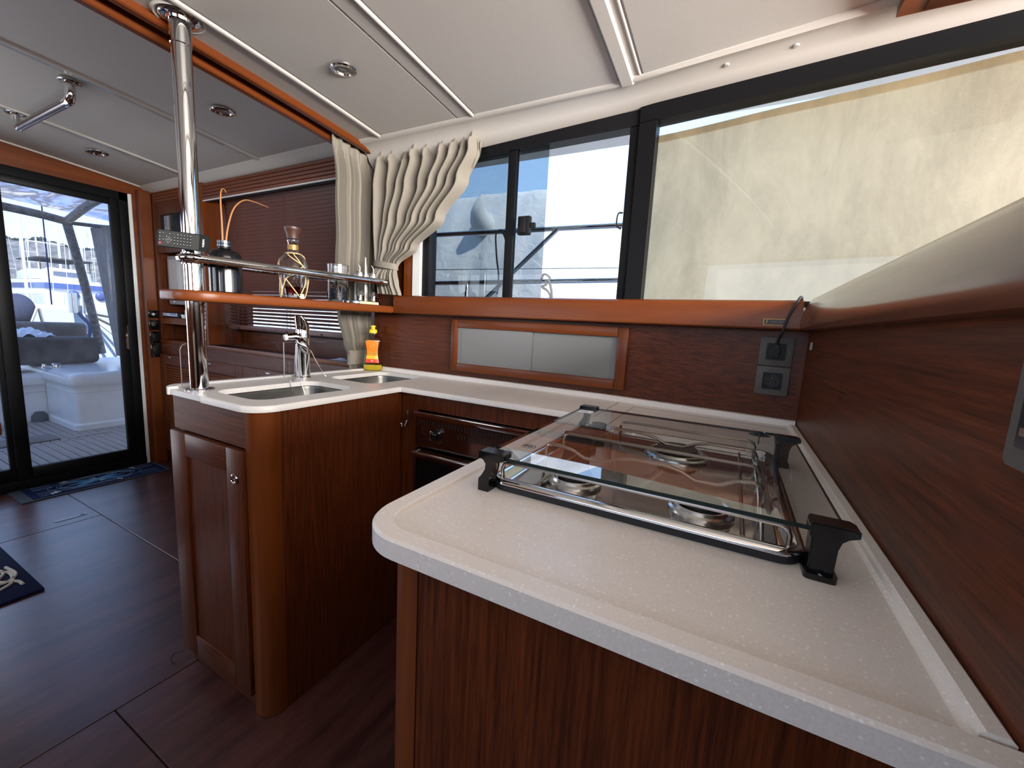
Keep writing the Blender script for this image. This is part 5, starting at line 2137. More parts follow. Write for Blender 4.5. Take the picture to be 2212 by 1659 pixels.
MT['grey_cover'] = plain('grey_cover', (0.062, 0.055, 0.052), 0.8, noise=0.65, nscale=5, bump=0.6, bscale=9)
bm = BM()
add_box(bm, -6.20, -5.72, -1.2, 1.78, 0.54, 0.80, 0.05, 3)
obj('cover', bm, 'grey_cover', cu_)
bm = BM()
add_box(bm, -6.22, -6.05, -1.2, 1.80, 0.74, 0.93, 0.04, 3)
obj('backrest', bm, plain('grey_backrest', (0.13, 0.115, 0.105), 0.8, noise=0.3, nscale=6), cu_)
bm = BM()
rnd = random.Random(5)
add_grid(bm, lambda u, v: (-5.78 - 0.34 * v, 1.16 + 0.34 * u, 0.805 + 0.06 * math.sin(u * PI) * math.sin(v * PI) + 0.015 * math.sin(17 * u + 8 * v) + 0.012 * math.sin(29 * v - 11 * u)), 24, 14)
obj('plastic_sheet', bm, plain('crumpled_plastic', (0.62, 0.66, 0.75), 0.2, coat=0.6), cu_)

# cockpit canopy: frame tubes, fabric top and clear panels
cp_ = thing('cockpit_canopy', 'grey cockpit canopy on dark tubes with clear side panels', 'canopy', (-5.5, 1.2, 0.6))
MT['canopy_tube'] = plain('canopy_tube', (0.15, 0.145, 0.145), 0.5, noise=0.6, nscale=30)
MT['canopy_cloth'] = cloth('canopy_cloth', (0.22, 0.21, 0.21), transl=0.45, tcol=(0.26, 0.26, 0.27), weave=200, stain=0.5)
m, n, b, o_ = new_mat('canopy_roof')
tc = n.nodes.new('ShaderNodeTexCoord')
t1 = n.nodes.new('ShaderNodeTexNoise')
t1.inputs['Scale'].default_value = 2.3
t1.inputs['Detail'].default_value = 3
t1.inputs['Distortion'].default_value = 1.2
mp = n.nodes.new('ShaderNodeMapping')
mp.inputs['Scale'].default_value = (0.6, 1.6, 1)
n.links.new(tc.outputs['Object'], mp.inputs[0])
n.links.new(mp.outputs[0], t1.inputs[0])
r = n.nodes.new('ShaderNodeValToRGB')
r.color_ramp.interpolation = 'EASE'
ce = r.color_ramp.elements
ce[0].position, ce[0].color = 0.36, (0.22, 0.30, 0.52, 1)
ce[1].position, ce[1].color = 0.66, (0.80, 0.72, 0.62, 1)
c3 = ce.new(0.48)
c3.color = (0.42, 0.50, 0.72, 1)
c4 = ce.new(0.55)
c4.color = (0.20, 0.20, 0.22, 1)
n.links.new(t1.outputs[0], r.inputs[0])
n.links.new(r.outputs[0], b.inputs['Base Color'])
tl = n.nodes.new('ShaderNodeBsdfTranslucent')
n.links.new(r.outputs[0], tl.inputs[0])
mx = n.nodes.new('ShaderNodeMixShader')
mx.inputs[0].default_value = 0.6
n.links.new(b.outputs[0], mx.inputs[1])
n.links.new(tl.outputs[0], mx.inputs[2])
n.links.new(mx.outputs[0], o_.inputs[0])
MT['canopy_roof'] = m
for nm, pts, r in (('aft_bar', [(-5.8, -1.5, 1.99), (-5.8, 0.6, 1.965), (-5.8, 1.35, 1.94), (-5.8, 1.64, 1.91)], 0.036), ('post', [(-5.8, 1.64, 1.91), (-5.85, 1.74, 1.35), (-5.95, 1.86, 0.62)], 0.036), ('fore_bar', [(-5.8, 1.64, 1.91), (-5.0, 1.62, 2.03), (-4.1, 1.60, 2.06)], 0.034),
                   ('side_bar', [(-5.8, 1.66, 1.90), (-5.4, 1.90, 1.885), (-4.6, 2.0, 1.90)], 0.018)):
    bm = BM()
    add_tube(bm, smooth_pts(pts, 8), r, 12)
    obj(nm, bm, 'canopy_tube', cp_)
bm = BM()
add_grid(bm, lambda u, v: (-5.85 + 1.95 * u, -1.5 + 3.5 * v, 2.035 + 0.05 * u - 0.10 * max(0, v - 0.75) ** 2 * 8 + 0.010 * math.sin(13 * v + 3 * u)), 14, 24)
obj('roof_cloth', bm, 'canopy_roof', cp_)
bm = BM()
add_grid(bm, lambda u, v: (-5.78 + 1.8 * u, 1.80 + 0.12 * v + 0.01 * math.sin(9 * u), 1.885 - 1.28 * v), 12, 8)
obj('side_cloth', bm, 'canopy_cloth', cp_)
bm = BM()
add_grid(bm, lambda u, v: (-5.50 + 1.4 * u, 1.795 + 0.10 * v, 1.70 - 0.95 * v), 6, 4)
obj('clear_panel', bm, thin_glass('clear_panel', (0.70, 0.74, 0.84), haze=0.18), cp_)

# mooring: stern of the pontoon neighbour with bollard-like fairlead, ropes
nb2 = thing('moored_boat', 'white motor boat bow with mooring lines behind the cockpit', 'boat', (-10.5, 3.0, -0.85))
bm = BM()
add_grid(bm, lambda u, v: (-9.0 - 3.5 * (1 - math.cos((u - 0.5) * PI * 0.95)) * 0.9 - 0.25 * v, 3.1 + 4.4 * (u - 0.5) * (1 - 0.15 * v), 0.92 + 0.12 * math.cos((u - 0.5) * 3) - 1.75 * v), 28, 10)
obj('hull', bm, plain('pale_blue_hull', (0.62, 0.67, 0.74), 0.3, noise=0.05, nscale=3), nb2)
bm = BM()
add_grid(bm, lambda u, v: (-9.0 - 3.5 * (1 - math.cos((u - 0.5) * PI * 0.95)) * 0.9 - 0.02, (3.1 + 4.4 * (u - 0.5)), 0.92 + 0.12 * math.cos((u - 0.5) * 3) + 0.06 * v), 28, 1)
obj('toe_rail', bm, 'white_gel', nb2)
bm = BM()
for dy in (-0.07, 0.09):
    add_lathe(bm, [(0.055, 0.0), (0.055, 0.30), (0.045, 0.31), (0, 0.31)], (-9.05, 2.62 + dy, 0.98), 16)
obj('bow_roller', bm, 'steel', nb2)
for pts, r, mt in (([(-9.05, 2.60, 0.98), (-8.5, 2.55, 0.75), (-8.2, 2.30, 0.30), (-8.3, 2.20, -0.4)], 0.022, 'navy'), ([(-9.0, 2.68, 0.98), (-7.8, 2.75, 0.55), (-6.5, 2.45, 0.45)], 0.020, 'rope'), ([(-9.0, 2.74, 0.98), (-8.0, 3.15, 0.80), (-6.6, 3.1, 0.30)], 0.017, 'grey_cover'), ([(-9.0, 2.70, 0.97), (-8.0, 2.95, 0.60), (-6.6, 2.75, 0.22)], 0.017, 'grey_cover')):
    bm = BM()
    add_tube(bm, smooth_pts(pts, 8), r, 8)
    obj('mooring_line', bm, mt, nb2)
bm = BM()
add_sphere(bm, (-7.4, 1.62, 1.03), 0.17, 16, 12, (1, 0.8, 1.05))
add_tube(bm, [(-7.4, 1.70, 0.95), (-7.35, 1.78, 0.2)], 0.018, 8)
eng = obj('engine_cover', bm, cloth('navy_canvas', (0.05, 0.06, 0.10), weave=80))
tag(eng, 'dark navy covered outboard on the stern rail, behind the left stile', 'outboard')
bm = BM()
add_tube(bm, [(-7.3, 1.74, 1.05), (-7.2, 1.52, 0.45), (-7.2, 1.50, 0.2)], 0.016, 8)
add_tube(bm, [(-7.3, 1.76, 1.05), (-7.25, 1.86, 0.1)], 0.016, 8)
tag(obj('stern_stay', bm, 'steel'), 'pair of thin steel legs below the covered outboard', 'stay')

# harbour: motor yacht, masts, tree-covered hill
yt = thing('motor_yacht', 'white flybridge motor yacht moored across the harbour', 'boat', (-41, 11.3, -0.85))


def yacht_hull(u, v):
    x = -38 - 11 * u
    w = 1.75 * (1 - (max(0, u - 0.55) / 0.45) ** 2 * 0.8)
    return x, w


bm = BM()
mould(bm, [(-50, 9.5), (-38, 9.5), (-38, 13.1), (-50, 13.1)], 0.5, [(0.25, -0.9), (0.05, 0.8), (0.0, 1.6), (0.12, 1.65)])
obj('hull', bm, 'white_gel', yt)
bm = BM()
mould(bm, [(-48, 9.85), (-39.2, 9.85), (-39.2, 12.75), (-48, 12.75)], 0.5, [(0.0, 1.6), (0.05, 2.3), (0.1, 2.55), (0.2, 2.6)])
obj('cabin', bm, 'white_gel', yt)
bm = BM()
mould(bm, [(-47, 9.84), (-39.0, 9.84), (-39.0, 12.78), (-47, 12.78)], 0.5, [(0.0, 1.98), (0.02, 2.32), (0.3, 2.33)])
obj('saloon_window', bm, plain('blue_tint_glass', (0.06, 0.10, 0.28), 0.1), yt)
bm = BM()
mould(bm, [(-46, 10.0), (-40.0, 10.0), (-40.0, 12.5), (-46, 12.5)], 0.7, [(0.0, 2.6), (0.05, 3.1), (0.4, 3.35)])
obj('flybridge', bm, 'white_gel', yt)
bm = BM()
mould(bm, [(-45.8, 10.15), (-39.95, 10.15), (-39.95, 12.35), (-45.8, 12.35)], 0.7, [(0.0, 2.82), (0.03, 3.12), (0.3, 3.13)])
obj('windscreen', bm, plain('grey_tint_glass', (0.12, 0.14, 0.20), 0.1), yt)
bm = BM()
add_box(bm, -45, -40.5, 10.0, 12.6, 3.92, 4.02, 0.03)
for x_, y_ in ((-44.5, 10.15), (-44.5, 12.45), (-40.8, 10.1), (-40.8, 12.5)):
    add_tube(bm, [(x_, y_, 3.2), (x_, y_, 3.95)], 0.03, 6)
obj('bimini', bm, 'grey_cover', yt)
for y_ in (10.75, 12.05):
    bm = BM()
    add_sphere(bm, (-37.95, y_, 1.62), 0.28, 14, 10, (0.5, 1, 1))
    obj('fender', bm, plain('blue_fender', (0.07, 0.10, 0.27), 0.4) if y_ < 11 else bpy.data.materials['blue_fender'], yt)
mast_specs = [(-24, 5.52, 12, 0.05, 'white_gel'), (-34.5, 8.83, 12, 0.035, 'navy'), (-58, 15.7, 22, 0.10, 'white_gel'), (-80, 18.9, 20, 0.06, 'white_gel'), (-48, 14.3, 17, 0.085, 'white_gel'), (-55, 17.8, 15, 0.05, 'white_gel'),
              (-66, 22.3, 17, 0.05, 'white_gel'), (-70, 17.2, 15, 0.06, 'white_gel'), (-65, 19.6, 13, 0.06, 'white_gel'), (-68, 14.3, 12, 0.05, 'white_gel'), (-74, 25.3, 13, 0.05, 'white_gel')]
for i, (x_, y_, h, r, mt) in enumerate(mast_specs):
    s = thing('sailing_boat', ['sailing boat with a thick pale mast at the left of the door glass', 'sailing boat with a dark furled mast in the harbour', 'sailing boat with a tall pale mast and spreaders', 'distant sailing boat with a thin mast before the hill', 'sailing boat with a broad pale mast behind the motor yacht', 'distant sailing boat behind the motor yacht, its mast beside the canopy post',
                               'distant sailing boat whose mast nearly meets the canopy post', 'far sailing boat at the foot of the hill, its mast among others', 'far sailing boat between the canopy post and side cloth', 'low sailing boat at the foot of the hill near the dark mast', 'farthest right sailing boat, in the gap before the canopy cloth'][i], 'sailing boat', (x_, y_, -0.85), 'sailing boats across the harbour')
    bm = BM()
    mould(bm, [(x_ - 3.0, y_ - 0.8), (x_ + 2.6, y_ - 0.8), (x_ + 2.6, y_ + 0.8), (x_ - 3.0, y_ + 0.8)], 0.6, [(0.3, -0.9), (0.05, 0.0), (0.0, 0.35), (0.3, 0.5), (0.45, 0.95)], 4)
    obj('hull', bm, 'white_gel', s)
    bm = BM()
    add_tube(bm, [(x_, y_, 0.4), (x_, y_, h)], [r, r * 0.8], 8)
    obj('mast', bm, mt, s)
    bm = BM()
    for zf in (0.36, 0.66):
        add_box(bm, x_ - 0.03, x_ + 0.03, y_ - 0.9 * (1.2 - zf), y_ + 0.9 * (1.2 - zf), h * zf, h * zf + 0.05)
    for s_ in (-1, 1):
        add_tube(bm, [(x_, y_ + s_ * 0.7, 0.5), (x_, y_ + s_ * 0.75, h * 0.36), (x_, y_, h)], 0.014, 4)
    obj('rigging', bm, 'white_gel', s)
m, n, b, o_ = new_mat('scrub_hill')
b.inputs['Roughness'].default_value = 1.0
t1 = n.nodes.new('ShaderNodeTexNoise')
t1.inputs['Scale'].default_value = 0.22
t1.inputs['Detail'].default_value = 8
t1.inputs['Roughness'].default_value = 0.75
tc = n.nodes.new('ShaderNodeTexCoord')
n.links.new(tc.outputs['Object'], t1.inputs[0])
r = n.nodes.new('ShaderNodeValToRGB')
r.color_ramp.elements[0].position = 0.35
r.color_ramp.elements[1].position = 0.68
r.color_ramp.elements[0].color = (0.055, 0.070, 0.075, 1)
r.color_ramp.elements[1].color = (0.27, 0.25, 0.24, 1)
n.links.new(t1.outputs[0], r.inputs[0])
n.links.new(r.outputs[0], b.inputs['Base Color'])
MT['hill'] = m
rnd = random.Random(11)
hx = [rnd.uniform(0, 1) for _ in range(200)]


def hill_fn(u, v):
    y_ = -60 + 340 * u
    rid = 27 - 3.0 * math.sin(u * 9 + 1) - 0.9 * math.sin(u * 47) - 0.5 * math.sin(u * 131 + 2) - 9 * max(0, u - 0.55)
    return (-235 - 70 * (1 - v) + 4 * math.sin(u * 30), y_, -1 + (rid + 1) * (1 - v) ** 1.1 + 0.8 * math.sin(u * 80 + v * 9) * (1 - v))


bm = BM()
add_grid(bm, hill_fn, 220, 14)
struct('hill', bm, 'hill', 'scrub covered hill behind the harbour masts', 'hill')
rnd = random.Random(2)
trees = []
for k in range(46):
    u = 0.16 + 0.0115 * k
    p = hill_fn(u, 0.0)
    trees.append((p[0], p[1] + rnd.uniform(-1, 1), p[2] - 0.6, rnd.uniform(0.7, 1.6)))
bm = BM()
for (x_, y_, z_, s_) in trees:
    for q in range(3):
        t = bmesh.new()
        bmesh.ops.create_icosphere(t, subdivisions=1, radius=1.0)
        for v in t.verts:
            v.co *= rnd.uniform(0.8, 1.2)
        merge(bm, t, Matrix.Translation((x_, y_ + rnd.uniform(-1.2, 1.2), z_ + rnd.uniform(0, 0.7))) @ Matrix.Diagonal((s_, s_ * 1.3, s_ * 0.8, 1)))
o_ = obj('ridge_scrub', bm, plain('dark_scrub', (0.035, 0.045, 0.045), 1.0))
tag(o_, 'dark scrub and bushes along the ridge of the hill', 'scrub', None, 'stuff')
bm = BM()
add_box(bm, -34, -12, -30, 3.6, -0.95, -0.35)
add_box(bm, -90, -75, -60, 120, -0.95, -0.3)
struct('pontoon', bm, 'white_gel', 'pale concrete quay below the hill', 'quay')

# =================================================================== FRAMED CUPBOARD, SOCKETS, STICKERS
fc = thing('wall_cupboard', 'framed cherry cupboard with two sliding frosted panels under the window', 'cupboard', (-0.69, 1.46, 0.937))
fy0, fy1 = 1.438, 1.4612
fx0, fx1, fz0, fz1 = -1.058, -0.318, 0.937, 1.154
for nm, mt, q in (('stile', 'solid_z', (fx0, fx0 + 0.030, fz0, fz1)), ('stile', 'solid_z', (fx1 - 0.036, fx1, fz0, fz1)), ('rail', 'solid_x', (fx0 + 0.0305, fx1 - 0.0365, fz1 - 0.034, fz1)), ('rail', 'solid_x', (fx0 + 0.0305, fx1 - 0.0365, fz0, fz0 + 0.034))):
    bm = BM()
    add_box(bm, q[0], q[1], fy0, fy1, q[2], q[3], 0.003, 2)
    obj(nm, bm, mt, fc)
for x0, x1, yy in ((fx0 + 0.0305, -0.682, fy0 + 0.008), (-0.690, fx1 - 0.0365, fy0 + 0.015)):
    bm = BM()
    add_box(bm, x0, x1, yy, yy + 0.004, fz0 + 0.030, fz1 - 0.030)
    obj('sliding_panel', bm, 'frost', fc)
for x_ in (fx0 + 0.050, fx1 - 0.056):
    bm = BM()
    yy = fy0 + (0.0075 if x_ < -0.7 else 0.0145)
    add_box(bm, x_ - 0.003, x_ + 0.003, yy, yy + 0.001, fz0 + 0.034, fz1 - 0.034)
    obj('groove', bm, plain('frost_groove', (0.16, 0.165, 0.17), 0.5), fc)


def wall_y(x):
    return 1.462 + side(x)


def socket(label, z, plug):
    t = thing('wall_socket', label, 'socket', (0.110, wall_y(0.11), z))
    ang = -math.atan(0.118)
    M_ = Matrix.Translation((0.110, wall_y(0.11), z)) @ Matrix.Rotation(ang, 4, 'Z')

    def mk(nm, bm, mt, parent=t):
        bmesh.ops.transform(bm, matrix=M_, verts=bm.verts)
        return obj(nm, bm, mt, parent)
    bm = BM()
    add_box(bm, -0.041, 0.041, -0.011, -0.0005, -0.041, 0.041, 0.002, 2)
    mk('plate', bm, 'grey_plate')
    bm = BM()
    add_prism(bm, [(-0.0235, -0.0235), (0.0235, -0.0235), (0.0235, 0.0235), (-0.0235, 0.0235)], -0.0140, -0.0105, [[(0.0185 * math.cos(k * PI / 16), 0.0185 * math.sin(k * PI / 16)) for k in range(32)]], to3=lambda u, v, w: (u, w, v))
    ins = mk('insert', bm, 'black_plastic')
    bm = BM()
    add_prism(bm, [(0.0185 * math.cos(k * PI / 16), 0.0185 * math.sin(k * PI / 16)) for k in range(32)], -0.0118, -0.0108, to3=lambda u, v, w: (u, w, v))
    mk('well', bm, 'rubber')
    if not plug:
        bm = BM()
        for x_ in (-0.0095, 0.0095):
            add_prism(bm, [(x_ + 0.003 * math.cos(k * PI / 6), -0.002 + 0.003 * math.sin(k * PI / 6)) for k in range(12)], -0.0124, -0.0115, to3=lambda u, v, w: (u, w, v))
        mk('pin_hole', bm, 'dark_gap')
        bm = BM()
        add_lathe(bm, [(0.002, 0.0), (0.002, 0.006), (0.001, 0.0075), (0, 0.0075)], (0, 0, 0), 10)
        bmesh.ops.transform(bm, matrix=Matrix.Translation((0, -0.0112, 0.010)) @ Matrix.Rotation(math.radians(90), 4, 'X'), verts=bm.verts)
        mk('earth_pin', bm, 'chrome')
        text_obj('print', 'CHARGER 16 A', 0.0040, 'paint_black', t, M_ @ Matrix.Translation((0.0, -0.0112, 0.030)) @ Matrix.Rotation(math.radians(90), 4, 'X'), 0.0002)
    else:
        text_obj('print', '230 V~', 0.0040, plain('pale_print', (0.32, 0.28, 0.27), 0.5), t, M_ @ Matrix.Translation((0.032, -0.0112, 0.0)) @ Matrix.Rotation(math.radians(90), 4, 'X') @ Matrix.Rotation(math.radians(90), 4, 'Z'), 0.0002)
    return t, M_


_, MS = socket('upper grey wall socket with a black plug in it beside the window corner', 1.106, True)
socket('lower grey wall socket, empty, with a steel earth pin', 1.0225, False)
pg = thing('power_plug', 'black mains plug with its cable looping up over the window rail', 'plug', (0.11, 1.39, 1.10))
bm = BM()
pf = [(-0.0085, -0.016), (0.0085, -0.016), (0.0085, 0.010), (0.0065, 0.020), (-0.0065, 0.020), (-0.0085, 0.010)]
add_prism(bm, fillet(pf, 0.002, 2), -0.038, -0.0122, to3=lambda u, v, w: (u, w, v))
bmesh.ops.transform(bm, matrix=MS, verts=bm.verts)
obj('body', bm, 'black_plastic', pg)
bm = BM()
c0 = MS @ Vector((0.0, -0.028, 0.015))
pts = [c0, c0 + Vector((0.001, -0.012, 0.016)), Vector((0.1125, 1.332, 1.160)), Vector((0.1165, 1.3265, 1.185)), Vector((0.1235, 1.325, 1.210)), Vector((0.133, 1.3245, 1.233)), Vector((0.1405, 1.332, 1.2505)), Vector((0.146, 1.350, 1.2545)), Vector((0.151, 1.385, 1.2505))]
add_tube(bm, smooth_pts(pts, 8), 0.0036, 10)
obj('cable', bm, 'rubber', pg)
bm = BM()
for k in range(5):
    add_tube(bm, [c0 + Vector((0.0007 * k, 0, 0.004 + 0.0035 * k)), c0 + Vector((0.0007 * k, 0, 0.006 + 0.0035 * k))], 0.0062 - 0.0005 * k, 10)
obj('strain_relief', bm, 'rubber', pg)

# warning plate on the rail
wp = thing('voltage_label', 'small black and gold 220 volts warning label on the window rail', 'label', (0.093, 1.34, 1.17))
ry = 1.40 + side(0.093) - 0.0056
MR = Matrix.Translation((0.0915, ry, 1.1865)) @ Matrix.Rotation(-math.atan(0.118), 4, 'Z')
bm = BM()
add_box(bm, -0.026, 0.026, -0.0008, 0.0008, -0.0085, 0.0085)
bmesh.ops.transform(bm, matrix=MR, verts=bm.verts)
obj('border', bm, 'paint_gold', wp)
bm = BM()
add_box(bm, -0.0245, 0.0245, -0.0011, 0.0005, -0.0072, 0.0072)
bmesh.ops.transform(bm, matrix=MR, verts=bm.verts)
obj('plate', bm, plain('label_black', (0.012, 0.009, 0.007), 0.4), wp)
text_obj('print', '220 Volts / 50Hz', 0.0042, plain('dim_gold_print', (0.22, 0.15, 0.05), 0.5), wp, MR @ Matrix.Translation((0.004, -0.0012, 0.0008)) @ Matrix.Rotation(math.radians(90), 4, 'X'), 0.0002)
bm = BM()
add_prism(bm, [(-0.0165, 0.006), (-0.020, -0.0005), (-0.0185, -0.0005), (-0.0212, -0.0065), (-0.0165, 0.001), (-0.0182, 0.001), (-0.0150, 0.006)], -0.0016, -0.0011, to3=lambda u, v, w: (u, w, v))
bmesh.ops.transform(bm, matrix=MR, verts=bm.verts)
obj('lightning_mark', bm, 'paint_gold', wp)

sk = BM()
add_box(sk, 0.1788, 0.1797, 1.312, 1.340, 1.118, 1.137)
tag(obj('tape_patch', sk, plain('white_tape', (0.55, 0.55, 0.52), 0.5, noise=0.3, nscale=120)), 'small torn white tape patch on the bulkhead beside the sockets', 'sticker')
ac = thing('control_box', 'grey control panel on the bulkhead at the right edge of the picture', 'panel', (0.17, 0.33, 1.05))
bm = BM()
add_prism(bm, fillet([(0.24, 1.066), (0.400, 1.066), (0.400, 1.155), (0.24, 1.155)], 0.006, 3), 0.170, 0.1798, to3=lambda u, v, w: (w, u, v))
obj('bezel', bm, 'grey_plate', ac)
bm = BM()
add_box(bm, 0.1685, 0.1702, 0.25, 0.388, 1.080, 1.145, 0.0004, 1)
obj('screen', bm, plain('panel_screen', (0.02, 0.025, 0.035), 0.2), ac)
bm = BM()
add_box(bm, 0.1680, 0.1688, 0.34, 0.384, 1.088, 1.093)
obj('trim', bm, 'steel', ac)

# =================================================================== TAP, SOAP, GUARD
fa = thing('tap', 'chrome galley tap with a lever and ball chains between the two sinks', 'tap', (-1.460, 1.035, ZT))
fx, fy = -1.460, 1.035
bm = BM()
add_lathe(bm, [(0.0, 0.0), (0.028, 0.0), (0.028, 0.004), (0.025, 0.007), (0.0245, 0.150), (0.0255, 0.152), (0.0255, 0.160), (0.0245, 0.162), (0.0245, 0.185), (0.0235, 0.196), (0.0, 0.196)], (fx, fy, ZT), 32)
obj('body', bm, 'chrome', fa)
# lever head: wedge rising to a lip
bm = BM()
sec = [(0.180, 0.0245, 0.0245, 0.0), (0.196, 0.0245, 0.0245, 0.0), (0.208, 0.023, 0.0235, 0.004), (0.220, 0.018, 0.022, 0.010), (0.230, 0.011, 0.019, 0.017), (0.236, 0.006, 0.015, 0.0225)]
dv_ = Vector((0.30, -0.95, 0)).normalized()
pv_ = Vector((-dv_.y, dv_.x, 0))
rows = []
for z, a_, b_, off in sec:
    row = []
    for k in range(24):
        t_ = 2 * PI * k / 24
        p = Vector((fx, fy, ZT + z)) + dv_ * (off + a_ * math.cos(t_)) + pv_ * (b_ * math.sin(t_))
        row.append(bm.verts.new(p))
    rows.append(row)
for a, b in zip(rows, rows[1:]):
    for k in range(24):
        bm.faces.new((a[k], a[(k + 1) % 24], b[(k + 1) % 24], b[k]))
bm.faces.new(rows[0][::-1])
bm.faces.new(rows[-1])
obj('lever', bm, 'chrome', fa, angle=60)
# spout: short swivel outlet towards the sink, with a drooping nozzle
bm = BM()
sp_ = [(fx, fy, ZT + 0.152), (fx - 0.006, fy - 0.028, ZT + 0.158), (fx - 0.014, fy - 0.052, ZT + 0.156)]
add_tube(bm, sp_, [0.020, 0.016, 0.013], 20)
obj('spout', bm, 'chrome', fa)
bm = BM()
add_tube(bm, [(fx - 0.014, fy - 0.052, ZT + 0.156), (fx - 0.017, fy - 0.063, ZT + 0.153)], 0.0115, 18)
obj('aerator', bm, 'white_gel', fa)
bm = BM()
add_tube(bm, smooth_pts([(fx + 0.016, fy - 0.026, ZT + 0.146), (fx + 0.028, fy - 0.020, ZT + 0.128), (fx + 0.033, fy - 0.008, ZT + 0.108), (fx + 0.032, fy + 0.002, ZT + 0.094)], 5), [0.015, 0.0155, 0.016, 0.017, 0.017, 0.0175, 0.017, 0.017, 0.0165, 0.016, 0.015, 0.014, 0.012, 0.010, 0.008, 0.005], 18)
obj('spray_head', bm, 'chrome', fa)


def chain(label, pts):
    P = smooth_pts(pts, 14)
    acc = 0
    last = None
    bm = BM()
    nxt = 0.0
    for a, b in zip(P, P[1:]):
        L = (b - a).length
        while nxt <= acc + L:
            c = a + (b - a) * ((nxt - acc) / L)
            t = bmesh.new()
            bmesh.ops.create_icosphere(t, subdivisions=1, radius=0.0017)
            merge(bm, t, Matrix.Translation(c))
            nxt += 0.0046
        acc += L
    add_tube(bm, P, 0.0005, 4)
    o = obj('ball_chain', bm, 'chrome')
    tag(o, label, 'chain')


chain('ball chain hanging from the tap spout down into the larger sink', [(fx + 0.004, fy - 0.032, ZT + 0.13), (fx + 0.008, fy - 0.038, ZT + 0.07), (fx + 0.020, fy - 0.050, ZT + 0.004), (-1.378, 0.925, ZT + 0.003), (-1.362, 0.925, ZT - 0.03), (-1.345, 0.945, ZT - 0.055)])
chain('second ball chain beside the tap, running to the plug in the larger sink', [(fx + 0.010, fy - 0.030, ZT + 0.13), (fx + 0.022, fy - 0.034, ZT + 0.06), (fx + 0.040, fy - 0.045, ZT + 0.004), (-1.378, 0.965, ZT + 0.003), (-1.360, 0.965, ZT - 0.03), (-1.343, 0.962, ZT - 0.055)])
chain('third ball chain looped on the front of the tap', [(fx + 0.032, fy + 0.006, ZT + 0.115), (fx + 0.034, fy - 0.004, ZT + 0.06), (fx + 0.034, fy - 0.014, ZT + 0.002)])
chain('ball chain stretched from the tap to the worktop between the sinks', [(fx + 0.030, fy + 0.012, ZT + 0.108), (-1.420, 1.066, ZT + 0.060), (-1.408, 1.097, ZT + 0.003)])
# washing up liquid
so = thing('soap_bottle', 'clear washing up liquid bottle with a yellow cap and orange label', 'bottle', (-1.490, 1.420, ZT))
SP = Vector((-1.480, 1.408, ZT + 0.0006))
ang = math.radians(36)
SM = Matrix.Translation(SP) @ Matrix.Rotation(ang, 4, 'Z') @ Matrix.Diagonal((1.25, 1.1, 1.03, 1))
prof = [(0.0, 0.001), (0.030, 0.001), (0.0345, 0.005), (0.0350, 0.020), (0.0335, 0.040), (0.0300, 0.065), (0.0285, 0.080), (0.0300, 0.098), (0.0335, 0.118), (0.0345, 0.130), (0.0320, 0.145), (0.0230, 0.156), (0.0130, 0.161), (0.0120, 0.164), (0.0120, 0.168)]
MT['soap_bottle'] = thin_glass('soap_bottle', (0.86, 0.82, 0.74), refl=0.8)
MT['soap_liquid'] = plain('yellow_soap', (0.62, 0.50, 0.010), 0.2, coat=0.5)
bm = BM()
add_lathe(bm, prof, (0, 0, 0), 36, 1.0, 0.62, 2.6)
bmesh.ops.transform(bm, matrix=SM, verts=bm.verts)
obj('body', bm, 'soap_bottle', so, angle=60)
bm = BM()
add_lathe(bm, [(0.0, 0.002), (0.029, 0.002), (0.0325, 0.006), (0.0328, 0.018), (0.0320, 0.026), (0.0, 0.026)], (0, 0, 0), 36, 1.0, 0.6, 2.6)
bmesh.ops.transform(bm, matrix=SM, verts=bm.verts)
obj('liquid', bm, 'soap_liquid', so, angle=60)
MT['soap_yellow'] = plain('yellow_cap', (0.80, 0.55, 0.012), 0.35)
bm = BM()
add_lathe(bm, [(0.0125, 0.168), (0.0145, 0.169), (0.0145, 0.183), (0.0120, 0.185), (0.0075, 0.187), (0.0065, 0.194), (0.0095, 0.196), (0.0095, 0.202), (0.0, 0.204)], (0, 0, 0), 24)
bmesh.ops.transform(bm, matrix=SM, verts=bm.verts)
obj('cap', bm, 'soap_yellow', so)


def front_y(x, z):
    """front surface of the bottle at local x, z"""
    for (r0, z0), (r1, z1) in zip(prof[1:], prof[2:]):
        if z0 <= z <= z1:
            r = r0 + (r1 - r0) * (z - z0) / (z1 - z0)
            break
    q = min(0.999, abs(x) / r)
    return -0.62 * r * (1 - q ** 2.6) ** (1 / 2.6) - 0.0008


def label_patch(nm, mt, fx0, fx1, z0, z1, lift=0.0, n=14, m=12):
    bm = BM()
    add_grid(bm, lambda u, v: (lambda z: (lambda x: (x, front_y(x, z) - lift, z))(fx0(z) + (fx1(z) - fx0(z)) * u))(z0 + (z1 - z0) * v), n, m)
    bmesh.ops.transform(bm, matrix=SM, verts=bm.verts)
    return obj(nm, bm, mt, so)


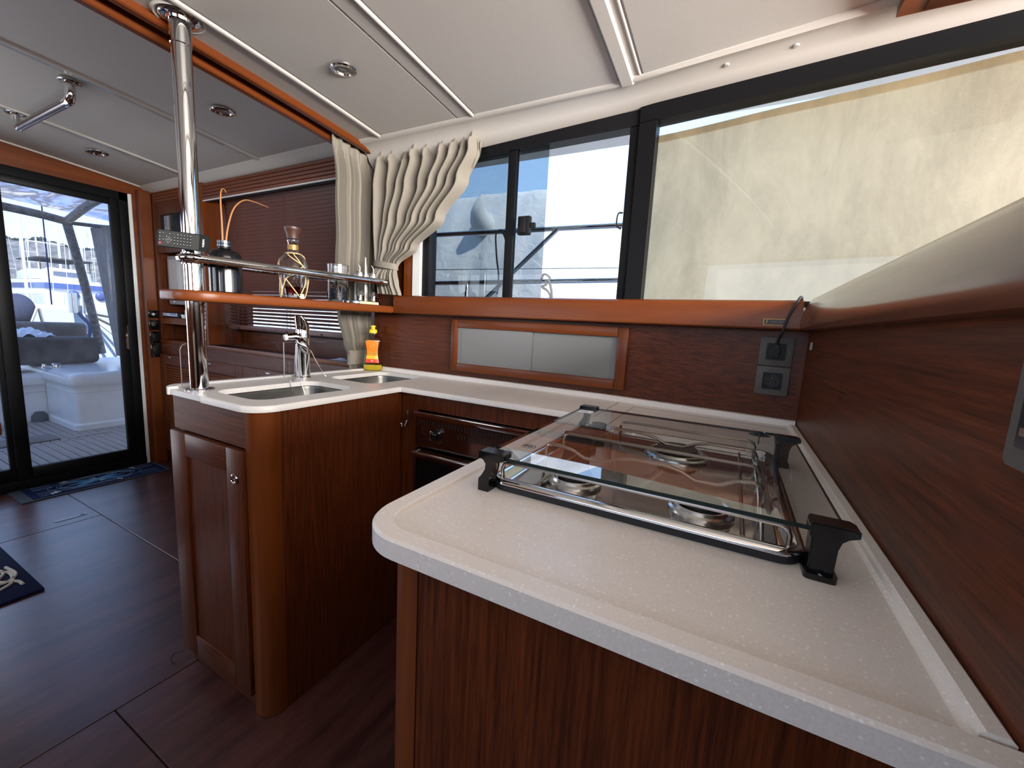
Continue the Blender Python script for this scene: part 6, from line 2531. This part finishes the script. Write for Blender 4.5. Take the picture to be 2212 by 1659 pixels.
half = lambda z: (0.0255 - 0.006 * math.sin((z - 0.035) / 0.10 * PI)) * (1.0 if z < 0.125 else max(0.45, 1 - ((z - 0.125) / 0.014) ** 2 * 0.5))
label_patch('label', plain('orange_label', (0.85, 0.22, 0.012), 0.4), lambda z: -half(z), lambda z: half(z), 0.036, 0.137)
label_patch('label_red', plain('red_label', (0.72, 0.055, 0.008), 0.4), lambda z: -half(z), lambda z: half(z), 0.036, 0.053, 0.0006)
label_patch('label_yellow', plain('yellow_label', (0.90, 0.55, 0.010), 0.4), lambda z: -half(z) * 0.98, lambda z: half(z) * 0.98, 0.053, 0.068, 0.0006)
text_obj('label_text', 'Carli', 0.0185, plain('label_green', (0.14, 0.18, 0.02), 0.4), so, SM @ Matrix.Translation((0.0, front_y(0, 0.08) - 0.0020, 0.0775)) @ Matrix.Rotation(math.radians(90), 4, 'X') @ Matrix.Diagonal((0.78, 1.25, 1, 1)), 0.0004, bold=True)
text_obj('label_text', 'Carli', 0.0185, MT['soap_yellow'], so, SM @ Matrix.Translation((0.0, front_y(0, 0.08) - 0.0027, 0.0775)) @ Matrix.Rotation(math.radians(90), 4, 'X') @ Matrix.Diagonal((0.78, 1.25, 1, 1)), 0.0002)
bm = BM()
for (x_, z_, r0, r1) in ((0.0, 0.045, 0.0022, 0.0036), (0.015, 0.060, 0.0022, 0.0030)):
    add_prism(bm, [(x_ + r1 * math.cos(k * PI / 8), z_ + r1 * math.sin(k * PI / 8)) for k in range(16)], front_y(x_, z_) - 0.0022, front_y(x_, z_) - 0.0012, [[(x_ + r0 * math.cos(k * PI / 8), z_ + r0 * math.sin(k * PI / 8)) for k in range(16)]], to3=lambda u, v, w: (u, w, v))
bmesh.ops.transform(bm, matrix=SM, verts=bm.verts)
obj('label_mark', bm, 'paint_white', so)
bm = BM()
add_tube(bm, [(-0.010 + 0.020 * (k % 2) - 0.0015 * (k // 2), front_y(0, 0.1) - 0.0018, 0.0625 - 0.0032 * (k // 2)) for k in range(2)], 0.0006, 5)
add_tube(bm, [(-0.013, front_y(0, 0.06) - 0.0022, 0.0585), (0.011, front_y(0, 0.06) - 0.0022, 0.0585)], 0.0006, 5)
add_tube(bm, smooth_pts([(-0.009, front_y(0.009, 0.11) - 0.0016, 0.112), (0.0, front_y(0, 0.108) - 0.0016, 0.106), (0.008, front_y(0.008, 0.113) - 0.0016, 0.113), (0.006, front_y(0.006, 0.122) - 0.0016, 0.122), (0.0, front_y(0, 0.118) - 0.0016, 0.118)], 5), 0.0012, 6)
bmesh.ops.transform(bm, matrix=SM, verts=bm.verts)
obj('label_print', bm, plain('pale_orange_print', (0.95, 0.42, 0.10), 0.4), so)

# clear splash guard on the aft edge
gd = thing('splash_guard', 'clear acrylic splash guard standing along the aft edge behind the sinks', 'guard', (-1.512, 0.98, ZT))
for (y0, y1, rad) in ((0.652, 0.985, [0, 0, 0.0, 0.018]), (0.990, 1.300, [0, 0, 0.0, 0.0])):
    bm = BM()
    add_prism(bm, fillet([(y0, ZT + 0.0005), (y1, ZT + 0.0005), (y1, ZT + 0.134), (y0, ZT + 0.134)], rad, 5), -1.5085, -1.5045, to3=lambda u, v, w: (w, u, v))
    obj('guard_panel', bm, 'acrylic', gd)
for y_ in (0.6515, 0.9875):
    bm = BM()
    add_tube(bm, [(-1.5065, y_, ZT + 0.001), (-1.5065, y_, ZT + 0.115 if y_ < 0.7 else ZT + 0.134)] + ([(-1.5065, y_ + 0.006, ZT + 0.129), (-1.5065, y_ + 0.018, ZT + 0.1345)] if y_ < 0.7 else []), 0.0013, 8)
    obj('edge', bm, plain('acrylic_edge', (0.26, 0.24, 0.235), 0.4), gd)

# =================================================================== ON THE BAR SHELF
# remote leaning on the rail
rm = thing('remote_control', 'dark grey remote control balanced on the rail in front of the steel pole', 'remote', (-1.385, 0.64, 1.297))
RM = _m.to_3x3().to_4x4()
ctr = Vector((-1.3835, 0.622, 1.3265))
fw = Vector((0.47, -0.88, 0.05)).normalized()           # the face looks at the galley, turned parallel to the image plane
xr = Vector((0, 0, 1)).cross(fw).normalized()
zr = fw.cross(xr)
rot = Matrix((xr, -fw, zr)).transposed().to_4x4()
RMX = Matrix.Translation(ctr) @ rot @ Matrix.Rotation(math.radians(4.5), 4, 'Y') @ Matrix.Diagonal((0.79, 0.79, 0.79, 1))
W, H = 0.0905, 0.0290


def rbm(bm):
    bmesh.ops.transform(bm, matrix=RMX, verts=bm.verts)
    return bm


bm = BM()
add_prism(bm, fillet([(-W, -H), (W, -H), (W, H), (-W, H)], [0.010, 0.014, 0.014, 0.010], 5), -0.006, 0.006, to3=lambda u, v, w: (u, w, v))
obj('case', rbm(bm), plain('remote_case', (0.012, 0.0125, 0.0135), 0.6, spec=0.2), rm)
bm = BM()
add_prism(bm, fillet([(-W + 0.008, -H + 0.003), (0.060, -H + 0.003), (0.060, H - 0.003), (-W + 0.008, H - 0.003)], 0.003, 3), -0.0068, -0.0058, to3=lambda u, v, w: (u, w, v))
fp = obj('key_plate', rbm(bm), plain('remote_plate', (0.050, 0.050, 0.048), 0.6, spec=0.2), rm)
bm = BM()
add_prism(bm, [(-0.0605, -0.004), (-0.046, -0.0175), (-0.0315, -0.004), (-0.046, 0.0095)], -0.0072, -0.0066, to3=lambda u, v, w: (u, w, v))
obj('pad', rbm(bm), plain('remote_pad', (0.10, 0.10, 0.09), 0.6, spec=0.2), rm)
keys = [(-0.0755, 0.0165), (-0.0645, 0.0165), (-0.0415, 0.0165), (-0.0755, 0.0045), (-0.0755, -0.0065), (-0.0635, -0.0065 + 0.002), (-0.0520, 0.0065), (-0.0465, -0.0045), (-0.0350, -0.0045), (-0.0465, -0.0155)]
for r_ in range(4):
    for c_ in range(6):
        if r_ == 0 and c_ == 0:
            continue
        keys.append((-0.0245 + 0.0145 * c_ * 0.78 + 0.0, 0.0165 - 0.0105 * r_))
keys = [(x_ + 0.0, z_) for x_, z_ in keys]
src = None
for x_, z_ in keys:
    bm = BM()
    add_box(bm, x_ - 0.0034, x_ + 0.0034, -0.0086, -0.0062, z_ - 0.0036, z_ + 0.0036, 0.0008, 1)
    k_ = obj('key', rbm(bm), 'black_plastic', rm)
    bm = BM()
    add_box(bm, x_ - 0.0012, x_ + 0.0010, -0.0088, -0.0084, z_ - 0.0008, z_ + 0.0014)
    obj('key_print', rbm(bm), 'paint_white', k_)
bm = BM()
add_lathe(bm, [(0.0, 0.0024), (0.0035, 0.0022), (0.0042, 0.0), (0, 0)], (0, 0, 0), 14)
bmesh.ops.transform(bm, matrix=Matrix.Translation((-0.0755, -0.0064, -0.0175)) @ Matrix.Rotation(math.radians(90), 4, 'X'), verts=bm.verts)
obj('red_key', rbm(bm), plain('red_key', (0.55, 0.05, 0.07), 0.4), rm)
text_obj('lettering', 'FUSION', 0.0095, 'paint_white', rm, RMX @ Matrix.Translation((0.0755, -0.0064, 0.0)) @ Matrix.Rotation(math.radians(90), 4, 'X') @ Matrix.Rotation(math.radians(90), 4, 'Z') @ Matrix.Diagonal((0.82, 1, 1, 1)), 0.0003, bold=True)

# reed diffuser
SX = -1.452
df = thing('reed_diffuser', 'black glass reed diffuser with two curling brown reeds', 'diffuser', (SX, 0.765, zsh(0.765)))
zb = zsh(0.765) + 0.0003
bm = BM()
add_lathe(bm, [(0.0, 0.0), (0.041, 0.0), (0.045, 0.004), (0.045, 0.112), (0.0435, 0.121), (0.036, 0.130), (0.023, 0.136), (0.0165, 0.139), (0.0160, 0.148)], (SX, 0.765, zb), 40)
obj('jar', bm, 'black_gloss', df)
bm = BM()
add_lathe(bm, [(0.0165, 0.143), (0.0195, 0.144), (0.0195, 0.152), (0.0175, 0.153), (0.0195, 0.154), (0.0195, 0.162), (0.012, 0.163), (0.011, 0.150), (0, 0.150)], (SX, 0.765, zb), 32)
obj('collar', bm, plain('gunmetal', (0.10, 0.11, 0.13), 0.25, metal=0.9), df)
MT['reed'] = plain('brown_reed', (0.34, 0.14, 0.045), 0.55)
for pts in ([(SX, 0.760, zb + 0.15), (SX, 0.760, zb + 0.22), (SX + 0.002, 0.758, zb + 0.28), (SX, 0.762, zb + 0.312), (SX - 0.004, 0.772, zb + 0.321), (SX - 0.004, 0.779, zb + 0.312)],
            [(SX, 0.768, zb + 0.15), (SX, 0.778, zb + 0.21), (SX, 0.797, zb + 0.268), (SX, 0.828, zb + 0.302), (SX, 0.862, zb + 0.307), (SX, 0.910, zb + 0.302)]):
    bm = BM()
    P = smooth_pts(pts, 8)
    add_tube(bm, P, [0.0032 - 0.0022 * i / (len(P) - 1) for i in range(len(P))], 8)
    obj('reed', bm, 'reed', df)

# rum bottle
rb = thing('rum_bottle', 'round shouldered glass bottle with a dark wooden stopper, cord netting and a little rum', 'bottle', (SX, 0.998, zsh(0.998)))
RC = Vector((SX, 0.998, zsh(0.998) + 0.0004))
rprof = [(0.0, 0.001), (0.040, 0.001), (0.0435, 0.005), (0.0440, 0.020), (0.0450, 0.045), (0.0475, 0.075), (0.0490, 0.100), (0.0480, 0.120), (0.0430, 0.140), (0.0330, 0.155), (0.0230, 0.162), (0.0190, 0.166), (0.0180, 0.172), (0.0180, 0.200), (0.0200, 0.203), (0.0200, 0.213), (0.0185, 0.215)]
bm = BM()
add_lathe(bm, rprof + [(max(0.0, r_ - 0.0028), z_) for r_, z_ in rprof[::-1] if z_ > 0.003] + [(0.040, 0.012), (0.0, 0.012)], RC, 44)
obj('glass', bm, 'bottle_glass', rb, angle=50)
bm = BM()
add_lathe(bm, [(0.0, 0.0135), (0.0385, 0.0135), (0.0400, 0.018), (0.0405, 0.030), (0.0415, 0.043), (0.0, 0.043)], RC, 40)
MT['rum'] = thin_glass('rum', (0.50, 0.075, 0.015), refl=0.8)
obj('rum', bm, 'rum', rb, angle=50)
bm = BM()
add_lathe(bm, [(0.0, 0.214), (0.0190, 0.214), (0.0205, 0.222), (0.0220, 0.230), (0.0270, 0.244), (0.0290, 0.249), (0.0285, 0.254), (0.0, 0.255)], RC, 36)
obj('stopper', bm, plain('stopper_wood', (0.060, 0.022, 0.016), 0.4), rb)
bm = BM()
add_lathe(bm, [(0.0182, 0.174), (0.0184, 0.174), (0.0184, 0.192), (0.0182, 0.192)], RC, 30)
obj('neck_label', bm, plain('neck_label', (0.30, 0.17, 0.05), 0.4, metal=0.4), rb)


def rr(z):
    for (r0, z0), (r1, z1) in zip(rprof, rprof[1:]):
        if z0 <= z <= z1:
            return r0 + (r1 - r0) * (z - z0) / max(1e-6, z1 - z0)
    return 0.03


MT['raffia'] = plain('raffia', (0.62, 0.43, 0.22), 0.7)


def lace(pts):
    bm = BM()
    P = []
    for (a0, z0), (a1, z1) in zip(pts, pts[1:]):
        for k in range(8):
            f = k / 8
            a_, z_ = a0 + (a1 - a0) * f, z0 + (z1 - z0) * f
            P.append(RC + Vector((math.cos(a_) * (rr(z_) + 0.0016), math.sin(a_) * (rr(z_) + 0.0016), z_)))
    a_, z_ = pts[-1]
    P.append(RC + Vector((math.cos(a_) * (rr(z_) + 0.0016), math.sin(a_) * (rr(z_) + 0.0016), z_)))
    add_tube(bm, P, 0.0020, 6)
    return obj('raffia', bm, 'raffia', rb)


base_a = math.atan2(-0.998, -SX) if False else math.atan2(0 - 0.998, 0 - SX)
for k in range(3):
    a0 = base_a - 0.20 + k * 2 * PI / 3
    lace([(a0 - 0.5, 0.160), (a0 + 0.9, 0.118), (a0 - 0.35, 0.068), (a0 - 1.0, 0.004)])
    lace([(a0 + 0.2, 0.160), (a0 + 1.05, 0.105), (a0 + 1.15, 0.060), (a0 + 0.62, 0.006), (a0 - 0.35, 0.068)])
bm = BM()
P = [RC + Vector((0.0250 * math.cos(k * PI / 12), 0.0250 * math.sin(k * PI / 12), 0.1615)) for k in range(24)]
add_tube(bm, P, 0.0022, 6, closed=True)
obj('raffia', bm, 'raffia', rb)
bdir = Vector((math.cos(base_a), math.sin(base_a), 0))
bm_lab = BM()
add_grid(bm_lab, lambda u, v: RC + Vector((math.cos(base_a + 0.42 * (u - 0.5) * 2) * 0.0456, math.sin(base_a + 0.42 * (u - 0.5) * 2) * 0.0456, 0.078 + 0.014 * v)), 10, 2)
bmesh.ops.translate(bm_lab, vec=bdir * 0.0035, verts=bm_lab.verts)
for w_, z_, s_ in (('PLANTATION', 0.098, 0.0105), ('RUM', 0.084, 0.009)):
    text_obj('gold_print', w_, s_, plain('gold_print2', (0.62, 0.42, 0.12), 0.35, metal=0.6), rb, Matrix.Translation(RC + bdir * 0.0500 + Vector((0, 0, z_))) @ Matrix.Rotation(base_a + PI / 2, 4, 'Z') @ Matrix.Rotation(math.radians(90), 4, 'X') @ Matrix.Diagonal((0.62, 1, 1, 1)), 0.0002)
bm_lab.free()
bm = BM()
t = bmesh.new()
add_box(t, 0.0, 0.0006, -0.008, 0.008, 0.002, 0.018)
merge(bm, t, Matrix.Translation(RC) @ Matrix.Rotation(base_a + 0.62, 4, 'Z') @ Matrix.Translation((0.0446, 0, 0)))
obj('paper_seal', bm, 'paint_white', rb)

# tumbler of potpourri
tm = thing('potpourri_glass', 'straight clear tumbler holding blue grains and shells', 'glass', (SX, 1.192, zsh(1.192)))
TC = Vector((SX, 1.192, zsh(1.192) + 0.0004))
bm = BM()
add_lathe(bm, [(0.0, 0.0), (0.0400, 0.0), (0.0415, 0.003), (0.0415, 0.150), (0.0400, 0.151), (0.0385, 0.150), (0.0385, 0.010), (0.0, 0.010)], TC, 40)
obj('tumbler', bm, 'bottle_glass', tm)
rnd = random.Random(21)
bm = BM()
for k in range(420):
    a_ = rnd.uniform(0, 2 * PI)
    r_ = 0.0365 * math.sqrt(rnd.uniform(0.25, 1))
    z_ = rnd.uniform(0.012, 0.048 + 0.012 * math.cos(a_ + 0.5))
    t = bmesh.new()
    bmesh.ops.create_icosphere(t, subdivisions=1, radius=rnd.uniform(0.0022, 0.0034))
    merge(bm, t, Matrix.Translation(TC + Vector((r_ * math.cos(a_), r_ * math.sin(a_), z_))))
g_ = obj('blue_grains', bm, plain('blue_grains', (0.030, 0.085, 0.20), 0.4, noise=0.7, nscale=300), tm)
g_['kind'] = 'stuff'
for k in range(9):
    a_ = rnd.uniform(0, 2 * PI)
    r_ = rnd.uniform(0.004, 0.026)
    bm = BM()
    t = bmesh.new()
    bmesh.ops.create_icosphere(t, subdivisions=2, radius=1)
    for v in t.verts:
        v.co *= 1 + 0.22 * math.sin(7 * v.co.x + k) * math.cos(5 * v.co.z)
    merge(bm, t, Matrix.Translation(TC + Vector((r_ * math.cos(a_), r_ * math.sin(a_), 0.056 + 0.0045 * (k % 6)))) @ Matrix.Rotation(k, 4, 'Y') @ Matrix.Diagonal((0.011, 0.008, 0.007, 1)))
    obj('shell', bm, plain('shell_%d' % (k % 3), ((0.55, 0.33, 0.17), (0.25, 0.13, 0.085), (0.62, 0.45, 0.28))[k % 3], 0.6), tm)
bm = BM()
add_lathe(bm, [(0.0380, 0.096), (0.0382, 0.096), (0.0382, 0.106), (0.0380, 0.106)], TC, 32)
obj('blue_band', bm, plain('blue_band', (0.03, 0.13, 0.24), 0.4), tm)

# oil and vinegar set in its stand
cs = thing('cruet_stand', 'small wooden based steel stand holding two glass cruets', 'stand', (SX, 1.352, zsh(1.352)))
CC = Vector((SX - 0.005, 1.345, zsh(1.345) + 0.0004))
ax_ = Vector((0.30, 0.95, 0)).normalized()
bx_ = Vector((ax_.y, -ax_.x, 0))
CM = Matrix.Translation(CC) @ Matrix((ax_, -bx_, Vector((0, 0, 1)))).transposed().to_4x4()
bm = BM()
add_box(bm, -0.038, 0.038, -0.022, 0.022, 0.0, 0.014, 0.0015)
bmesh.ops.transform(bm, matrix=CM, verts=bm.verts)
obj('base', bm, plain('bamboo', (0.62, 0.46, 0.26), 0.5, noise=0.1), cs)
for s_ in (-1, 1):
    bm = BM()
    add_box(bm, s_ * 0.0475 - 0.009, s_ * 0.0475 + 0.009, -0.023, 0.023, 0.0, 0.0145, 0.001)
    bmesh.ops.transform(bm, matrix=CM, verts=bm.verts)
    obj('base_end', bm, 'chrome', cs)
bm = BM()
add_box(bm, -0.0065, 0.0065, -0.0015, 0.0015, 0.014, 0.205, 0.001)
bmesh.ops.transform(bm, matrix=CM, verts=bm.verts)
obj('handle_post', bm, 'steel', cs)
for s_, lab, col in ((-1, 'left glass cruet with a steel pourer in the stand on the bar shelf', (0.55, 0.45, 0.22)), (1, 'right glass cruet with a steel pourer in the stand on the bar shelf', (0.45, 0.30, 0.18))):
    cr = thing('cruet', lab, 'cruet', (0, 0, 0), 'oil and vinegar cruets')
    c_ = CM @ Vector((s_ * 0.031, 0, 0.0150))
    cr.location = c_
    bm = BM()
    add_lathe(bm, [(0.0, 0.0), (0.0200, 0.0), (0.0215, 0.002), (0.0215, 0.105), (0.0195, 0.108), (0.0190, 0.106), (0.0195, 0.003), (0.0, 0.003)], c_, 32)
    obj('glass', bm, 'bottle_glass', cr)
    bm = BM()
    add_lathe(bm, [(0.0, 0.0035), (0.0190, 0.0035), (0.0190, 0.022), (0.0, 0.022)], c_, 28)
    obj('contents', bm, thin_glass('cruet_oil_%d' % (s_ + 1), col), cr)
    bm = BM()
    add_lathe(bm, [(0.0218, 0.100), (0.0228, 0.101), (0.0228, 0.121), (0.0215, 0.124), (0.0, 0.124)], c_, 32)
    obj('lid', bm, 'steel', cr)
    bm = BM()
    add_tube(bm, smooth_pts([c_ + Vector((0, 0, 0.122)), c_ + Vector((0.001, 0.002, 0.140)), c_ + Vector((-0.001, -0.002, 0.150)), c_ + Vector((-0.004, -0.006, 0.157))], 5), 0.0024, 8)
    obj('pourer', bm, 'steel', cr)
